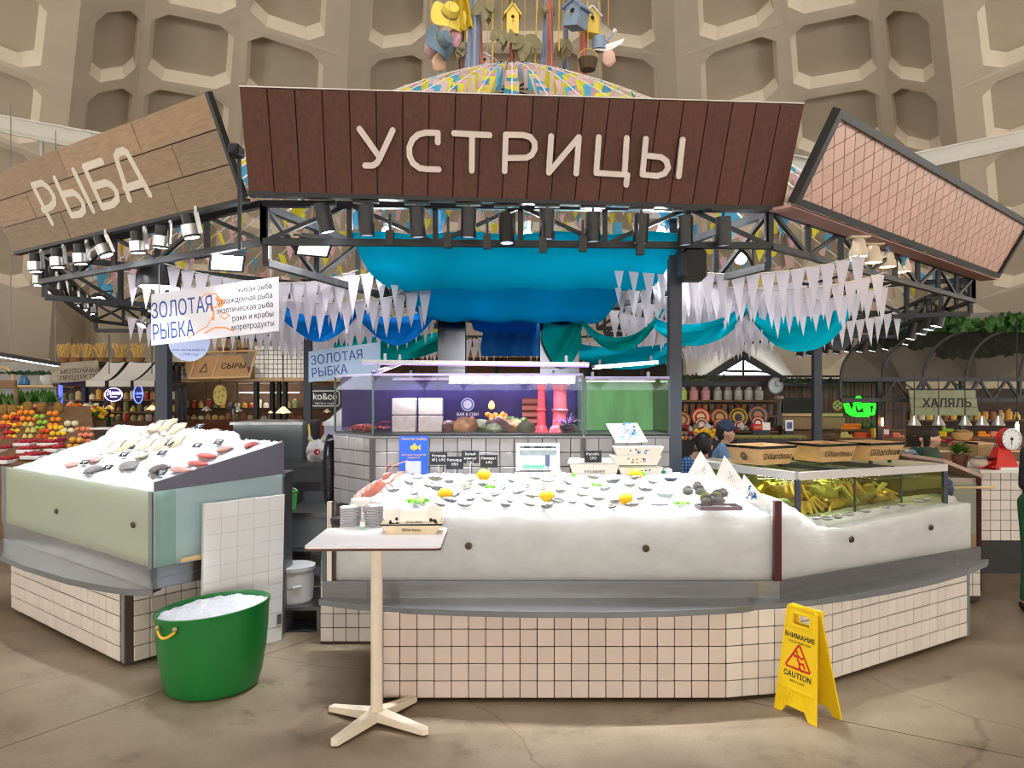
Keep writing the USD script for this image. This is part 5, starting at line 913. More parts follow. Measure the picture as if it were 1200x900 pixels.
t = thing('slatted_crate', 'reddish slatted crate imitating a reflection at the back of the aquarium', 'crate', tuple(P(624, 500, 5.6))); a_ = P(612, 503, 5.6); part(t, 'back', box2((a_[0], 5.62, ZA + .012), (a_[0] + .15, 5.64, ZA + .26)), M('crate_red', (120, 56, 52), .7)); [part(t, 'slat', box2((a_[0], 5.60, ZA + .02 + .05 * k), (a_[0] + .15, 5.62, ZA + .05 + .05 * k)), M('crate_rose', (176, 110, 100), .7)) for k in range(5)]  # slats added to imitate a reddish reflection in the tank
# ---------------------------------------------------------------- poster and price tags behind the ice
pb = P(468, 557, 5.075); pw, ph = .198, .27; mp = frame(pb, (1, 0, 0), (0, 0, 1)); t = thing('poster', 'bright blue poster with a golden fish on the plinth tiles', 'poster', tuple(pb))
part(t, 'sheet', box((pw / 2, ph / 2, 0), (pw, ph, .003), mp), M('poster_blue', (34, 96, 214), .5)); gold = M('gold_print', (238, 190, 70), .5)
part(t, 'lettering', text_c('Золотая рыбка', .017, mp @ mtx((pw / 2, .242, .0016)), .0006), gold); part(t, 'lettering', text_c('Доставка продуктов', .012, mp @ mtx((pw / 2, .135, .0016)), .0006), gold); part(t, 'lettering', text_c('скидка 5%', .012, mp @ mtx((pw / 2, .116, .0016)), .0006), gold)
fsh = shapely.union_all([affinity.scale(shapely.Point(.10, .19).buffer(.02), 1.25, .85), Polygon([(.12, .19), (.148, .212), (.142, .19), (.148, .168)]), Polygon([(.09, .2), (.105, .222), (.118, .2)])]); part(t, 'fish_print', prism(fsh, .0006, mp @ mtx((0, 0, .0016))), gold); part(t, 'white_field', box((.095, .052, .002), (.105, .09, .001), mp), M('poster_white', (206, 214, 236), .6)); part(t, 'plastic_holder', box((pw / 2, -.02, .006), (.22, .075, .004), mp), glass_clear)
def on_ice(px, py):
    best = None
    for d in np.arange(4.46, 5.03, .004):
        p = P(px, py, d)
        if -1.04 < p[0] < 1.56:
            e = abs(p[2] - ice_z(p[0], p[1]))
            if best is None or e < best[0]: best = (e, p)
    p = best[1]; return np.array((p[0], p[1], ice_z(p[0], p[1])))
for i, (px, py, tx_, lab) in enumerate(((514, 551, ('Устрица', '№1 690'), 'first from the poster'), (533, 556, ('Жильярдо', '850'), 'second from the poster'), (551, 549, ('Белый', 'жемчуг', '550'), 'third from the poster'), (573, 554, ('Императ.', '490'), 'fourth from the poster'), (695, 549, ('Касабл.', '390'), 'beside the stacked white boxes'))):
    q = P(px, py, 4.96); price_tag((q[0], q[1], q[2]), 0, .115, .085, tx_, 'black chalk price tag on a stick behind the oyster ice, ' + lab, .12, .035)
# ---------------------------------------------------------------- oysters, lemons and the rest on the ice
sh_m = [M('oyster_shell_%d' % i, c, .55, noise=(45, .25), bump=(70, .6)) for i, c in enumerate(((136, 140, 146), (160, 160, 156), (120, 126, 134), (152, 146, 130)))]; pearl = M('oyster_flesh', (206, 206, 200), .25, noise=(40, .1))
def oyster_proto(label, seed, k):
    t = thing('oyster', label, 'oyster', group=None); rr = random.Random(seed)
    ph_ = [rr.uniform(0, 6.28) for _ in range(3)]
    def rad(a): return (1 + .10 * math.sin(2 * a + ph_[0]) + .08 * math.sin(3 * a + ph_[1]) + .05 * math.sin(7 * a + ph_[2]))
    def bot(u, v): a = u * 2 * math.pi; r = rad(a) * v; return (.046 * r * math.cos(a) + .006 * v, .029 * r * math.sin(a), .018 * v * v - .010 + .004 * math.sin(9 * a) * v)
    def lidf(u, v): a = u * 2 * math.pi; r = rad(a) * v; return (.046 * r * math.cos(a) + .006 * v, .029 * r * math.sin(a), .012 + .010 * (1 - v * v) + .004 * math.sin(9 * a) * v - .004 * math.floor(v * 3.99) / 3)
    b = grid(bot, 22, 5); b.invert(); part(t, 'lower_shell', b, sh_m[k], smooth=40, local=True); part(t, 'upper_shell', grid(lidf, 22, 8), sh_m[(k + 1) % 4], smooth=30, local=True)
    part(t, 'lip', lathe([(.9, .006), (.99, .009), (.9, .013)], 18).apply_transform(mtx((.006, 0, .002), s=(.046, .029, 1))), pearl, local=True); return t
oy6 = [(337, 100), (295, 135), (405, 148), (460, 115), (535, 130), (655, 120), (628, 160), (800, 115), (733, 145), (850, 160), (895, 127), (1043, 108), (1110, 120), (975, 160), (1075, 165), (1025, 215), (935, 190), (800, 205), (705, 190), (755, 238), (665, 230), (580, 200), (540, 238), (480, 265), (620, 265), (885, 240), (858, 268), (1000, 260), (1110, 275), (1165, 240), (465, 170), (333, 195), (210, 182), (1190, 190)]
oy7 = [(115, 127), (258, 97), (210, 148), (315, 160), (370, 118), (450, 135), (475, 100), (572, 122), (545, 160), (515, 205), (418, 178), (285, 212), (238, 245), (190, 190), (145, 233), (375, 230), (355, 255), (468, 245)]
opx = [(420 + x / 5, 540 + y / 5) for x, y in oy6] + [(640 + x / 4.615, 540 + y / 4.615) for x, y in oy7]
def nearest_lemon(px, py):
    L_ = [(567, 'the lemon at the back'), (522, 'the left lemon'), (641, 'the middle lemon'), (733, 'the right front lemon'), (745, 'the right back lemon')]; return min(L_, key=lambda a: abs(a[0] - px))[1]
oprot = []
def oy_row(py): return 'back' if py < 567 else ('second' if py < 575 else ('third' if py < 582 else 'front'))
rank = {}
for i in sorted(range(len(opx)), key=lambda j: opx[j][0]): rank.setdefault(oy_row(opx[i][1]), []).append(i)
tones = ('slate grey', 'pale grey', 'dark grey', 'brownish grey')
num = ordn + ['fourteenth', 'fifteenth', 'sixteenth', 'seventeenth', 'eighteenth', 'nineteenth', 'twentieth', 'twenty-first', 'twenty-second', 'twenty-third', 'twenty-fourth']
for i, (px, py) in enumerate(opx):
    q = on_ice(px, py); m = mtx(q + (0, 0, .006), R_.uniform(0, 6.28), rx=R_.uniform(.05, .4), ry=R_.uniform(-.3, .3), s=R_.uniform(.8, 1.12)); rw = oy_row(py); k = rank[rw].index(i)
    lab = '%s closed oyster on the ice, %s from the left in the %s row' % (tones[i % 4], num[k], rw)
    if i < 4: t = oyster_proto(lab, i, i); oprot.append(t); UsdGeom.Xformable(stage.GetPrimAtPath(t)).GetOrderedXformOps()[0].Set(Gf.Matrix4d(*m.T.ravel().tolist())); stage.GetPrimAtPath(t).SetCustomDataByKey('group', 'oysters on the ice')
    else: copy(oprot[i % 4], m, lab, 'oysters on the ice', 'oyster')
lemon_m = M('lemon_skin', (248, 196, 14), .42, bump=(160, .25)); 
for i, (px, py, lab) in enumerate(((567, 556, 'large lemon at the back of the ice by the price tags'), (522, 578, 'lemon at the left of the oyster ice'), (641, 581, 'lemon in the middle of the oyster ice'), (733.5, 584, 'lemon at the front right of the oyster ice'), (745, 555, 'lemon at the back right before the white boxes'))):
    q = on_ice(px, py + 5); m = mtx(q + (0, 0, .026), R_.uniform(-.5, .5), rx=R_.uniform(-.3, .3)); t = thing('lemon', lab, 'lemon', m=m)
    part(t, 'fruit', lathe([(0, -.052), (.007, -.050), (.014, -.042), (.032, -.026), (.0385, 0), (.033, .024), (.016, .040), (.007, .046), (0, .048)], 28).apply_transform(mtx(ry=math.pi / 2)), lemon_m, smooth=True, local=True); part(t, 'stem_scar', ball((.047, 0, 0), .005, sub=1), M('stem_green', (110, 120, 60), .8), local=True)
let_m = M('lettuce', (132, 214, 72), .55, noise=(30, .2))
def lettuce(label, q, r, n, seed):
    rr = random.Random(seed); t = thing('lettuce', label, 'lettuce', tuple(q))
    for k in range(n):
        a = k * 2.4 + rr.uniform(-.3, .3); l_ = r * rr.uniform(.6, 1)
        def f(u, v): w = (v - .5) * l_ * 1.1 * (.4 + u); return (q[0] + math.cos(a) * l_ * u - math.sin(a) * w, q[1] + math.sin(a) * l_ * u + math.cos(a) * w, q[2] + .01 + .5 * l_ * u * (1.1 - u) + .012 * math.sin(v * 16 + k) * u)
        part(t, 'leaf', grid(f, 5, 10, .0015), let_m, smooth=60)
for k, (px, py, r, n, lab) in enumerate(((574, 572, .035, 6, 'small lettuce tuft among the middle oysters'), (698, 570, .04, 7, 'lettuce tuft right of the middle of the ice'), (798, 592, .05, 5, 'flat lettuce leaves beside the sea urchin tray'), (488, 589, .07, 9, 'broad lettuce bed at the left front of the ice'), (672, 559, .02, 4, 'tiny lettuce sprig behind the middle lemon'), (752, 558, .025, 4, 'lettuce sprig behind the back right lemon'))): lettuce(lab, on_ice(px, py), r, n, k)
um = [M('urchin_grey', (116, 112, 108), .8), M('urchin_green', (126, 128, 84), .8)]; spike = M('urchin_spike', (84, 82, 78), .8)
def urchin(label, q, r, mt_, seed):
    t = thing('sea_urchin', label, 'sea urchin', tuple(q)); part(t, 'test', ball((0, 0, 0), r * .8, (1, 1, .85), 2).apply_translation(q), mt_, smooth=True); d = trimesh.creation.icosphere(2).vertices; d = d[d[:, 2] > -.6]
    part(t, 'spines', [cyl(q + x * r * .7, q + x * r * 1.12 + np.array([R_.uniform(-1, 1) for _ in range(3)]) * .002, .0016, .0006, 4) for x in d], mt_ if seed % 2 else spike, kind='stuff'); return t
uq = [(765, 172, 0, 'leftmost grey'), (820, 148, 0, 'rear grey'), (835, 174, 0, 'middle grey'), (862, 202, 1, 'left olive-green'), (924, 192, 1, 'right olive-green'), (955, 183, 0, 'rightmost grey'), (897, 218, 0, 'front middle grey'), (938, 224, 0, 'front right grey'), (866, 226, 0, 'front left grey')]
for i, (x, y, g_, lab) in enumerate(uq): q = on_ice(640 + x / 4.615, 540 + y / 4.615 + 5); urchin(lab + ' spiny sea urchin at the right end of the ice', q + (0, 0, .035), .036, um[g_], i)
q = on_ice(840, 595); gl_t = thing('glass_tray', 'shallow clear tray holding sea urchins at the right of the ice', 'tray', tuple(q)); m = mtx(q + (0, -.03, -.004), .05)
part(gl_t, 'bottom', box((0, 0, .002), (.25, .12, .004), m), glass_clear); [part(gl_t, 'side', box(c, s, m), M('tray_purple', (120, 104, 116), .3)) for c, s in (((0, -.06, .012), (.25, .004, .024)), ((0, .06, .012), (.25, .004, .024)), ((-.125, 0, .012), (.004, .12, .024)), ((.125, 0, .012), (.004, .12, .024)))]
def dish(label, px, py, rx, ry, h, mt_, inn_m, fill):
    q = on_ice(px, py); t = thing('dish', label, 'dish', tuple(q)); part(t, 'bowl', lathe([(0, 0), (.5, 0), (.85, h * .6), (1, h), (.94, h), (.8, h * .6), (.45, .006), (0, .006)], 32, (0, 0, 0)).apply_transform(mtx(q + (0, 0, .004), s=(rx, ry, 1))), mt_, smooth=40)
    for k in range(fill): part(t, 'shell_piece', lump(.012, (1.2, 1, .5), k + px, .3, 1).apply_translation(q + (R_.uniform(-.55, .55) * rx, R_.uniform(-.5, .5) * ry, h * .8)), inn_m)
dish('dark blue bowl of shell pieces near the urchins', 786, 565, .048, .034, .022, M('bowl_dark_blue', (48, 52, 72), .3), M('piece_mix', (176, 150, 150), .5), 9); dish('blue-striped oval dish on the ice before the urchins', 780, 583, .062, .034, .026, M('dish_stripe', (196, 206, 218), .3, noise=(60, .25)), pearl, 5)
q = on_ice(773, 592); single('vacuum_pack', 'flat grey vacuum pack lying in the front of the ice', 'package', rbox(q + (0, 0, .006), (.10, .03, .014), .004), M('pack_grey', (158, 160, 176), .3))
# pink crayfish perched at the left end, tray at left
q = on_ice(440, 583); lobster('pink cooked crayfish sitting up at the left end of the oyster ice', mtx(q + (0, -.06, .06), .9, rx=-.5, s=1.25), M('crayfish_pink', (232, 150, 136), .5, noise=(40, .15)))
# cards standing along the right end of the ice
cardm = M('card_white', (238, 234, 230), .6); lines_m = M('print_pink', (190, 160, 166), .7); blue_p = [M('print_blue', (40, 120, 190), .6), M('print_sky', (96, 176, 220), .6), M('print_navy', (36, 52, 110), .6)]
def card3(label, a, b, c, kind):
    a, b, c = [np.array(x, float) for x in (a, b, c)]; m = frame(b, c - b, a - b); g = Polygon([(0, 0), (np.linalg.norm(c - b), 0), tuple((a - b) @ m[:3, i] for i in (0, 1))]); t = thing('folded_card', label, 'card', tuple(b)); part(t, 'card', prism(g, .003, m), cardm); ins = g.buffer(-.012); ce = g.centroid
    if kind == 0:
        for k in range(6):
            p0_ = np.array((ce.x + R_.uniform(-.03, .03), ce.y + R_.uniform(-.03, .02))); ln = LineString([p0_, p0_ + (R_.uniform(-.02, .02), .012), p0_ + (R_.uniform(-.025, .025), .024), p0_ + (R_.uniform(-.02, .02), .0)]).buffer(.0012).intersection(ins)
            if not ln.is_empty: part(t, 'line_print', prism(ln, .0006, m @ mtx((0, 0, .003))), lines_m)
    else: dots(t, m @ mtx((ce.x, ce.y, .003)), .05, ins, (ce.x, ce.y))
def dots(t, m, R, clip=None, off=(0, 0)):
    rr = random.Random(5)
    for k in range(30):
        a, r = rr.uniform(0, 6.28), R * rr.uniform(.38, 1); c = shapely.Point(r * math.cos(a), r * math.sin(a)).buffer(R * rr.uniform(.07, .17), quad_segs=3)
        if clip is not None and not clip.contains(affinity.translate(c, *off)): continue
        part(t, 'dot_print', prism(c, .0005, m), blue_p[k % 3])
    o_ = affinity.scale(shapely.Point(0, 0).buffer(R * .26), 1, 1.1); part(t, 'emblem_print', prism(o_.difference(o_.buffer(-R * .1)), .0005, m), blue_p[2]); part(t, 'emblem_print', prism(shapely.Point(0, 0).buffer(R * .1), .0005, m), ink)
card3('white pointed card, rearmost of three at the right end of the ice', P(821, 528, 4.93), P(800, 566, 4.97), P(842, 562, 4.88), 0); card3('white pointed card with pink line drawing, middle of three', P(849, 534, 4.80), P(838, 562, 4.90), P(884, 582, 4.66), 0); card3('blue-dotted pointed card, nearest of three at the right end', P(872, 556, 4.66), P(864, 584, 4.72), P(907, 597, 4.46), 1)
# white boxes stacked behind the ice, flat box, display frame
boxm = M('box_white', (236, 232, 226), .55)
sl = thing('wooden_ledge', 'pale wooden ledge board behind the oyster ice', 'board', (.5, 5.0, 1.19)); part(sl, 'board', box2((-.02, 4.955, 1.178), (1.06, 5.075, 1.198)), wood_pale); part(sl, 'batten', box2((-.02, 4.95, 1.13), (1.06, 4.965, 1.178)), wood_pale)
for i, (z, W, dx, lab) in enumerate(((1.198, .30, .0, 'white printed box at the bottom of the stack'), (1.275, .335, -.03, 'white printed box in the middle of the stack'), (1.335, .335, -.012, 'white printed box at the top of the stack'))):
    x = P(750, 0, 5.0)[0] + dx; tr, m_ = tray('printed_box', lab + ' behind the ice', (x, 5.015, z), .0, W, .11, .062, boxm, .18, False); rr = random.Random(i)
    fm_ = frame((0, -.0515, .031), (1, 0, 0), (0, -.010, .062)); [part(tr, 'dot_print', prism(shapely.Point(R_.uniform(-.08, .08), R_.uniform(-.018, .018)).buffer(R_.uniform(.003, .007), quad_segs=3), .0008, fm_), (blue_p if i == 2 else [blue_p[0], M('print_rose', (196, 110, 130), .6), blue_p[2]])[k % 3], local=True) for k in range(14)]
lidq = [P(722, 519, 5.03), P(759, 518, 5.03), None, P(710, 497, 5.10)]; lidq[2] = lidq[1] + lidq[3] - lidq[0]; t = thing('box_lid', 'open white box lid with a ring of blue dots, standing on the stack', 'lid', tuple(lidq[0])); part(t, 'board', slab(*lidq, .004), boxm); mm = qframe(lidq); dots(t, mm @ mtx((np.linalg.norm(lidq[1] - lidq[0]) / 2 - .02, .080, .004)), .068)
q = P(698, 553, 5.0); t, m_ = tray('flat_box', 'flat white oyster box with small print beside the stack', (q[0] - .01, 5.02, 1.198), .0, .33, .12, .085, boxm, .16, False, 'KYS.MARÉE', .018); part(t, 'lid', slab((-.18, -.062, .088), (.165, -.062, .088), (.15, .065, .11), (-.16, .065, .11), .006), boxm, local=True)
fa, fb = P(605, 552, 5.02), P(656, 552, 5.02); W, H = fb[0] - fa[0], .19; m = frame(fa, (1, 0, 0), (0, .25, 1)); t = thing('display_stand', 'white wooden display frame with a pale picture behind the ice', 'frame', tuple(fa))
part(t, 'frame', prism(sbox(0, 0, W, H).difference(sbox(.022, .0, W - .022, H - .022)), .018, m), boxm); part(t, 'picture', box((W / 2, H * .42, .004), (W - .04, H * .78, .004), m), M('picture_pale', (186, 206, 220), .5, noise=(22, .2))); part(t, 'cross_bar', box((W / 2, H * .78, .012), (W - .04, .012, .01), m), boxm)
[part(t, 'window_print', box((W * k, H * .87, .008), (.04, .022, .003), m), M('print_slate', (70, 90, 116), .6)) for k in (.25, .5, .75)]; part(t, 'green_print', box((W * .4, .03, .008), (W * .5, .02, .002), m), M('print_green', (90, 170, 130), .6)); part(t, 'dark_card', box((W * .72, .07, .012), (.03, .075, .003), m @ mtx((0, 0, 0))), M('print_slate2', (60, 72, 100), .6))
q = (fa + fb) / 2; tr, m_ = tray('white_tray', 'white wooden tray in front of the display frame', (q[0] + .012, 4.955, 1.175), 0, .34, .10, .05, boxm, .1, False); single('bread_piece', 'pale bread roll in the white tray', 'bread', lump(.03, (1.2, .9, .7), 5, .2).apply_translation((q[0] + .12, 4.96, 1.225)), M('bread', (220, 180, 130), .8), smooth=True)
q = P(783, 552, 4.99); t = thing('dispenser', 'small white and green dispenser beside the box stack', 'dispenser', tuple(q)); part(t, 'body', rbox((q[0], q[1], 1.21), (.045, .05, .08), .006), white_plastic); part(t, 'green_side', rbox((q[0] - .03, q[1], 1.205), (.018, .05, .07), .004), M('disp_green', (40, 130, 100), .5))
# ---------------------------------------------------------------- the crab tank
T0, T1 = np.array((1.84, 4.78)), np.array((3.13, 5.37)); td = (T1 - T0) / np.linalg.norm(T1 - T0); tn = np.array([td[1], -td[0]]); Tl, Tr = T0 - tn * 1.02, T1 - tn * 1.02
kt = thing('crab_tank', 'long live seafood tank with a pale steel top rail', 'aquarium', (*((T0 + T1) / 2 - tn * .5), 0))
part(kt, 'stand', plate_([T0 - tn * .02, T1 - tn * .02, Tr, Tl], .635, .80), black_metal); part(kt, 'bottom', plate_([T0, T1, Tr, Tl], .80, .92), M('tank_floor', (150, 138, 74), .7, noise=(9, .3)))
kg = pane('tank_glass', (.86, .90, .74), 1.0, .05, (150, 150, 70))
for a, b in ((Tl, T0), (T0, T1), (T1, Tr)): part(kt, 'glass_pane', face(a, b, .815, 1.20, .010), kg)
part(kt, 'back_panel', face(Tr, Tl, .815, 1.20, .012, ), M('tank_back', (104, 116, 66), .6, noise=(4, .35)))
rail = M('rail_steel', (190, 186, 182), .4, .35)
for a, b in ((Tl, T0), (T0, T1), (T1, Tr), (Tr, Tl)): part(kt, 'top_rail', bar((*a, 1.222), (*b, 1.222), .05, .05), rail)
for q in (T0, T1): part(kt, 'corner_post', bar((*(q), .815), (*(q), 1.20), .03), M('post_blueblack', (46, 50, 66), .4, .3))
for k in (.36, .68): q = T0 + td * 1.42 * k; part(kt, 'glass_joint', bar((*q, .815), (*q, 1.20), .010), black_paint)
for k in (.30, .62): q0_, q1_ = T0 + td * 1.42 * k, T0 + td * 1.42 * k - tn * 1.0; part(kt, 'cross_bar', bar((*q0_, 1.235), (*q1_, 1.235), .03), black_metal)
wt = pane('crab_water', (.90, .95, .80), .9); single('tank_water', 'rippled yellowish water surface in the crab tank', 'water', grid(lambda u, v: (*(T0 + td * (.012 + 1.39 * u) - tn * (.012 + .98 * v)), 1.165 + .006 * math.sin(u * 40 + v * 9) * math.sin(v * 17)), 60, 30, .003), wt, kind='stuff', smooth=True)
for k in range(2): q = T0 + td * (.45 + .55 * k) - tn * .5; l = UsdLux.RectLight.Define(stage, f'/World/tank_light_{k}'); l.CreateWidthAttr(.5); l.CreateHeightAttr(.05); l.CreateIntensityAttr(75); l.CreateColorAttr(Gf.Vec3f(1, .9, .55)); xform_to(l, (*q, 1.19), (0, 0, -1))
crm_ = [M('crab_ochre', (230, 188, 84), .5, noise=(30, .3)), M('crab_brown', (190, 146, 76), .5, noise=(30, .3)), M('crab_olive', (186, 178, 92), .5, noise=(30, .3))]
def crab_proto(k):
    t = thing('crab', 'x', 'crab', group='crabs in the tank'); part(t, 'shell', lump(.092, (1.25, .95, .5), k + 8, .14), crm_[k], smooth=True, local=True)
    for s in (-1, 1):
        for j in range(4): b = -.6 + .42 * j; part(t, 'leg', tube([(s * .06, .02 - .03 * j + .04, 0), (s * .115, b * .10, .05), (s * (.15 + .015 * j), b * .16, -.03)], [.019, .015, .006], 6), crm_[k], local=True)
        part(t, 'claw', hull([(s * .07, -.06, 0), (s * .11, -.09, .02), (s * .12, -.14, .01), (s * .08, -.15, 0), (s * .06, -.11, -.012), (s * .1, -.12, .035)]), crm_[k], local=True); part(t, 'eye', ball((s * .025, -.07, .03), .007, sub=1), black_paint, local=True)
    return t
cps, cpos = [], [(.10, .15, .0), (.28, .22, .0), (.46, .14, .0), (.20, .42, .0), (.38, .48, .02), (.06, .62, .02), (.62, .24, .0), (.55, .55, .0), (.25, .70, .05), (.78, .3, .0), (.16, .28, .12), (.42, .30, .11), (.08, .30, .1), (.70, .62, .0), (.30, .12, .1), (.9, .5, 0), (.52, .1, .08), (.66, .12, .05), (.36, .06, .04), (.74, .1, 0), (.58, .32, .09), (.48, .62, .1)]
for i, (u, v, z) in enumerate(cpos):
    q = T0 + td * (.13 + 1.2 * u) - tn * (.21 + .55 * v); m = mtx((*q, .965 + z), R_.uniform(0, 6.28), rx=R_.uniform(-.5, .5), ry=R_.uniform(-.3, .3), s=R_.uniform(.95, 1.15)); lab = '%s crab in the seafood tank, %s' % (('ochre', 'brown', 'olive')[i % 3], ('piled on others' if z > .09 else 'on the bottom') + ', %s from the near corner' % num[sorted(range(len(cpos)), key=lambda j: cpos[j][0]).index(i)])
    if i < 3: t = crab_proto(i); cps.append(t); UsdGeom.Xformable(stage.GetPrimAtPath(t)).GetOrderedXformOps()[0].Set(Gf.Matrix4d(*m.T.ravel().tolist())); stage.GetPrimAtPath(t).SetCustomDataByKey('label', lab)
    else: copy(cps[i % 3], m, lab, 'crabs in the tank', 'crab')
q = T0 - tn * .12 - td * .0; single('sea_cucumber', 'pale sausage-shaped sea cucumber at the near corner of the crab tank', 'sea cucumber', tube([(*(q + td * (.02 + .16 * k) * 1 - tn * .12), .99 + .03 * math.sin(k * 3)) for k in np.linspace(0, 1, 9)], [.01, .022, .026, .027, .027, .027, .026, .022, .01], 12), M('cucumber_pale', (190, 200, 170), .5), smooth=True)
for i in range(9):
    t_, q = on_right(*[(972, 619), (985, 621), (997, 619), (1012, 617), (1030, 612), (1055, 607), (1073, 605), (1092, 602), (1102, 599)][i]); p = np.array([*(G1 + dr * t_ - nr * .10), 0]); p[2] = float(np.interp(t_ + .02, pt_, pz_)) + .045; copy(oprot[i % 4], mtx(p, R_.uniform(0, 6), s=.8), 'small oyster on the crab counter ice ledge, %s from its left end' % ordn[i], 'oysters on the crab counter ice', 'oyster')
# trays on the tank top
tw_ = M('crate_wood', (196, 158, 112), .6, noise=(14, .14), stretch=(1, 1, 5)); 
for i, (u, v, lab) in enumerate(((.10, .48, 'wooden oyster tray with a round emblem, first on the crab tank'), (.50, .46, 'wooden oyster tray with dark rim, second on the crab tank'), (.80, .40, 'wooden oyster tray with dark rim and bold print, third on the crab tank'))):
    q = T0 + td * 1.42 * u - tn * 1.0 * v; tr, m_ = tray('oyster_tray', lab, (*q, 1.262), .43 + .06 * (i == 0), .36, .32, .13, tw_, .2, True, 'Gillardeau', .048 if i == 2 else .042, i == 2)
    part(tr, 'inner_board', box((0, 0, .10), (.30, .26, .004)), tw_, local=True)
    for k in (-.1, .1): part(tr, 'foot', box((k, -.09, -.012), (.02, .02, .026)), black_paint, local=True)
    if i == 0:
        fm_ = frame((-.161 - .006, 0, .055), (0, -1, 0), (-.036, 0, .115)); part(tr, 'emblem', prism(shapely.Point(0, 0).buffer(.03).difference(shapely.Point(0, 0).buffer(.024)), .001, fm_), ink, local=True); part(tr, 'lettering', text_c('G', .034, fm_ @ mtx((0, -.017, 0)), .001, True), ink, local=True)
bg = M('blue_bag', (198, 214, 240), .4, alpha=.8); q = T0 + td * 1.30 - tn * .55
single('plastic_sheet', 'crumpled pale blue plastic sheet on the far end of the crab tank', 'plastic', grid(lambda u, v: (*(q + td * (u - .5) * .5 - tn * (v - .5) * .5), 1.27 + .07 * float(meshkit.fbm(np.array([[u * 7, v * 7, 2.]]), 3, 3)[0]) + .06 * (1 - u)), 30, 24, .002), bg, smooth=25)
st = thing('net_handle', 'wooden net handle with a blue grip sticking out past the crab tank', 'net', tuple(P(1130, 571, 5.75))); part(st, 'rod', cyl(P(1112, 572, 5.75), P(1165, 571, 5.75), .010, n=10), wood_pale); part(st, 'grip', lump(.055, (.8, .8, 1.5), 4, .25).apply_translation(P(1110, 573, 5.75)), M('glove_blue', (40, 50, 110), .6), smooth=True)
# ---------------------------------------------------------------- the working aisle between the two counters
dk = M('aisle_dark', (52, 54, 60), .6)
q0, q1 = P(309, 0, 5.42), P(333, 0, 5.42); t = thing('control_cabinet', 'narrow dark steel control cabinet at the end of the fish counter', 'cabinet', (q0[0], 5.5, 0)); part(t, 'body', box2((q0[0], 5.42, 0), (q1[0], 5.62, 1.15)), steel_dark); part(t, 'cap', box2((q0[0] - .012, 5.40, 1.15), (q1[0] + .012, 5.64, 1.175)), steel_dark); part(t, 'panel', box2((q0[0] + .045, 5.41, .84), (q1[0] - .02, 5.42, 1.08)), black_metal); part(t, 'switch', box2((q0[0] + .075, 5.40, .97), (q1[0] - .045, 5.41, 1.01)), M('switch_red', (120, 40, 36), .5)); part(t, 'handle', bar((q0[0] + .02, 5.40, .80), (q0[0] + .02, 5.40, .92), .015), steel)
t = thing('low_shelf', 'low steel shelf beside the white bucket', 'shelf', tuple(P(345, 708, 5.6))); part(t, 'board', box2((P(318, 0, 5.5)[0], 5.44, .165), (P(377, 0, 5.5)[0], 6.0, .19)), steel); [part(t, 'leg', box2((P(x, 0, 5.5)[0], y, 0), (P(x, 0, 5.5)[0] + .03, y + .03, .165)), steel_dark) for x in (320, 371) for y in (5.5, 5.9)]
bx = P(345, 0, 5.62); bz_ = .19; t = thing('bucket', 'white plastic bucket with wire handle on the low shelf', 'bucket', (bx[0], 5.62, bz_)); part(t, 'body', lathe([(0, 0), (.125, 0), (.132, .01), (.148, .24), (.156, .245), (.156, .262), (.148, .262), (.138, .02), (0, .012)], 36, (bx[0], 5.62, bz_)), white_plastic, smooth=40); part(t, 'lid', lathe([(0, .263), (.157, .263), (.157, .270), (.14, .274), (0, .268)], 36, (bx[0], 5.62, bz_)), white_plastic, smooth=40); part(t, 'wire_handle', tube([(bx[0] - .156 + .312 * u, 5.62 - .158 * math.sin(u * math.pi), bz_ + .235 - .115 * math.sin(u * math.pi)) for u in np.linspace(0, 1, 15)], .004, 6), steel_dark); part(t, 'handle_grip', cyl((bx[0] + .03, 5.478, bz_ + .128), (bx[0] + .09, 5.488, bz_ + .14), .011, n=10), white_plastic)
q = P(341, 655, 6.0); t = thing('floor_bracket', 'grey tray holder with a white block behind the bucket', 'holder', (q[0], 6.0, 0)); part(t, 'tray', box2((q[0] - .17, 5.9, .50), (q[0] + .14, 6.2, .515)), steel); part(t, 'block', rbox((q[0] + .03, 6.02, .55), (.12, .1, .07), .01), white_plastic); part(t, 'stand', box2((q[0] - .15, 6.15, 0), (q[0] + .12, 6.19, .50)), steel_dark)
def bench(label, x0, x1, y0, y1, z, drop, under=True):
    t = thing('steel_bench', label, 'work table', ((x0 + x1) / 2, (y0 + y1) / 2, 0)); part(t, 'top', box2((x0, y0, z - .03), (x1, y1, z)), steel); part(t, 'apron', box2((x0 + .02, y0 + .01, z - drop), (x1 - .02, y0 + .03, z - .03)), steel_dark); part(t, 'rear_upstand', box2((x0, y1 - .02, z), (x1, y1, z + .08)), steel_dark)
    for x in (x0 + .03, x1 - .06):
        for y in (y0 + .04, y1 - .07): part(t, 'leg', box2((x, y, 0), (x + .035, y + .035, z - .03)), steel_dark)
    part(t, 'lower_shelf', box2((x0 + .03, y0 + .05, .2), (x1 - .03, y1 - .05, .225)), steel_dark); return t
bench('steel work bench in the aisle holding the green pail', P(331, 0, 6)[0], P(384, 0, 6)[0] + .02, 5.95, 6.65, .80, .28); bench('higher steel bench further back in the aisle under the white bag', P(328, 0, 7.2)[0], P(384, 0, 7.2)[0], 7.1, 7.8, 1.08, .17)
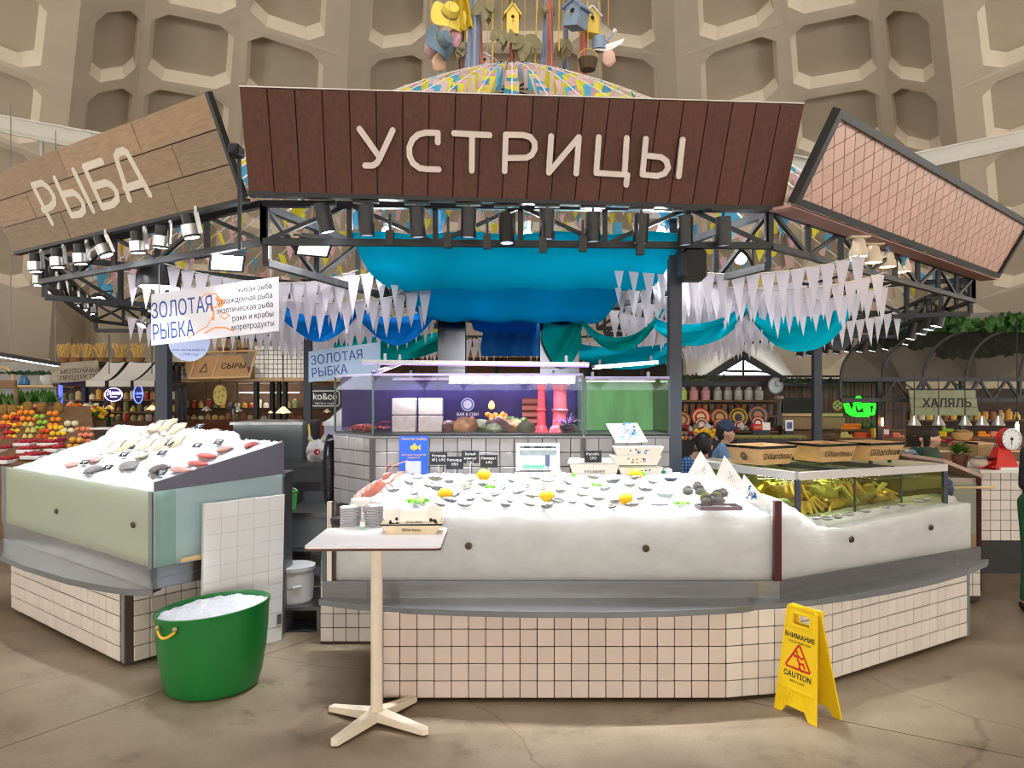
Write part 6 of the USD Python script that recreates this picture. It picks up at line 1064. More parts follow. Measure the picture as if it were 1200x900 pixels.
q = P(338, 602, 6.1); t = thing('pail', 'small green pail on the aisle work bench', 'bucket', (q[0], 6.15, .8)); part(t, 'body', lathe([(0, 0), (.045, 0), (.06, .145), (.063, .15), (.056, .15), (.042, .006), (0, .006)], 24, (q[0], 6.15, .8)), M('pail_green', (96, 200, 104), .4)); part(t, 'handle', tube([(q[0] + .06 * math.cos(a_), 6.15, .945 + .03 * math.sin(a_)) for a_ in np.linspace(0, math.pi, 9)], .004, 6), white_plastic)
q = P(368, 541, 7.2); b = lump(.10, (1, .8, 1.1), 9, .3, 3); b.apply_translation((q[0], 7.3, 1.19)); t = thing('plastic_bag', 'knotted white plastic bag on the rear aisle bench', 'bag', (q[0], 7.3, 1.08)); part(t, 'sack', b, white_plastic, smooth=25); [part(t, 'ear', hull([(q[0] + s * .02, 7.3, 1.28), (q[0] + s * .07, 7.3, 1.36), (q[0] + s * .1, 7.32, 1.31), (q[0] + s * .03, 7.34, 1.27)]), white_plastic) for s in (-1, 1)]; part(t, 'red_print', prism(shapely.Point(0, 0).buffer(.03).difference(shapely.Point(.008, 0).buffer(.014)), .004, frame((q[0] + .03, 7.195, 1.19), (1, 0, 0), (0, 0, 1))), rd)
x0, x1 = P(250, 0, 7)[0], P(357, 0, 7.6)[0]; t = thing('steel_tank', 'grey steel holding tank behind the fish counter', 'tank', ((x0 + x1) / 2, 7.8, 0)); part(t, 'body', box2((x0, 7.5, .6), (x1, 8.2, 1.44)), M('tank_grey', (118, 126, 132), .35, .7)); part(t, 'rim', box2((x0 - .02, 7.46, 1.44), (x1 + .02, 8.24, 1.47)), steel); part(t, 'seam', box2((x0, 7.492, 1.10), (x1, 7.50, 1.12)), steel_dark); part(t, 'stand', box2((x0 + .05, 7.55, 0), (x1 - .05, 8.15, .6)), dk); part(t, 'tap', tube([P(274, 497, 7.7), P(274, 478, 7.7), P(270, 474, 7.6), P(268, 478, 7.5)], .022, 10), steel)
x0, x1 = P(360, 0, 7.2)[0], P(394, 0, 7.2)[0]; t = thing('ice_bin', 'lilac-white plastic ice bin in the aisle', 'bin', ((x0 + x1) / 2, 7.9, 0)); part(t, 'body', box2((x0, 7.85, .5), (x1 + .12, 8.4, 1.44)), M('bin_lilac', (196, 194, 226), .4)); part(t, 'rim', box2((x0 - .01, 7.82, 1.42), (x1 + .13, 8.42, 1.46)), white_plastic); part(t, 'base', box2((x0 + .03, 7.9, 0), (x1 + .09, 8.35, .5)), dk)
single('crushed_ice', 'white ice heap on the lilac ice bin', 'ice', grid(lambda u, v: (x0 + (x1 + .12 - x0) * u, 7.85 + .55 * v, 1.455 + .16 * math.sin(math.pi * u) * math.sin(math.pi * v) + .02 * float(meshkit.fbm(np.array([[u * 9, v * 9, 0.]]), 3)[0])), 18, 18), ice, kind='stuff', smooth=60)
q = P(389, 0, 5.75)[0]; t = thing('hanging_hose', 'black hose coils hanging at the end of the aquarium plinth', 'hose', (q, 5.6, .9)); [part(t, 'coil', tube([(q + (.028 + .006 * k) * math.cos(a_), 5.62 + .03 * k, 1.16 + (.24 + .02 * k) * math.sin(a_)) for a_ in np.linspace(0, 2 * math.pi, 28)[:-1]], .012, 6, close=True), cable) for k in range(3)]; part(t, 'hook', bar((q, 5.62, 1.4), (q + .06, 5.62, 1.42), .015), steel_dark)
single('drain_rag', 'dark wet cloth on the floor under the low shelf', 'rag', grid(lambda u, v: (P(322, 0, 5.4)[0] + .28 * u, 5.45 + .3 * v, .012 + .012 * math.sin(u * 11) * math.sin(v * 9) ** 2), 12, 12, .008), dk)
single('yellow_pipe', 'thin yellow pipe standing on the rear aisle bench', 'pipe', tube([P(363, 541, 7.6), P(363, 512, 7.65), P(361, 496, 7.7)], .012, 8), M('pipe_yellow', (220, 200, 80), .5))
# ---------------------------------------------------------------- hanging banners
def banner(label, q, mat_, texts, fish=None):
    q = [np.array(x, float) for x in q]; q[3] = q[0] + (0, 0, np.linalg.norm(q[3] - q[0])); q[2] = q[1] + q[3] - q[0]; t = thing('banner', label, 'sign', tuple((q[0] + q[1]) / 2)); part(t, 'board', slab(*[x for x in q], .006), mat_); m = qframe(q) @ mtx((0, 0, .006)); W, H = np.linalg.norm(q[1] - q[0]), np.linalg.norm(q[3] - q[0])
    for s, x, y, h, mt_, al, tw__ in texts:
        q_ = text_c(s, h * H, np.eye(4), .001, False, al); q_.apply_scale((tw__ * W / q_.extents[0], 1, 1)); q_.apply_transform(m @ mtx((x * W, y * H, 0))); part(t, 'lettering', q_, mt_)
    if fish: fish(t, m, W, H)
    for k in (.06, .94): a = q[3] + (q[2] - q[3]) * k; part(t, 'hanging_wire', cyl(a, (a[0], a[1], 3.0), .004, n=5), steel_dark)
    return t
navy, grey_t, orange_p = M('print_banner_blue', (34, 70, 146), .6), M('print_grey', (58, 62, 74), .6), M('print_orange', (232, 150, 92), .6)
def fish_art(t, m, W, H):
    f = lambda pts: [(x * W, y * H) for x, y in pts]
    for pts, w in (([(.40, .72), (.46, .86), (.54, .84), (.58, .70), (.54, .58), (.47, .60)], .006), ([(.55, .74), (.60, .66), (.57, .60)], .02), ([(.30, .06), (.38, .16), (.46, .24), (.50, .40)], .005), ([(.44, .12), (.52, .2), (.60, .18), (.66, .10)], .008), ([(.56, .42), (.60, .34), (.64, .40), (.60, .46), (.57, .43)], .005), ([(.50, .64), (.52, .50), (.51, .36)], .012)): part(t, 'fish_drawing', prism(LineString(f(pts)).buffer(w * .8), .0006, m), orange_p)
bw_ = M('banner_white', (214, 214, 224), .5)
banner('white hanging banner naming the fish shop in large blue letters', [P(178, 405, 5.95), P(327, 388, 5.6), P(329, 324, 5.6), P(178, 345, 5.95)], bw_, [('ЗОЛОТАЯ', .02, .52, .31, navy, 0, .49), ('РЫБКА', .02, .10, .31, navy, 0, .335)] + [(s, .97, .80 - .172 * i, .11, grey_t, 1, w) for i, (s, w) in enumerate((('живая рыба', .26), ('охлажденная рыба', .42), ('экзотическая рыба', .43), ('раки и крабы', .31), ('морепродукты', .32)))], fish_art)
banner('pale blue second banner naming the fish shop behind the first', [P(362, 448, 8.0), P(446, 438, 7.7), P(446, 410, 7.7), P(362, 412, 8.0)], M('banner_blue', (170, 196, 226), .5), [('ЗОЛОТАЯ', .06, .55, .30, navy, 0, .72), ('РЫБКА', .06, .14, .30, navy, 0, .5)])
c = P(222, 400, 6.6); m = frame(c, (1, .1, 0), (0, 0, 1)); t = thing('round_sign', 'round pale blue sign half hidden behind the white banner', 'sign', tuple(c)); part(t, 'disc', prism(shapely.Point(0, 0).buffer(.178, quad_segs=20), .008, m), M('disc_blue', (178, 192, 226), .5)); part(t, 'lettering', text_c('есть чистка и вкусно', .020, m @ mtx((0, -.085, .008)), .001), navy); part(t, 'lettering', text_c('с 1988 года', .020, m @ mtx((0, -.125, .008)), .001), navy); part(t, 'hanging_wire', cyl(c + (0, 0, .17), c + (0, 0, .9), .004, n=5), steel_dark)
# ---------------------------------------------------------------- people
def bones(bs, edge=.03, it=8):
    ico = trimesh.creation.icosphere(1).vertices; tot = None
    for (a, ra, b, rb) in bs:
        k = m3.Manifold.hull_points(np.vstack([np.array(a) + ico * ra, np.array(b) + ico * rb])); tot = k if tot is None else tot + k
    tot = tot.refine_to_length(edge); q = tot.to_mesh(); t = trimesh.Trimesh(q.vert_properties[:, :3], q.tri_verts, process=True); trimesh.smoothing.filter_taubin(t, iterations=it); return t
skin, hair_d = M('skin', (206, 160, 136), .5), M('hair_dark', (40, 32, 30), .7)
def person(label, loc, yaw, shirt, trousers, sit=True, arms=None, cap=None, hair=hair_d, lean=0., long_hair=False, stool=True, strap=None, tall=1.0):
    """built facing -y; hips at the seat"""
    m = mtx(loc, yaw, s=tall); t = thing('person', label, 'person', m=m); hz = .47 if sit else .90
    hip, ch, nk, hd = np.array((0, 0, hz + .06)), np.array((0, -.05 - lean * .5, hz + .38)), np.array((0, -.05 - lean * .8, hz + .53)), np.array((0, -.08 - lean * 1.05, hz + .665))
    S_ = [np.array((s * .175, -.05 - lean * .75, hz + .485)) for s in (-1, 1)]; arms = arms or [((-.24, -.12, hz + .22), (-.12, -.36, hz + .24)), ((.24, -.12, hz + .22), (.12, -.36, hz + .24))]
    legs = []
    for s in (-1, 1):
        h_ = np.array((s * .095, 0, hz + .04)); k_ = np.array((s * .13, -.42, hz + .05)) if sit else np.array((s * .10, -.02, .49)); f_ = np.array((s * .13, -.38, .09)) if sit else np.array((s * .11, .02, .09)); legs.append((h_, k_, f_))
    body = [(hip, .12, ch, .13), (ch + (-.06, 0, 0), .11, ch + (.06, 0, 0), .11), (ch, .10, nk, .055), (nk, .05, hd - (0, 0, .05), .052), (hd + (0, .018, .022), .086, hd + (0, .005, .0), .082), (hd + (0, -.03, -.055), .05, hd + (0, -.02, .0), .07), (hd + (0, -.082, -.012), .013, hd + (0, -.078, .012), .010)]
    for s in (-1, 1): body.append((hd + (s * .082, .01, -.015), .016, hd + (s * .082, .012, .012), .018))
    for S0, (e, h) in zip(S_, arms):
        e, h = np.array(e), np.array(h); body += [(S0, .055, e, .042), (e, .042, h, .03)]; d = (h - e) / np.linalg.norm(h - e); sd = np.cross(d, (0, 0, 1.)); sd /= np.linalg.norm(sd) + 1e-9
        body.append((h, .03, h + d * .055, .034))
        for k in range(4): o = h + d * .07 + sd * (-.027 + .018 * k); body += [(o, .0095, o + d * (.035 - .004 * abs(k - 1.5)) + (0, 0, -.006), .009), (o + d * .034 + (0, 0, -.006), .009, o + d * .055 + (0, 0, -.022), .008)]
        body.append((h + d * .015 - sd * .028, .011, h + d * .05 - sd * .05, .009))
    for h_, k_, f_ in legs: body += [(h_, .085, k_, .06), (k_, .058, f_, .042), (f_, .042, f_ + (0, -.14, -.05), .036), (f_ + (0, .03, -.03), .04, f_ + (0, -.1, -.055), .034)]
    part(t, 'body', bones(body, .026), skin, smooth=True, local=True)
    sh_ = [(hip + (0, 0, .02), .14, ch, .15), (ch + (-.07, 0, .01), .125, ch + (.07, 0, .01), .125), (ch + (0, 0, .04), .12, nk - (0, 0, .03), .075)]
    for S0, (e, h) in zip(S_, arms): e, h = np.array(e), np.array(h); sh_ += [(S0, .08, e, .06), (e, .056, e + (h - e) * .88, .043)]
    part(t, 'jacket', bones(sh_, .035), shirt, smooth=True, local=True)
    part(t, 'trousers', bones([x for h_, k_, f_ in legs for x in ((h_, .10, k_, .075), (k_, .072, f_ + (0, 0, .03), .055))], .04), trousers, smooth=True, local=True)
    part(t, 'shoes', bones([x for h_, k_, f_ in legs for x in ((f_ + (0, .03, -.045), .045, f_ + (0, -.15, -.055), .036),)], .03), black_paint, smooth=True, local=True, kind='stuff')
    for s in (-1, 1): part(t, 'eye', ball(hd + (s * .032, -.083, .018), .010, sub=1), M('eye_dark', (40, 30, 28), .3), local=True)
    part(t, 'mouth', box(hd + (0, -.082, -.048), (.04, .008, .008)), M('lips', (160, 90, 86), .5), local=True)
    hb = [(hd + (0, .03, .045), .092, hd + (0, .012, .06), .088), (hd + (0, .05, -.01), .075, hd + (0, .04, .03), .085)]
    if long_hair: hb += [(hd + (0, .06, .0), .07, hd + (0, .07, -.12), .05)]
    part(t, 'hair', bones(hb, .025), hair, smooth=True, local=True)
    if cap: c_ = part(t, 'cap', bones([(hd + (0, .01, .07), .098, hd + (0, .0, .075), .094)], .02), cap, smooth=True, local=True); part(c_, 'peak', hull([hd + (x, y, z) for x, y, z in ((-.07, -.075, .07), (.07, -.075, .07), (-.05, -.16, .055), (.05, -.16, .055), (-.07, -.075, .08), (.07, -.075, .08), (-.05, -.16, .063), (.05, -.16, .063))]), cap, local=True)
    if strap: part(t, 'strap', tube([np.array(p_) for p_ in strap], .012, 6), black_paint, local=True)
    if sit and stool: st_ = thing('stool', 'stool under the ' + label, 'stool', m=mtx(loc, yaw)); part(st_, 'seat', cyl((0, 0, hz - .075), (0, 0, hz - .045), .17, n=20), wood_pale, local=True); [part(st_, 'leg', bar((.12 * sx, .12 * sy, 0), (.09 * sx, .09 * sy, hz - .07), .03), black_metal, local=True) for sx in (-1, 1) for sy in (-1, 1)]
    return t
plaid = usdkit.material(stage, '/World/Looks/blue_plaid', {'g': ('geometry', {}), 'a': ('wave_texture', dict(scale=9.0, bands_direction='x')), 'b': ('wave_texture', dict(scale=9.0, bands_direction='z')), 'm': ('mix', dict(mix_type='multiply', fac=1.0)), 'r': ('rgb_ramp', {'ramp': [(.05, lin((52, 92, 148))), (.5, lin((96, 142, 196))), (.8, lin((150, 186, 222)))]}), 'p': ('principled_bsdf', dict(roughness=.85))}, [('g.position', 'a.vector'), ('g.position', 'b.vector'), ('a.color', 'm.color1'), ('b.color', 'm.color2'), ('m.color', 'r.fac'), ('r.color', 'p.base_color')], surface='p.BSDF')
jeans = M('jeans', (54, 66, 96), .8); grn = M('jacket_green', (52, 74, 58), .8); tealj = M('jacket_teal', (40, 84, 88), .8); blk_j = M('jacket_black', (22, 24, 26), .75)
q = P(826, 0, 8.2); person('person in a blue plaid shirt and black cap, seated with back turned', (q[0], 8.2, 0), math.pi - .15, plaid, jeans, arms=[((-.28, -.1, .62), (-.16, -.30, .92)), ((.28, -.12, .64), (.10, -.33, .98))], cap=black_paint, lean=.06, strap=((-.16, .02, .96), (-.05, .10, .85), (.12, .12, .66)), tall=1.02)
q = P(850, 0, 9.4); person('person in a striped blue shirt and navy cap, seated in profile', (q[0] - .03, 9.55, 0), math.pi - 1.9, M('shirt_stripe', (110, 146, 190), .8, noise=(50, .35)), jeans, cap=M('cap_navy', (52, 66, 96), .8), tall=1.10)
q = P(1088, 0, 10.3); person('person in a dark green hooded jacket with dark hair, seated looking right', (q[0] - .05, 10.35, 0), .9, grn, jeans, long_hair=True, tall=1.0, lean=.05)
q = P(1064, 0, 11.2); person('person in a teal jacket resting the head on a hand', (q[0] - .05, 10.75, 0), .3, tealj, jeans, arms=[((-.25, -.15, .62), (-.1, -.3, .66)), ((.22, -.2, .66), (.08, -.16, .98))], tall=.97)
q = P(1219, 0, 6.0); person('person in a black and green coat half out of view at the right edge', (q[0], 6.0, 0), .12, blk_j, M('coat_green', (28, 84, 58), .7), sit=False, stool=False, lean=.06, tall=.93)
# ---------------------------------------------------------------- left background: fruit stall
fm_c = {'orange': ((244, 142, 30), .038), 'lemon': ((246, 204, 40), .034), 'green_apple': ((150, 200, 60), .035), 'red_apple': ((176, 40, 44), .036), 'persimmon': ((222, 88, 36), .036), 'pear': ((214, 200, 110), .036), 'peach': ((232, 140, 110), .035), 'plum': ((150, 50, 70), .03), 'white_melon': ((226, 220, 180), .05), 'mango': ((230, 170, 60), .042)}
fprot = {}
for k, (c, r) in fm_c.items(): M('fruit_' + k, c, .4, noise=(20, .1))
def dfr(py): return 8.75 + (555 - py) / 75 * 1.9
pat = [(20, 486, 22, 14, 'orange'), (55, 486, 14, 15, 'orange'), (8, 500, 18, 14, 'lemon'), (40, 490, 15, 14, 'green_apple'), (0, 502, 12, 14, 'red_apple'), (43, 502, 11, 12, 'persimmon'), (26, 501, 16, 13, 'pear'), (56, 503, 20, 14, 'lemon'), (88, 505, 20, 14, 'peach'), (64, 512, 14, 10, 'plum'), (70, 500, 18, 8, 'white_melon'), (12, 478, 9, 10, 'mango'), (28, 478, 12, 7, 'peach'), (0, 488, 8, 10, 'orange'), (78, 516, 14, 10, 'mango'), (9, 490, 10, 8, 'red_apple')]
names_f = {'orange': 'orange', 'lemon': 'lemon', 'green_apple': 'green apple', 'red_apple': 'red apple', 'persimmon': 'persimmon', 'pear': 'pear', 'peach': 'peach', 'plum': 'plum', 'white_melon': 'pale melon', 'mango': 'mango'}
stall_w = M('stall_wood', (122, 92, 64), .7, noise=(8, .2)); sv = thing('fruit_stand', 'sloping timber fruit stand at the left edge behind the fish counter', 'stand', (*P(50, 0, 9.8)[:2], 0))
def onf(px, py): return P(px, py, dfr(py))
part(sv, 'sloped_deck', slab(onf(-60, 556), onf(112, 530), onf(106, 476), onf(-60, 476), -.05), stall_w); a_, b_, c_, d_ = onf(-60, 556), onf(112, 530), onf(106, 476), onf(-60, 476)
part(sv, 'front_board', slab((*a_[:2], 0), (*b_[:2], 0), b_, a_, -.04), stall_w); part(sv, 'side_board', slab((*b_[:2], 0), (*c_[:2], 0), c_, b_, -.04), stall_w)
for i, (px, py, w, h, k) in enumerate(pat):
    r = fm_c[k][1]; py0, n = py + h, 0
    st_ = r * 2 * F / 9.6; rows = max(2, int(h / (st_ * .62)))
    for j in range(rows):
        y = py + h - j * st_ * .62
        for c in range(max(2, int(w / st_))):
            x = px + (c + .5 + .5 * (j % 2)) * st_ + R_.uniform(-.4, .4)
            q = onf(x, y) + (0, 0, r * .7 + .035 * (j % 3)); m = mtx(q, R_.uniform(0, 6), rx=R_.uniform(-.4, .4), s=R_.uniform(.9, 1.1)); lab = '%s in heap %s of the sloping fruit stand' % (names_f[k], ordn[i % 13] if i < 13 else num[i]); grp = '%s heap %d on the fruit stand' % (names_f[k], i + 1)
            lab = '%s in the %s %s fruit-stand heap' % (names_f[k], ('upper' if py < 492 else ('middle' if py < 503 else 'lower')), ('left' if px < 20 else ('central' if px < 50 else 'right')))
            lab += ', %s in the %s row' % (num[c], ORD[j])
            if k not in fprot: t = thing(k, lab, 'fruit', group=grp, m=m); fprot[k] = t; part(t, 'flesh', lathe([(0, -.9 * r), (.5 * r, -.82 * r), (.95 * r, -.3 * r), (r, .05 * r), (.82 * r, .6 * r), (.3 * r, .92 * r), (0, .86 * r)] if k != 'pear' else [(0, -.9 * r), (.8 * r, -.6 * r), (r, -.1 * r), (.6 * r, .6 * r), (.3 * r, 1.2 * r), (0, 1.25 * r)], 12), MATS['fruit_' + k], smooth=True, local=True); part(t, 'stem', cyl((0, 0, .84 * r), (0, 0, 1.1 * r), .1 * r, n=5), leaf_m, local=True)
            else: copy(fprot[k], m, lab, grp, 'fruit')
ber = M('berries_red', (176, 34, 54), .35); pck = M('punnet', (226, 226, 226), .4)
for i, (px, py, w, h) in enumerate(((16, 519, 30, 6), (44, 519, 30, 6), (20, 527, 30, 6), (52, 526, 26, 6), (0, 523, 14, 12), (24, 534, 34, 6), (0, 538, 24, 8))):
    q0, q1 = onf(px, py + h), onf(px + w, py); c = (q0 + q1) / 2; W, D = abs(q1[0] - q0[0]) * .95, abs(q1[1] - q0[1]) * .9 + .1; t = thing('berry_punnet', 'white punnet of red berries low on the fruit stand, %s' % ('upper left', 'upper right', 'middle left', 'middle right', 'at the picture edge', 'lowest in the middle', 'lowest at the edge')[i], 'punnet', tuple(c)); part(t, 'tray', rbox(c + (0, 0, .015), (W, D, .05), .01), pck); rr = random.Random(i); bs = [ball(c + (rr.uniform(-.46, .46) * W, rr.uniform(-.44, .44) * D, .05 + rr.uniform(0, .02)), .017, sub=1) for _ in range(70)]; part(t, 'berries', bs, ber, kind='stuff')
pin, crown_m = M('pineapple', (150, 116, 52), .7, bump=(90, 1)), M('pine_green', (84, 116, 60), .6)
for i, (px, py) in enumerate(((6, 486), (15, 487), (49, 484), (33, 483), (69, 484))):
    q = onf(px, py); t = thing('pineapple', 'pineapple standing on the fruit stand, %s from the left' % ordn[(0, 1, 3, 2, 4)[i]], 'pineapple', tuple(q)); part(t, 'fruit', lathe([(0, 0), (.05, .01), (.065, .07), (.055, .14), (0, .16)], 16, q), pin, smooth=True); [part(t, 'crown_leaf', hull([q + (.02 * math.cos(a), .02 * math.sin(a), .15), q + (.02 * math.cos(a + 1), .02 * math.sin(a + 1), .15), q + (.06 * math.cos(a), .06 * math.sin(a), .27), q + (.0, 0, .15)]), crown_m) for a in np.linspace(0, 5.2, 7)]
gr_m = cloth('leafy_green', (74, 128, 52), .3)
def herb(label, c, r, h, n, mt_, seed, name='herb_bunch', cat='herbs', wl=.03):
    rr = random.Random(seed); t = thing(name, label, cat, tuple(c)); ls = []
    for k in range(n):
        a, b = rr.uniform(0, 6.28), rr.uniform(.5, 1.0); d_ = np.array((math.cos(a) * (1 - b) * 1.6, math.sin(a) * (1 - b) * 1.6, b)); L_ = h * rr.uniform(.6, 1); sd = np.array((-math.sin(a), math.cos(a), 0)) * wl; e = c + np.array((rr.uniform(-r, r), rr.uniform(-r, r) * .6, 0)); ls.append(hull([e + d_ * L_ * .3, e + d_ * L_ * .6 + sd, e + d_ * L_ * .6 - sd, e + d_ * L_, e + d_ * L_ * .6 + (0, 0, .008)])); 
    part(t, 'leaves', ls, mt_, kind='stuff'); part(t, 'stems', [cyl(c + (rr.uniform(-r, r) * .6, 0, 0), c + (rr.uniform(-r, r), 0, h * .5), .006, n=4) for _ in range(8)], crown_m, kind='stuff'); return t
for i, (px, py) in enumerate(((18, 476), (28, 475), (38, 474), (47, 474), (56, 475), (2, 478))): herb('bunch of green herbs standing behind the fruit, %s from the left' % ordn[(1, 2, 3, 4, 5, 0)[i]], P(px, py, 10.9), .07, .27, 46, gr_m, i)
t = thing('herb_shelf', 'timber shelf holding the herb bunches behind the fruit stand', 'shelf', (*P(30, 0, 10.9)[:2], 0)); part(t, 'board', box2((P(-60, 0, 10.9)[0], 10.7, 1.52), (P(64, 0, 10.9)[0], 11.1, 1.56)), stall_w); part(t, 'back', box2((P(-60, 0, 10.9)[0], 11.1, 0), (P(64, 0, 10.9)[0], 11.14, 1.62)), stall_w); part(t, 'fascia', box2((P(-60, 0, 10.7)[0], 10.66, 1.85), (P(20, 0, 10.7)[0], 10.70, 1.95)), stall_w); [part(t, 'upright', box2((P(x, 0, 10.7)[0], 10.66, 1.56), (P(x, 0, 10.7)[0] + .05, 10.7, 1.85)), stall_w) for x in (-50, 18)]
a_, b_ = P(-40, 409, 8.2), P(68, 427, 9.6); strip('long white linear lamp at the left edge above the fruit', a_, b_, .07, .05, lampw)
for k in (.45, .97): q = a_ + (b_ - a_) * k; single('lamp_wire', 'thin wire holding the long linear lamp, ' + ('near end' if k < .5 else 'far end'), 'wire', cyl(q, q + (0, 0, 3.), .006, n=5), steel_dark)
# ---------------------------------------------------------------- left background: dairy and cheese stalls
def wall_block(name, label, px0, px1, y_top, y_bot, d, depth, mat_, cat): a, b = P(px0, y_bot, d), P(px1, y_top, d); return single(name, label, cat, box2((a[0], d, a[2]), (b[0], d + depth, b[2])), mat_)
brown, brown2, brick_m = M('stall_brown', (112, 82, 58), .75, noise=(6, .25)), M('stall_brown_dark', (64, 48, 38), .75, noise=(6, .25)), M('stall_red_brown', (116, 66, 50), .8, noise=(6, .25))
D1 = 13.0
ds = thing('market_stall', 'dark timber dairy stall with shelves behind the fish counter', 'stall', (*P(140, 0, D1)[:2], 0))
def pbox(parent, name, px0, px1, y0, y1, d, depth, mat_): a, b = P(px0, max(y0, y1), d), P(px1, min(y0, y1), d); return part(parent, name, box2((a[0], d, max(a[2], 0)), (b[0], d + depth, b[2])), mat_)
pbox(ds, 'back_wall', 62, 212, 426, 560, D1 + 2.6, .1, brown2); pbox(ds, 'counter', 66, 212, 494, 600, D1 + .6, .8, brown); pbox(ds, 'roof_beam', 62, 212, 448, 453, D1 - .1, .12, brown2); pbox(ds, 'top_deck', 62, 212, 424, 428, D1, 2.6, brown2)
for k, y in enumerate((468, 482)): pbox(ds, 'shelf', 70, 210, y, y + 2, D1 + 2.2, .4, brown)
for x in (96, 122, 205): pbox(ds, 'upright', x, x + 3.5, 426, 560, D1, .12, black_metal)
col_g = [(196, 170, 120), (226, 214, 190), (186, 60, 50), (220, 160, 60), (120, 130, 70), (236, 200, 90), (150, 90, 60)]
rr = random.Random(3); gm = [M('goods_%d' % i, c, .5) for i, c in enumerate(col_g)]
def goods(label, px0, px1, y, d, n, hmin=.08, hmax=.2):
    cnt = 0
    for i in range(n):
        x = px0 + (px1 - px0) * (i + .5) / n; q = P(x, y, d); w = (px1 - px0) / n * d / F * .40; h = rr.uniform(hmin, hmax); k = rr.randrange(7); kind = rr.randrange(3)
        pr = [[(0, 0), (w, 0), (w, h * .75), (w * .5, h * .88), (w * .5, h), (0, h)], [(0, 0), (w * .8, 0), (w, h * .4), (w * .9, h * .8), (0, h * .8)], [(0, 0), (w, 0), (w, h * .9), (w * .9, h), (0, h)]][kind]
        t = thing(('jar', 'crock', 'tin')[kind], '%s %s on the %s, %s from left' % (('tan', 'cream', 'red', 'amber', 'olive', 'yellow', 'brown')[k], ('narrow-necked jar', 'rounded crock', 'straight tin')[kind], label, num[i] if i < 20 else str(i)), ('jar', 'pot', 'tin')[kind], tuple(q)); part(t, 'body', lathe(pr, 12, q), gm[k], smooth=40); part(t, 'lid', lathe([(0, h * (1 if kind != 1 else .8)), (w * .55, h * (1 if kind != 1 else .8)), (w * .5, h * (1 if kind != 1 else .8) + .02), (0, h * (1 if kind != 1 else .8) + .02)], 12, q), gm[(k + 3) % 7])
goods('upper shelf of the dairy stall', 72, 208, 468, D1 + 2.35, 17); goods('lower shelf of the dairy stall', 72, 208, 482, D1 + 2.35, 17); goods('dairy stall counter', 126, 205, 494, D1 + .9, 9, .1, .22)
fl = [M('flower_%d' % i, c, .6) for i, c in enumerate(((244, 196, 40), (240, 130, 30), (226, 90, 70), (236, 226, 190)))]
for i, (px, py) in enumerate(((82, 494), (90, 488), (100, 492), (109, 488), (118, 492), (70, 490))):
    q = P(px, py, 12.0); t = thing('flower_pot', 'pot of %s flowers before the dairy stall, %s from the left' % (('yellow', 'orange', 'coral', 'cream')[i % 4], ordn[(1, 2, 3, 4, 5, 0)[i]]), 'flowers', tuple(q)); part(t, 'pot', lathe([(0, -.16), (.07, -.16), (.09, 0), (.08, 0), (0, -.02)], 14, q), brown); part(t, 'blooms', [lump(.035, (1, 1, .8), k + i, .2, 1).apply_translation(q + (rr.uniform(-.13, .13), rr.uniform(-.1, .1), rr.uniform(.03, .2))) for k in range(26)], fl[i % 4], kind='stuff'); part(t, 'foliage', [lump(.04, (1, 1, .6), k + 9 * i, .3, 1).apply_translation(q + (rr.uniform(-.11, .11), rr.uniform(-.1, .1), rr.uniform(.0, .1))) for k in range(9)], gr_m, kind='stuff')
tb_ = thing('display_table', 'long low table carrying the flower pots and glass box', 'table', (*P(95, 0, 12.1)[:2], 0)); pbox(tb_, 'top', 62, 128, 504, 507, 11.8, .6, brown); [pbox(tb_, 'leg', x, x + 3, 507, 590, 11.9, .05, brown2) for x in (64, 124)]
gb = P(118, 512, 9.2); t = thing('glass_box', 'small clear glass display box beside the fish counter ice', 'box', tuple(gb)); part(t, 'base', rbox(gb + (0, .1, -.07), (.25, .25, .05), .01), white_plastic); part(t, 'glass', box(gb + (0, .1, .02), (.23, .23, .13)), glass_green); part(t, 'lid', rbox(gb + (0, .1, .10), (.25, .25, .025), .008), white_plastic); part(t, 'stand', box2(gb + (-.1, 0, -1.0 + 0), gb + (.1, .2, -.095)), brown)
# dairy name board (three old planks, leaning forward)
bq = [P(63, 450, D1 - .3), P(119, 446, D1 - .3), P(112, 425, D1 - .1), P(60, 427, D1 - .1)]; bq[2] = bq[1] + bq[3] - bq[0]; t = thing('name_board', 'old grey timber board naming dairy products above the stall', 'sign', tuple(bq[0])); old = M('old_board', (150, 140, 122), .8, noise=(6, .25)); [part(t, 'plank', slab(*[quad_at(bq, u, v) for u, v in ((0, k / 3 + .01), (1, k / 3 + .01), (1, (k + 1) / 3 - .01), (0, (k + 1) / 3 - .01))], .03), old) for k in range(3)]; mb = qframe(bq) @ mtx((0, 0, .031)); part(t, 'lettering', text_c('МОЛОЧНЫЕ', .085, mb @ mtx((.43, .17, 0)), .004), M('board_ink', (76, 66, 56), .8)); part(t, 'lettering', text_c('ПРОДУКТЫ', .085, mb @ mtx((.43, .04, 0)), .004), MATS['board_ink'])
aw = M('awning', (206, 202, 196), .8); awp = []
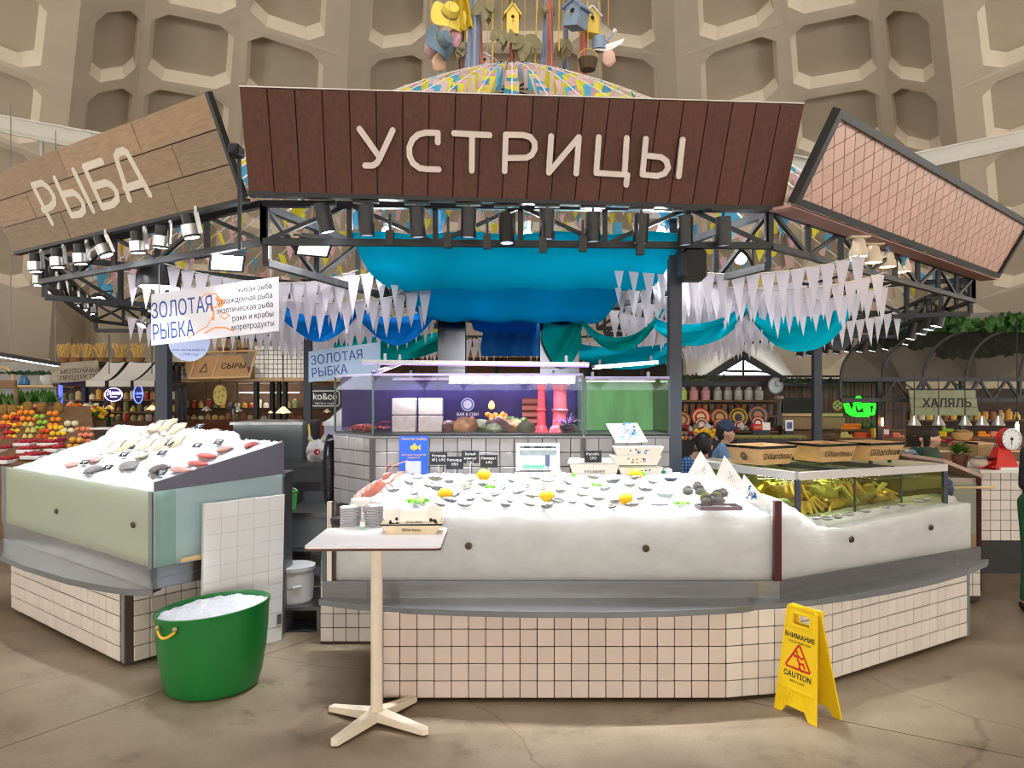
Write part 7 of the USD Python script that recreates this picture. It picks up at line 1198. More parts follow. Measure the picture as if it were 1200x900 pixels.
for i, (x0, x1, xt0, xt1) in enumerate(((101, 123, 126, 147), (128, 153, 152, 180), (157, 181, 183, 196))):
    t = thing('awning', 'grey-white curved awning over the dairy stall, %s from the left' % ordn[i], 'awning', tuple(P(x0, 446, D1 - .6)))
    def f(u, v): a = P(x0 + (x1 - x0) * u, 446, D1 - .9); b = P(xt0 + (xt1 - xt0) * u, 424, D1); p = a + (b - a) * v; p[2] = a[2] + (b[2] - a[2]) * v ** 1.5 - .02 * math.sin(math.pi * u); return tuple(p)
    part(t, 'canopy', grid(f, 8, 10, .012), aw, smooth=40); part(t, 'valance', grid(lambda u, v: tuple(P(x0 + (x1 - x0) * u, 446, D1 - .9) + (0, 0, -.10 * v)), 8, 2, .01), aw)
    for u in (0, 1): part(t, 'rib', tube([np.array(f(u, v)) + (.0, 0, -.02) for v in np.linspace(0, 1, 8)], .018, 6), black_metal)
whm = M('wheat', (206, 170, 100), .8, noise=(40, .2)); bkm = M('wicker', (142, 100, 62), .85, bump=(80, 1))
for i, px in enumerate((75, 89, 104, 119, 140, 162, 262, 284)):
    d = D1 + .1 if i < 6 else D1 + 1.2; q = P(px, 426 if i < 6 else 414, d); t = thing('wheat_basket', 'wicker basket of dry wheat on the stall roof, %s from the left' % ordn[i], 'basket', tuple(q)); part(t, 'basket', lathe([(0, 0), (.09, 0), (.11, .09), (.10, .09), (0, .03)], 14, q).apply_transform(mtx((0, 0, 0))), bkm); part(t, 'rim', lathe([(.105, .085), (.118, .095), (.105, .105)], 14, q), bkm); part(t, 'stalks', [cyl(q + (rr.uniform(-.07, .07), rr.uniform(-.05, .05), .05), q + (rr.uniform(-.13, .13), rr.uniform(-.08, .08), rr.uniform(.26, .36)), .006, .009, 4) for _ in range(48)], whm, kind='stuff')
neon_v, neon_b = M('neon_lilac', (220, 200, 255), .4, emit=5, emit_rgb=(170, 150, 255)), M('neon_blue', (90, 110, 255), .4, emit=6, emit_rgb=(70, 90, 255))
for px, py, rx, ry, s, lab, nm in ((134, 462.5, .155, .12, 'Дана', 'wide oval sign with a lilac neon rim beneath the awnings', neon_v), (163, 462, .085, .16, 'С Днём', 'tall narrow oval sign with a blue neon rim', neon_b)):
    c = P(px, py, D1 - .2); m = frame(c, (1, 0, 0), (0, 0, 1)); t = thing('oval_sign', lab, 'sign', tuple(c)); g = affinity.scale(shapely.Point(0, 0).buffer(1, quad_segs=16), rx, ry); part(t, 'disc', prism(g, .02, m), M('sign_indigo', (44, 40, 92), .5)); part(t, 'neon_rim', prism(g.difference(g.buffer(-.012)), .014, m @ mtx((0, 0, .02))), nm); part(t, 'lettering', text_c(s, .07 if rx > .1 else .035, m @ mtx((0, .0, .02)), .006, True), nm); part(t, 'underline', prism(sbox(-rx * .4, -ry * .35, rx * .4, -ry * .25), .006, m @ mtx((0, 0, .02))), nm); part(t, 'hanger', bar(c + (0, .01, ry), c + (0, .01, ry + .12), .02), black_metal)
shade_m = M('shade_lit', (250, 226, 190), .6, emit=1.1, emit_rgb=(255, 206, 150)); shade_w = M('shade_plain', (226, 218, 204), .6)
def cone_lamp(label, px, py, d, r, h, mt_, up=1.2): q = P(px, py, d); t = thing('pendant_lamp', label, 'lamp', tuple(q)); part(t, 'shade', lathe([(r * .15, h), (r * .28, h * .9), (r * .95, .12 * h), (r, 0), (r * .93, 0), (r * .22, h * .8), (0, h * .8)], 22, q), mt_, smooth=40); part(t, 'bulb', ball(q + (0, 0, h * .2), r * .25, sub=1), lampwarm); part(t, 'cord', cyl(q + (0, 0, h), q + (0, 0, h + up), .008, n=5), black_paint); return t
for i, (px, py, d, r, lit, w) in enumerate(((128, 479, 12.6, .07, 1, 'over the dairy counter'), (178, 480, 12.6, .09, 1, 'beside the slate roof post'), (242, 481, 13.6, .095, 0, 'left of the round yellow sign'), (278, 482, 13.6, .095, 0, 'right of the round yellow sign'), (332, 484, 12.4, .125, 1, 'over the cheese counter, brightest'), (317, 484, 13.8, .05, 1, 'small beside the brightest one'), (361, 484, 13.8, .06, 1, 'behind the slim roof post'), (383, 483, 13.6, .07, 0, 'below the black rounded sign'), (84, 475, 14, .1, 0, 'above the yellow flowers'), (104, 475, 14, .1, 0, 'above the orange flowers'))): cone_lamp('conical pendant lamp ' + w, px, py, d, r, r * .85, shade_m if lit else shade_w)
cv = thing('market_stall', 'brown cheese stall with tile canopies behind the grey steel tank', 'stall', (*P(290, 0, 14)[:2], 0)); pbox(cv, 'back_wall', 216, 420, 430, 560, 16.2, .1, brown); pbox(cv, 'counter', 216, 420, 492, 600, 14.2, .8, brick_m); pbox(cv, 'shelf', 210, 415, 478, 480, 15.8, .35, brown2); pbox(cv, 'canopy_edge', 212, 420, 444, 447, 13.3, 2.5, wood_pale); pbox(cv, 'light_line', 280, 350, 459, 461, 15.7, .05, lampw)
for x in (211, 297, 316, 324, 331): pbox(cv, 'upright', x, x + 4, 446, 560, 13.6 + (.6 if 310 < x < 340 else 0), .14, black_metal)
goods('cheese stall shelf', 215, 350, 478, 15.95, 16, .08, .18); goods('cheese stall counter', 215, 355, 492, 14.5, 17, .06, .16)
tc_m = M('canopy_tile', (226, 224, 216), .25, vary=.05)
def tile_canopy(label, px0, px1, y0, y1, d, nx, ny):
    a, b = P(px0, y1, d), P(px1, y0, d); t = thing('tile_canopy', label, 'canopy', tuple(a)); part(t, 'core', box2((a[0], d + .03, a[2]), (b[0], d + .6, b[2])), tile_edge); w, h = (b[0] - a[0]) / nx, (b[2] - a[2]) / ny
    for i in range(nx):
        for j in range(ny): part(t, 'tile', rbox((a[0] + (i + .5) * w, d + .026, a[2] + (j + .5) * h), (w - .008, .02, h - .008), .003), tc_m)
    part(t, 'bottom_edge', box2((a[0], d, a[2] - .05), (b[0], d + .6, a[2])), wood_pale)
tile_canopy('white tiled canopy block right of the cheese sign', 298, 358, 405, 443, 13.2, 11, 7); tile_canopy('white tiled canopy block left of the cheese sign', 211, 228, 417, 445, 13.4, 4, 5)
cq = [P(222, 446, 13.0), P(294, 444, 12.8), P(285, 415, 13.1), P(214, 419, 13.3)]; cq[2] = cq[1] + cq[3] - cq[0]; t = thing('name_board', 'tan framed board naming cheeses, leaning out over its stall', 'sign', tuple(cq[0])); part(t, 'board', slab(*cq, .03), M('tan_board', (176, 138, 96), .7, noise=(6, .1))); mb = qframe(cq) @ mtx((0, 0, .031)); W, H = np.linalg.norm(cq[1] - cq[0]), np.linalg.norm(cq[3] - cq[0]); part(t, 'frame', prism(sbox(0, 0, W, H).difference(sbox(.03, .03, W - .03, H - .03)), .02, mb), M('tan_frame', (206, 172, 128), .7)); part(t, 'divider', prism(sbox(W * .38, 0, W * .38 + .02, H), .015, mb), MATS['tan_frame']); part(t, 'lettering', text_c('СЫРЫ', .112, mb @ mtx((W * .67, H * .36, 0)), .006), M('board_black', (40, 34, 30), .7)); jug = shapely.union_all([Polygon([(-.07, 0), (.07, 0), (.05, .09), (.02, .13), (.025, .17), (-.025, .17), (-.02, .13), (-.05, .09)])]); part(t, 'jug_emblem', prism(jug.difference(jug.buffer(-.012)), .006, mb @ mtx((W * .20, H * .25, 0))), MATS['board_black'])
c = P(258, 463, 13.0); m = frame(c, (1, .25, 0), (0, 0, 1)); t = thing('round_sign', 'round yellow patterned sign hanging under the cheese board', 'sign', tuple(c)); part(t, 'disc', prism(affinity.scale(shapely.Point(0, 0).buffer(.18, quad_segs=14), .62, 1), .02, m), M('disc_yellow', (190, 176, 92), .6)); [part(t, 'hole_print', prism(shapely.Point(.06 * math.cos(k) * (1 + k % 2) * .7, .09 * math.sin(k) * (1 + k % 2) * .7).buffer(.012, quad_segs=3), .003, m @ mtx((0, 0, .02))), M('disc_dark', (110, 96, 40), .6)) for k in range(12)]; part(t, 'hanger', bar(c + (0, 0, .17), c + (0, 0, .3), .015), black_metal)
kb = P(362, 479, 9.6); kt_ = P(400, 453, 9.6); t = thing('black_sign', 'black board with white rounded frame and short white name', 'sign', tuple(kb)); part(t, 'board', box2((kb[0], 9.6, kb[2]), (kt_[0], 9.63, kt_[2])), black_paint); m = frame((kb[0], 9.598, kb[2]), (1, 0, 0), (0, 0, 1)); W, H = kt_[0] - kb[0], kt_[2] - kb[2]; g = sbox(.03, .03, W - .02, H - .05).buffer(-.04).buffer(.04); part(t, 'rounded_frame', prism(g.difference(g.buffer(-.012)), .004, m), paper); part(t, 'lettering', text_c('ko&co', .078, m @ mtx((W / 2, H * .42, 0)), .004, True), paper); part(t, 'lettering', text_c('паста и сыры', .03, m @ mtx((W / 2, H * .2, 0)), .003), paper); part(t, 'bracket', bar((kt_[0], 9.62, kt_[2]), (kt_[0], 9.62, kt_[2] + .4), .03), black_metal)
lv = M('blue_neon_tube', (60, 60, 255), .4, emit=8, emit_rgb=(40, 50, 255)); c = P(71, 463, 12.6); t = thing('neon_tube', 'vertical blue neon tube beside the herbs', 'lamp', tuple(c)); part(t, 'tube', cyl(c - (0, 0, .17), c + (0, 0, .17), .03, n=12), lv); part(t, 'cap', cyl(c + (0, 0, .17), c + (0, 0, .21), .034, n=12), black_paint); part(t, 'stand', cyl((c[0], c[1], 0), c - (0, 0, .17), .02, n=8), black_metal)
# far-left shelf with vases under a green garland
t = thing('market_stall', 'pale far-left stall front with arched handle and garland', 'stall', (*P(30, 0, 14)[:2], 0)); pbox(t, 'back', -60, 66, 424, 600, 15.5, .1, M('pale_wall', (150, 150, 146), .8)); pbox(t, 'shelf', -60, 66, 451, 454, 14.6, .6, wood_pale); part(t, 'arch', tube([P(16 + 0, 452, 14.2), P(15, 438, 14.2), P(8, 431, 14.2), P(-4, 430, 14.2)], .03, 8), wood_pale)
c = P(56, 451, 14.7); vt = thing('vase', 'round white vase with a dark mouth on the far-left shelf', 'vase', tuple(c)); part(vt, 'body', lathe([(0, 0), (.08, 0), (.135, .1), (.13, .2), (.09, .26), (.07, .26), (.06, .22), (0, .2)], 20, c), white_plastic, smooth=True); part(vt, 'mouth', lathe([(0, .25), (.068, .25)], 16, c), black_paint)
c = P(28, 451, 14.7); vt = thing('vase', 'blue glass vase on the far-left shelf', 'vase', tuple(c)); part(vt, 'body', lathe([(0, 0), (.1, 0), (.11, .05), (.05, .17), (.02, .24), (0, .24)], 18, c), M('vase_blue', (70, 130, 186), .2), smooth=True); part(vt, 'stopper', ball(c + (0, 0, .26), .03, sub=1), M('vase_blue2', (120, 170, 210), .2))
herb('dark green garland draped along the far-left stall front', P(40, 440, 14.3), .55, .12, 160, M('garland', (52, 84, 52), .7), 77, 'garland', 'garland', .04)
# ---------------------------------------------------------------- right background: crockery stall
D2 = 12.6
cs2 = thing('market_stall', 'dark crockery and spice stall beneath the gable window', 'stall', (*P(852, 0, D2)[:2], 0))
pbox(cs2, 'back_wall', 786, 914, 440, 560, D2 + 1.3, .1, brown2); pbox(cs2, 'roof_beam', 786, 990, 447, 452, D2 - .2, .2, black_metal); pbox(cs2, 'upper_beam', 786, 985, 440, 442, D2 + .8, .1, black_metal); pbox(cs2, 'counter', 786, 914, 517, 600, D2 - .2, .6, dk)
for y in (469, 487, 505): pbox(cs2, 'shelf', 790, 912, y, y + 2, D2 + .8, .45, brown)
for i, (px, k) in enumerate(((800, 0), (813, 1), (827, 1), (841, 2), (853, 2), (865, 2), (877, 2), (889, 2))):
    q = P(px, 469, D2 + .95); t = thing('glass_jar', '%s on the top crockery shelf, %s from the left' % (('lime-labelled jar', 'pink sweet jar', 'big clear storage jar')[k], ordn[i]), 'jar', tuple(q)); part(t, 'body', lathe([(0, 0), (.075, 0), (.08, .02), (.08, .17), (.05, .2), (.05, .22), (0, .22)], 16, q), (M('jar_lime', (160, 190, 80), .4), M('jar_pink', (190, 130, 130), .4, noise=(30, .3)), M('jar_clear', (150, 148, 138), .15, noise=(12, .3)))[k], smooth=40); part(t, 'lid', lathe([(0, .22), (.055, .22), (.055, .245), (0, .25)], 14, q), steel)
for i in range(15): 
    q = P(796 + 7.6 * i, 487, D2 + 1.0); t = thing('basket', 'tall brown basket of dry goods on the second crockery shelf, %s from the left' % num[i], 'basket', tuple(q)); part(t, 'body', lathe([(0, 0), (.042, 0), (.052, .2), (.046, .2), (0, .18)], 12, q), (M('basket_red', (140, 84, 70), .8), M('basket_tan', (160, 122, 84), .8), M('basket_grey', (120, 108, 100), .8))[i % 3]); part(t, 'rim', lathe([(.048, .195), (.056, .203), (.048, .211)], 12, q), bkm)
pcs = [((190, 60, 50), (226, 200, 150)), ((150, 80, 60), (230, 214, 200)), ((120, 70, 50), (200, 150, 90)), ((214, 170, 50), (60, 60, 80)), ((70, 74, 84), (190, 120, 80)), ((160, 50, 40), (240, 230, 220))]
for i, (px, py, r, k) in enumerate(((799, 492, .16, 2), (821, 489, .17, 0), (843, 489, .165, 2), (865, 489, .165, 3), (888, 487, .19, 4), (822, 497, .12, 1), (843, 498, .11, 1), (888, 496, .12, 5), (866, 499, .10, 5))):
    q = P(px, py, D2 + .72 - .06 * (i > 4)); t = thing('plate', 'patterned %s plate standing on the crockery shelf, %s' % (('red-rimmed', 'pink-white', 'brown-rimmed', 'yellow-rimmed', 'dark-rimmed', 'red-white')[k], ('at the far left', 'second from the left', 'in the middle', 'right of the middle', 'largest at the right', 'small in front at the left', 'small in front in the middle', 'small in front at the right', 'smallest in front')[i]), 'plate', tuple(q)); mm = mtx(q, 0, rx=math.pi / 2 - .15)
    for j, (a_, b_) in enumerate(((1.0, .84), (.84, .66), (.66, .4), (.4, .0))): part(t, ('rim', 'outer_band', 'inner_band', 'centre')[j], lathe([(b_ * r, .012 * b_), (a_ * r, .012 * a_ + .01 * (j == 0)), (a_ * r, .012 * a_ + .016), (b_ * r, .012 * b_ + .006)], 24).apply_transform(mm), M('plate_%d_%d' % (k, j % 2), pcs[k][j % 2], .35))
for i in range(17):
    q = P(796 + 6.6 * i, 505.5 - 1.5 * (i % 2), D2 + .62); t = thing('teapot', '%s pot on the lower crockery shelf, %s from the left' % (('silver', 'dark red', 'white')[i % 3], num[i]), 'pot', tuple(q)); s = .8 + .3 * (i % 2); part(t, 'body', lathe([(0, 0), (.04 * s, 0), (.062 * s, .04 * s), (.05 * s, .085 * s), (.02 * s, .10 * s), (0, .125 * s)], 14, q), (M('pewter', (176, 174, 176), .25, .8), M('pot_red', (150, 50, 46), .3), M('pot_white', (216, 210, 204), .3))[i % 3], smooth=40); part(t, 'spout', cyl(q + (.04 * s, 0, .03 * s), q + (.085 * s, 0, .075 * s), .012, .008, 6), (MATS['pewter'], MATS['pot_red'], MATS['pot_white'])[i % 3])
for i in range(26):
    q = P(793 + (i % 13) * 5.2 + R_.uniform(-1, 1), 516 - 5.5 * (i // 13), D2 - .05 + .15 * (i // 13)); c_ = ('bauble_red', (176, 50, 50)), ('bauble_white', (216, 212, 206)), ('bauble_orange', (226, 140, 50)), ('bauble_grey', (150, 150, 154)); t = thing('cup', '%s cup on the crockery counter, %s in the %s row' % (('red', 'white', 'orange', 'grey')[i % 4], num[i % 13], 'front' if i < 13 else 'back'), 'cup', tuple(q)); part(t, 'bowl', lathe([(0, 0), (.02, 0), (.04, .03), (.045, .07), (.04, .07), (.015, .01)], 12, q), M(c_[i % 4][0], c_[i % 4][1], .3)); part(t, 'handle', tube([q + (.042 + .02 * math.sin(a_), 0, .04 + .02 * math.cos(a_)) for a_ in np.linspace(0, math.pi, 6)], .005, 5), MATS[c_[i % 4][0]])
q = P(825, 512, 10.6); t = thing('flower_pot', 'yellow flower pot behind the seated plaid shirts', 'flowers', tuple(q)); part(t, 'blooms', [lump(.04, (1, 1, .8), k, .2, 1).apply_translation(q + (rr.uniform(-.13, .13), rr.uniform(-.1, .1), rr.uniform(-.03, .1))) for k in range(26)], fl[0], kind='stuff'); part(t, 'pot', lathe([(0, -.2), (.08, -.2), (.1, -.02), (0, -.02)], 14, q), brown); part(t, 'stand', lathe([(0, -1.13), (.1, -1.13), (.03, -1.1), (.03, -.2), (0, -.2)], 12, q), black_metal)
q = P(908, 452, D2 - .4); m = frame(q, (1, .2, 0), (0, 0, 1)); t = thing('wall_clock', 'round metal clock dial at the roof edge of the crockery stall', 'clock', tuple(q)); part(t, 'dial', prism(shapely.Point(0, 0).buffer(.12, quad_segs=12), .02, m), M('dial_grey', (176, 186, 190), .4)); part(t, 'bezel', prism(shapely.Point(0, 0).buffer(.135, quad_segs=12).difference(shapely.Point(0, 0).buffer(.115)), .035, m), steel_dark); part(t, 'hands', [box((0, .04, .025), (.012, .08, .004), m), box((.03, 0, .025), (.06, .012, .004), m)], black_paint); part(t, 'bracket', bar(q, q + (0, .3, .05), .03), black_metal)
q = P(913, 466, D2 - .3); t = thing('hanging_tassels', 'grey hanging bundle of cords at the corner of the crockery stall', 'tassels', tuple(q)); part(t, 'cords', [cyl(q + (rr.uniform(-.06, .06), rr.uniform(-.04, .04), 0), q + (rr.uniform(-.07, .07), rr.uniform(-.05, .05), -.46), .009, n=5) for _ in range(16)], M('tassel_grey', (108, 100, 98), .9), kind='stuff'); part(t, 'knot', lump(.08, (1, .8, .5), 3, .2).apply_translation(q), M('tassel_top', (150, 140, 130), .9))
mossm = M('moss', (130, 126, 70), .9, noise=(30, .3)); t = thing('moss_trough', 'long low trough of dry moss behind the wooden trays', 'trough', tuple(P(895, 515, 10.2))); a_, b_ = P(861, 516, 10.2), P(940, 510, 10.2); part(t, 'trough', box2((a_[0], 10.1, a_[2] - .06), (b_[0], 10.4, a_[2] + .02)), dk); part(t, 'moss', [lump(.05, (1.2, 1, .7), k, .3, 1).apply_translation((a_[0] + (b_[0] - a_[0]) * k / 22, 10.2, a_[2] + .04)) for k in range(23)], mossm, kind='stuff'); part(t, 'stand', box2((a_[0] + .05, 10.15, 0), (b_[0] - .05, 10.35, a_[2] - .06)), dk)
for i, (px0, px1, y0, y1, mt_, lab) in enumerate(((882, 893, 497, 504, rd, 'small red framed card on the crockery counter'), (893, 902, 495, 504, paper, 'small white framed card on the crockery counter'), (920, 929, 492, 505, M('card_blue', (70, 100, 160), .5), 'blue and white carton standing before the blackboard'))): a_, b_ = P(px0, y1, 10.3), P(px1, y0, 10.3); t = thing('card', lab, 'card', tuple(a_)); part(t, 'sheet', box2((a_[0], 10.28, a_[2]), (b_[0], 10.30, b_[2])), mt_ if i < 2 else paper); part(t, 'print', box2((a_[0] + .02, 10.275, a_[2] + .03), (b_[0] - .02, 10.28, b_[2] - .03)), wood_pale if i == 0 else mt_); part(t, 'foot', box2((a_[0], 10.27, a_[2] - .16), (b_[0], 10.36, a_[2])), dk)
herb('dark foliage strands trailing over the crockery stall roof beam', P(815, 447, D2 - .3), .5, .16, 90, M('garland_dark', (44, 62, 44), .8), 5, 'garland', 'garland', .03); herb('dark foliage clump right of the clock', P(940, 450, D2 - .3), .4, .16, 70, MATS['garland_dark'], 6, 'garland', 'garland', .03)
# ---------------------------------------------------------------- timber kiosk with blackboard and green neon
D3 = 14.0; tk = thing('timber_kiosk', 'dark weathered timber kiosk wall with a blackboard and counter', 'kiosk', (*P(985, 0, D3)[:2], 0))
tmat = M('kiosk_timber', (104, 84, 74), .8, noise=(5, .35), stretch=(12, 12, 1), vary=.2); a_, b_ = P(910, 0, D3)[0], P(1062, 0, D3)[0]; zt_ = P(0, 447, D3)[2]
part(tk, 'core', box2((a_, D3 + .03, 0), (b_, D3 + .2, zt_)), brown2)
for k in range(30): w = (b_ - a_) / 30; part(tk, 'board', box2((a_ + k * w + .005, D3 + R_.uniform(-.01, .01), 0), (a_ + (k + 1) * w - .005, D3 + .035, zt_ - R_.uniform(0, .03))), tmat)
for y in (464, 480): pbox(tk, 'cross_rail', 988, 1060, y, y + 1.3, D3 - .05, .03, black_metal)
pbox(tk, 'blackboard', 917, 958, 466, 484, D3 - .1, .06, M('blackboard', (36, 38, 42), .6)); pbox(tk, 'board_ledge', 917, 988, 484.5, 488, D3 - .25, .2, wood_pale); pbox(tk, 'counter_front', 917, 990, 489, 515, D3 - .3, .06, M('counter_wood', (150, 118, 88), .7, noise=(5, .3), stretch=(10, 10, 1))); pbox(tk, 'counter_rail', 917, 990, 503, 505, D3 - .34, .05, brown2); pbox(tk, 'roof_plate', 905, 1062, 444, 448, D3 - .2, .5, black_metal)
c = P(981, 475, D3 - .2); m = frame(c, (1, 0, 0), (0, 0, 1)); t = thing('round_plaque', 'round patterned plaque on the timber kiosk beside the green neon', 'plaque', tuple(c)); part(t, 'disc', prism(shapely.Point(0, 0).buffer(.12, quad_segs=10), .02, m), M('plaque_cream', (206, 186, 150), .6)); part(t, 'ring', prism(shapely.Point(0, 0).buffer(.12).difference(shapely.Point(0, 0).buffer(.09)), .03, m), M('plaque_red', (140, 60, 46), .6)); part(t, 'motif', prism(shapely.union_all([shapely.Point(.045 * math.cos(k), .045 * math.sin(k)).buffer(.02, quad_segs=3) for k in (0, 1.6, 3.1, 4.7)]), .026, m), M('plaque_green', (90, 100, 60), .6))
grn_n = M('neon_green', (40, 255, 50), .4, emit=1.6, emit_rgb=(20, 255, 30)); m = frame(P(1007, 487, 13.4), (1, 0, 0), (0, 0, 1)); s = 13.4 / F
def pg(pts): return Polygon([((x - 1007) * s, (487 - y) * s) for x, y in pts])
bodyp = pg([(988, 473), (994, 472.5), (997, 481), (1002, 472), (1026, 472), (1026.5, 474), (1024, 486), (1018, 487), (1017, 489), (998, 488), (991, 483)]).difference(pg([(1001, 475.5), (1004, 475), (1005.5, 481), (1011, 477), (1012, 483), (1003, 484)])).difference(pg([(1019, 475.5), (1023.5, 475.5), (1022, 483), (1019.5, 483)]))
t = thing('neon_sign', 'bright green neon pictogram sign on the timber kiosk', 'sign', tuple(P(1007, 489, 13.4))); part(t, 'pictogram', prism(bodyp, .03, m), grn_n); part(t, 'head', prism(shapely.Point(-1.5 * s, 20 * s).buffer(3.2 * s), .03, m), grn_n); part(t, 'arm', prism(LineString([(-7 * s, 14 * s), (0, 15.5 * s)]).buffer(1.0 * s), .03, m), grn_n); [part(t, 'bracket', bar(P(x, 478, 13.43), P(x, 478, 13.9), .02), black_metal) for x in (995, 1020)]
pr = thing('produce_stand', 'low produce stand below the green neon sign', 'stand', (*P(1018, 0, 12.2)[:2], 0)); pbox(pr, 'deck', 984, 1062, 513, 516, 12.0, .8, stall_w); pbox(pr, 'front', 984, 1062, 516, 590, 12.0, .06, stall_w); pbox(pr, 'step', 984, 1062, 503, 505, 12.5, .3, stall_w); pbox(pr, 'step_riser', 984, 1062, 505, 516, 12.8, .05, stall_w)
for i in range(16): q = P(988 + 2.6 * (i % 8) + 1.2 * (i // 8), 502 - 3.6 * (i // 8), 12.62); copy(fprot['orange'], mtx(q + (0, 0, .0), i, s=.9), 'orange on the top step of the produce stand, %s in the %s row' % (ORD[i % 8], 'lower' if i < 8 else 'upper'), 'oranges on the produce stand', 'fruit')
mel = M('watermelon', (70, 104, 56), .4, noise=(14, .4))
for i, px in enumerate((1014, 1025)): q = P(px, 498, 12.65); t = thing('watermelon', 'striped green watermelon on the produce stand, ' + ('left' if i == 0 else 'right') + ' one', 'watermelon', tuple(q)); part(t, 'rind', ball(q, .085, (1, 1, .95)), mel, smooth=True); part(t, 'stalk', cyl(q + (0, 0, .08), q + (0, .02, .10), .008, n=5), leaf_m)
for i, (px, c_, n_) in enumerate(((992, 'pear', 8), (1008, 'persimmon', 10), (1020, 'red_apple', 10), (1040, 'plum', 9), (1052, 'peach', 8))):
    for j in range(n_): q = P(px - 5 + 2.6 * (j % 5), 512 - 3.2 * (j // 5), 12.15); copy(fprot[c_], mtx(q, j, s=.95), '%s in its heap on the produce stand front, %s in the %s row' % (names_f[c_], ORD[j % 5], 'lower' if j < 5 else 'upper'), '%s heap on the produce stand' % names_f[c_], 'fruit')
for i, (px0, px1, y0, y1, mt_, lab) in enumerate(((1026, 1034, 502, 515, M('carton_yellow', (224, 180, 40), .5), 'yellow carton at the front of the produce stand'), (1036, 1045, 499, 513, M('carton_plum', (130, 60, 70), .6, noise=(40, .4)), 'tall plum-coloured carton on the produce stand'))): a_, b_ = P(px0, y1, 11.95), P(px1, y0, 11.95); t = thing('carton', lab, 'carton', tuple(a_)); part(t, 'body', box2((a_[0], 12.0, a_[2]), (b_[0], 12.1, b_[2])), mt_); part(t, 'panel', box2((a_[0] + .02, 11.995, a_[2] + .05), (b_[0] - .02, 12.0, b_[2] - .06)), paper)
eb = M('edison_bulb', (255, 200, 130), .3, emit=22, emit_rgb=(255, 170, 80))
for px, py, d, lab in ((1034, 494, 11.5, 'bare glowing filament bulb above the produce stand'), (1192, 500, 8.6, 'bare glowing filament bulb above the weighing scale')): q = P(px, py, d); t = thing('filament_bulb', lab, 'bulb', tuple(q)); part(t, 'glass', lathe([(0, -.07), (.018, -.06), (.024, -.02), (.014, .05), (.012, .06), (0, .06)], 14, q), eb, smooth=True); part(t, 'socket', cyl(q + (0, 0, .055), q + (0, 0, .11), .016), black_paint); part(t, 'cord', cyl(q + (0, 0, .1), q + (0, 0, 1.3), .006, n=5), cable)
# ---------------------------------------------------------------- arched pergola with ivy over the right stalls
meshm = pane('mesh_cover', (.62, .62, .62), .1, .55, (70, 68, 66)); pgm = M('pergola_steel', (44, 44, 48), .5)
PD = 11.5; pgx = thing('pergola', 'black steel barrel pergola with mesh cover over the right-hand stalls', 'pergola', (*P(1110, 0, PD)[:2], 0))
xs_ = [P(x, 0, PD)[0] for x in (985, 1034, 1082, 1132, 1195, 1260)]
def hoop(x, v): a = math.pi * .5 * v; return np.array((x + 1.75 * (1 - math.cos(a)), PD + 1.4 * (1 - math.cos(a)), 1.98 + .85 * math.sin(a)))
for x in xs_: part(pgx, 'hoop', tube([hoop(x, v) for v in np.linspace(0, 1, 12)], .025, 6), pgm); part(pgx, 'post', bar((x, PD + .1, 0), (x, PD + .1, 1.98), .07) if x in (xs_[1], xs_[3], xs_[5]) else bar((x, PD, 1.68), (x, PD, 1.98), .04), pgm)
part(pgx, 'mesh', grid(lambda u, v: tuple(hoop(xs_[0] + (xs_[-1] - xs_[0]) * u, v)), 20, 12), meshm)
for z in (1.98, 1.66): part(pgx, 'beam', bar((xs_[0], PD, z), (xs_[-1], PD, z), .06), pgm)
for i in range(14): xa = xs_[1] + (xs_[-1] - xs_[1]) * i / 14; xb = xs_[1] + (xs_[-1] - xs_[1]) * (i + 1) / 14; part(pgx, 'web_brace', bar((xa, PD, 1.98 if i % 2 else 1.66), (xb, PD, 1.66 if i % 2 else 1.98), .035), pgm)
e0, e1 = hoop(xs_[0], 1) + (-.35, 0, 0), hoop(xs_[-1], 1); part(pgx, 'ridge_beam', bar(e0 + (-.3, 0, .02), e1 + (.6, 0, .02), .06), pgm); part(pgx, 'parapet', slab(e0 + (.3, .3, .05), e1 + (.6, .3, .05), e1 + (.6, .3, .42), e0 + (.5, .3, .34), .04), M('parapet_taupe', (128, 122, 114), .8))
ivm = [cloth('ivy_%d' % i, c, .25) for i, c in enumerate(((60, 96, 52), (84, 122, 66), (44, 74, 44)))]
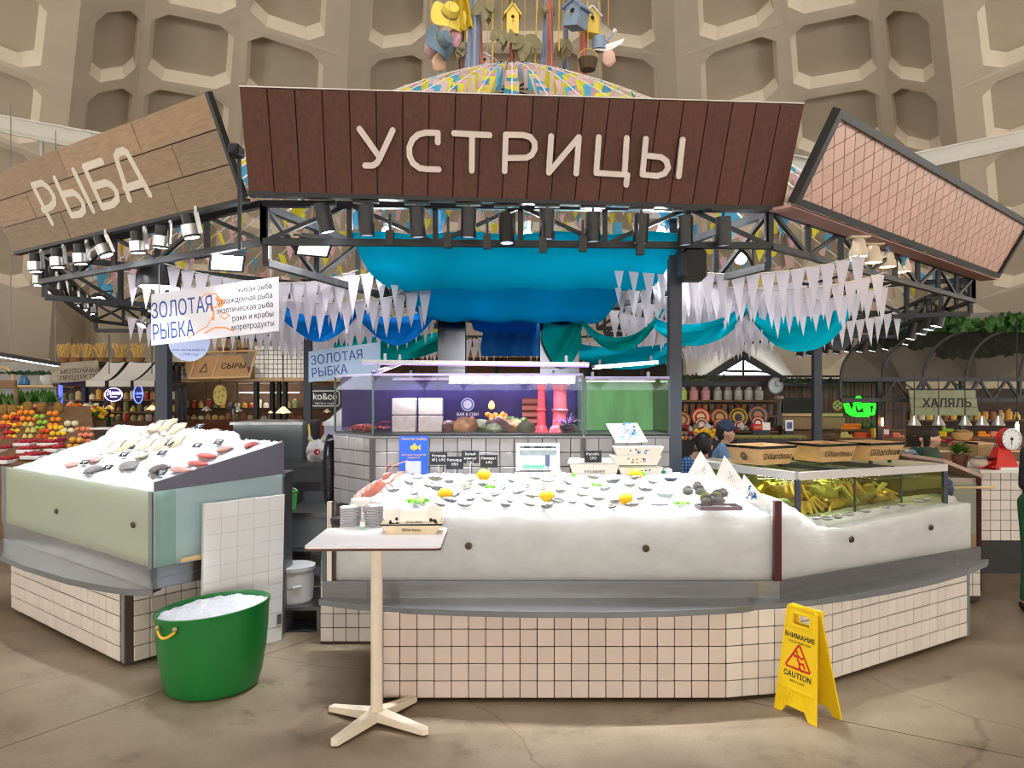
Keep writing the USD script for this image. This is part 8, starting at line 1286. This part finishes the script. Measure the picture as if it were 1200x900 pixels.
for j in range(7):
    u0 = j / 7; t = thing('ivy', 'ivy clump spilling over the pergola top, %s from the left' % ordn[j], 'ivy', tuple(e0 + (e1 - e0) * u0)); rr = random.Random(j + 50); base_ = [e0 + (e1 - e0) * (u0 - .06), e0 + (e1 - e0) * (u0 + .15)]
    part(t, 'stem', tube([base_[0] + (base_[1] - base_[0]) * k + (0, -.15, .05 * math.sin(k * 9)) for k in np.linspace(0, 1, 10)], .02, 5), brown2)
    for k in range(3):
        ls = []
        for _ in range(70):
            s_ = rr.uniform(.05, .10); p_ = base_[0] + (base_[1] - base_[0]) * rr.random() + np.array((0, rr.uniform(-.5, .15), rr.uniform(-.30, .20) * (1.2 if j else .7) + .10 * math.sin(j * 2))); a_ = rr.uniform(0, 6.28); n_ = np.array((rr.uniform(-.6, .6), -1, rr.uniform(-.2, .9))); m = frame(p_, np.cross(n_, (math.cos(a_), .3, math.sin(a_))), (math.cos(a_), .3, math.sin(a_)))
            v_ = np.array([(0, -.9, 0), (.8, -.4, .1), (.55, .2, 0), (0, 1, -.15), (-.55, .2, 0), (-.8, -.4, .1), (0, 0, .18)]) * s_; ls.append(trimesh.Trimesh((m[:3, :3] @ v_.T).T + p_, [(i, (i + 1) % 6, 6) for i in range(6)], process=False))
        part(t, 'leaves', ls, ivm[k], kind='stuff')
hq = [P(1068, 487, 11.2), P(1146, 487, 11.2), P(1142, 456, 11.2), P(1064, 457, 11.2)]; hq[2] = hq[1] + hq[3] - hq[0]; t = thing('name_board', 'grey-green three-plank board with black lettering under the pergola', 'sign', tuple(hq[0])); gb_ = M('board_green_grey', (138, 142, 112), .8, noise=(7, .2)); [part(t, 'plank', slab(*[quad_at(hq, u, v) for u, v in ((0.004 * k, k / 3 + .01), (1 - .006 * k, k / 3 + .01), (1, (k + 1) / 3 - .01), (0, (k + 1) / 3 - .01))], .025), gb_) for k in range(3)]; part(t, 'lettering', text_c('ХАЛЯЛЬ', .13, qframe(hq) @ mtx((.52, .13, .026)), .004, True), ink); [part(t, 'hanger', bar(quad_at(hq, u, 1) , quad_at(hq, u, 1) + (0, .3, .1), .015), pgm) for u in (.1, .9)]
alu = M('lamp_alu', (196, 194, 190), .3, .7)
for i, px in enumerate((1071.5, 1100, 1131, 1151, 1170)): cone_lamp('shiny metal cone lamp below the green-grey board, %s from the left' % ordn[i], px, 498.5, 10.4 + .05 * i, .085, .14, alu, .55)
# stall goods below the cone lamps
st2 = thing('market_stall', 'deli and fruit stall under the pergola at the right', 'stall', (*P(1140, 0, 13)[:2], 0)); pbox(st2, 'back_wall', 1060, 1260, 470, 600, 14.8, .1, brown2); pbox(st2, 'counter', 1068, 1260, 530, 600, 11.3, .6, brown); pbox(st2, 'deck', 1068, 1260, 528, 530, 11.3, .8, wood_pale); pbox(st2, 'step', 1088, 1260, 512, 514, 12.2, .5, stall_w); pbox(st2, 'step_riser', 1088, 1260, 514, 530, 12.7, .05, stall_w); pbox(st2, 'shelf', 1062, 1260, 492, 494, 14.3, .45, brown)
goods('back shelf of the stall under the pergola', 1066, 1196, 492, 14.5, 14, .12, .24)
for i, (px, y, c_, n_) in enumerate(((1102, 511, 'lemon', 10), (1110, 505, 'green_apple', 6), (1122, 511, 'mango', 6), (1100, 517, 'persimmon', 10), (1112, 518, 'plum', 9), (1096, 526, 'pear', 8), (1152, 511, 'orange', 8), (1166, 511, 'peach', 8))):
    for j in range(n_): q = P(px - 4 + 2.4 * (j % 5), y - 3 * (j // 5), 12.25); copy(fprot[c_], mtx(q + (0, 0, .01), j, s=.9), '%s in its heap on the deli stall step, %s in the %s row' % (names_f[c_], ORD[j % 5], 'lower' if j < 5 else 'upper'), '%s heap on the deli stall' % names_f[c_], 'fruit')
for i, (px, py, r, c_, lab) in enumerate(((1128, 510, .14, (196, 156, 100), 'tan straw basket'), (1138, 517, .12, (130, 60, 50), 'dark red round basket'), (1122, 522, .13, (206, 120, 130), 'pink round tub'))): q = P(px, py + 6, 11.4); t = thing('basket', lab + ' on the deli stall counter behind the small plant', 'basket', tuple(q)); part(t, 'body', lathe([(0, 0), (r * .7, 0), (r, r * .6), (r * .95, r * .95), (r * .5, r * 1.15), (0, r * 1.1)], 18, q), M('bskt_%d' % i, c_, .8, bump=(60, .6)), smooth=40); part(t, 'rim', lathe([(r * .93, r * .9), (r * 1.02, r * .97), (r * .93, r * 1.04)], 18, q), bkm)
a_, b_ = P(1146, 535, 9.6), P(1165, 519, 9.6); t = thing('cardboard_box', 'brown cardboard box beside the plant on the right counter', 'box', tuple(a_)); part(t, 'body', box2((a_[0], 9.6, a_[2]), (b_[0], 9.9, b_[2])), M('cardboard', (176, 140, 100), .8)); part(t, 'hand_hole', box2((a_[0] + .08, 9.596, b_[2] - .06), (a_[0] + .15, 9.60, b_[2] - .035)), black_paint); part(t, 'tape', box2((a_[0], 9.597, b_[2] - .02), (b_[0], 9.90, b_[2] + .002)), wood_pale)
a_, b_ = P(1166, 540, 9.3), P(1178, 520, 9.3); t = thing('wire_basket', 'wire mesh basket beside the cardboard box', 'basket', tuple(a_)); [part(t, 'wire', bar((a_[0] + (b_[0] - a_[0]) * k, 9.3, a_[2]), (a_[0] + (b_[0] - a_[0]) * k, 9.3, b_[2]), .008), steel_dark) for k in np.linspace(0, 1, 6)]; [part(t, 'rail', bar((a_[0], 9.3, a_[2] + (b_[2] - a_[2]) * k), (b_[0], 9.3, a_[2] + (b_[2] - a_[2]) * k), .008), steel_dark) for k in np.linspace(0, 1, 5)]; part(t, 'liner', box2((a_[0], 9.32, a_[2]), (b_[0], 9.6, b_[2] - .05)), wood_pale)
# near right counter with scale, plant and odds
D4 = 7.2; x0, x1 = P(1149, 0, D4)[0], P(1290, 0, D4)[0]; zc = P(0, 554, D4)[2]; t = thing('tiled_counter', 'white-tiled counter at the right edge with a dark plinth', 'counter', ((x0 + x1) / 2, D4 + .4, 0)); part(t, 'core', box2((x0 + .01, D4 + .012, .33), (x1, D4 + .9, zc)), tile_edge); part(t, 'plinth', box2((x0 + .05, D4 + .06, 0), (x1, D4 + .85, .33)), black_paint); part(t, 'worktop', box2((x0 - .02, D4 - .03, zc), (x1, D4 + .95, zc + .025)), M('worktop_white', (222, 222, 220), .4))
tile_run(t, (x0, D4 + .012), (x0 + .98, D4 + .012), .33, 7, tile_white, cols_=10)
D5 = 6.6; t = thing('side_cabinet', 'beige panelled cabinet between the crab counter and the tiled counter', 'cabinet', (*P(1128, 0, D5)[:2], 0)); x0b, x1b = P(1104, 0, D5)[0], P(1146, 0, D5)[0]; zb_ = P(0, 560, D5)[2]; part(t, 'body', box2((x0b, D5, .08), (x1b, D5 + .7, zb_)), M('cabinet_beige', (186, 172, 158), .6)); part(t, 'sloped_top', slab((x0b, D5 - .02, zb_ + .14), (x1b + .03, D5 - .02, zb_), (x1b + .03, D5 + .7, zb_), (x0b, D5 + .7, zb_ + .14), .03), M('cabinet_top', (206, 178, 160), .6)); part(t, 'panel', box2((x0b + .03, D5 - .01, .15), (x1b - .03, D5, zb_ - .06)), M('cabinet_panel', (170, 166, 150), .5)); part(t, 'corner_post', box2((x1b - .015, D5 - .02, .0), (x1b + .02, D5 + .02, zb_)), post_m); part(t, 'plinth', box2((x0b + .04, D5 + .05, 0), (x1b - .04, D5 + .65, .08)), black_paint)
q = P(1132, 551, 7.4); q[2] = zc + .045; pt = thing('potted_plant', 'small bushy green plant in a brown pot on the right counter', 'plant', (q[0], 7.5, q[2] - .02)); part(pt, 'pot', lathe([(0, 0), (.06, 0), (.08, .13), (.074, .13), (0, .11)], 20, (q[0], 7.5, q[2] - .02)), M('pot_brown', (112, 70, 52), .7)); rr = random.Random(9); part(pt, 'soil', lathe([(0, .12), (.072, .12)], 16, (q[0], 7.5, q[2] - .02)), brown2); lv_ = []
for k in range(150): a, b = rr.uniform(0, 6.28), rr.uniform(.1, 1.2); d_ = np.array((math.cos(a) * math.cos(b), math.sin(a) * math.cos(b), math.sin(b))); e = np.array((q[0], 7.5, q[2] + .12)); L_ = rr.uniform(.06, .15); sd = np.array((-math.sin(a), math.cos(a), 0)) * .014; lv_.append(hull([e + d_ * L_ * .4, e + d_ * L_ * .75 + sd, e + d_ * L_ * .75 - sd, e + d_ * L_ * 1.05, e + d_ * L_ * .75 + (0, 0, .006)]))
part(pt, 'leaves', lv_, cloth('plant_green', (104, 142, 58), .3), kind='stuff'); part(pt, 'stems', [cyl((q[0], 7.5, q[2] + .08), (q[0] + rr.uniform(-.1, .1), 7.5 + rr.uniform(-.08, .08), q[2] + .2), .004, n=4) for _ in range(10)], crown_m, kind='stuff')
sx = P(1184, 0, 7.25)[0]; sz = zc + .025; sc_ = thing('weighing_scale', 'red weighing scale with a large round white dial', 'scale', (sx, 7.3, sz)); rdm = M('scale_red', (206, 48, 40), .35)
part(sc_, 'body', hull([(sx - .04 + dx * a, 7.32 + dy * a * .8, sz + z) for dx in (-1, 1) for dy in (-1, 1) for a, z in ((.12, .0), (.10, .03), (.055, .14), (.05, .22))]), rdm); c = np.array((sx, 7.24, sz + .30)); mm = frame(c, (1, .12, 0), (0, 0, 1)); part(sc_, 'dial_case', prism(shapely.Point(0, 0).buffer(.105, quad_segs=14), .07, mm @ mtx((0, 0, -.07))), rdm); dl = part(sc_, 'dial', prism(shapely.Point(0, 0).buffer(.096, quad_segs=14), .008, mm), white_plastic); part(sc_, 'bezel', prism(shapely.Point(0, 0).buffer(.105, quad_segs=14).difference(shapely.Point(0, 0).buffer(.094, quad_segs=14)), .014, mm), steel); part(dl, 'needle', [prism(sbox(-.003, -.06, .003, .02), .003, mm @ mtx((0, 0, .009)))], ink); part(dl, 'hub', prism(shapely.Point(0, 0).buffer(.014), .006, mm @ mtx((0, 0, .009))), ink); [part(dl, 'tick', prism(sbox(-.002, .075, .002, .09), .001, mm @ mtx((0, 0, .008)) @ mtx(rz=k * math.pi / 6)), ink) for k in range(12)]
part(sc_, 'pan', lathe([(0, .0), (.10, .0), (.13, .02), (.12, .02), (.0, .008)], 24, (sx - .2, 7.35, sz + .10)), steel); part(sc_, 'pan_arm', hull([(sx - .27, 7.3, sz + .06), (sx - .27, 7.4, sz + .06), (sx - .05, 7.3, sz + .1), (sx - .05, 7.4, sz + .1), (sx - .27, 7.3, sz), (sx - .05, 7.4, sz)]), rdm)
q = P(1151, 549, 7.3); single('turnip', 'pale round vegetable lying beside the potted plant', 'vegetable', lump(.075, (1.1, 1, .8), 4, .12).apply_translation((q[0], 7.35, zc + .09)), M('turnip', (214, 196, 180), .6), smooth=True); t = thing('stapled_papers', 'white papers with a red card on the right counter', 'papers', (x0 + .3, 7.25, zc + .025)); part(t, 'papers', box2((x0 + .20, 7.2, zc + .026), (x0 + .46, 7.4, zc + .05)), paper); part(t, 'red_card', box2((x0 + .12, 7.22, zc + .05), (x0 + .34, 7.36, zc + .06)), rd)
t = thing('tiled_stub', 'low tiled base with cardboard behind the end of the crab counter', 'base', (*P(1142, 0, 6.1)[:2], 0)); xa, xb = P(1131, 0, 6.2)[0], P(1150, 0, 6.2)[0]; part(t, 'core', box2((xa, 6.22, .02), (xb, 6.5, .36)), tile_edge); tile_run(t, (xa, 6.22), (xb, 6.22), .06, 3, tile_white, cols_=2); part(t, 'cardboard', box2((xa + .08, 6.3, .36), (xb + .02, 6.48, .55)), MATS['cardboard'])
# ---------------------------------------------------------------- far side of the ring stall and white roof beams
fs = thing('market_stall', 'brown far stall front seen between the mirrored pillars', 'stall', (*P(600, 0, 18)[:2], 0)); pbox(fs, 'wall', 396, 690, 418, 620, 17.6, .1, brown); pbox(fs, 'fascia', 396, 690, 410, 419, 17.2, .3, M('stall_gold', (150, 116, 70), .7, noise=(3, .3))); [pbox(fs, 'upright', x, x + 4, 419, 600, 17.4, .1, black_metal) for x in (420, 480, 520, 580, 640, 686)]
fs = thing('market_stall', 'dark far stall front seen right of the green aquarium', 'stall', (*P(735, 0, 18)[:2], 0)); pbox(fs, 'wall', 690, 800, 424, 620, 17.8, .1, brown2); pbox(fs, 'fascia', 690, 800, 421, 428, 17.5, .2, black_metal); [pbox(fs, 'upright', x, x + 4, 428, 600, 17.6, .1, black_metal) for x in (700, 750)]
wbm = M('beam_white', (206, 204, 196), .6)
for pts_, lab in (([P(-60, 133, 16.5), P(108, 166, 13), P(200, 186, 12.4)], 'white steel roof beam above the fish sign'), ([P(740, 158, 17), P(1000, 205, 14), P(1280, 145, 17)], 'white steel roof beam behind the pink panel')):
    t = thing('roof_beam', lab, 'beam', tuple(pts_[1]))
    for p_, q_ in zip(pts_[:-1], pts_[1:]): part(t, 'web', bar(p_, q_, .06, .30), wbm); part(t, 'lower_flange', bar(p_ - (0, 0, .16), q_ - (0, 0, .16), .24, .03), wbm); part(t, 'upper_flange', bar(p_ + (0, 0, .16), q_ + (0, 0, .16), .24, .03), wbm)
    if pts_[0][0] < 0 and pts_[2][0] < 0: q = P(49, 152, 14.2); part(t, 'drop_rod', bar(q, P(49, 187, 14.2), .05), wbm)
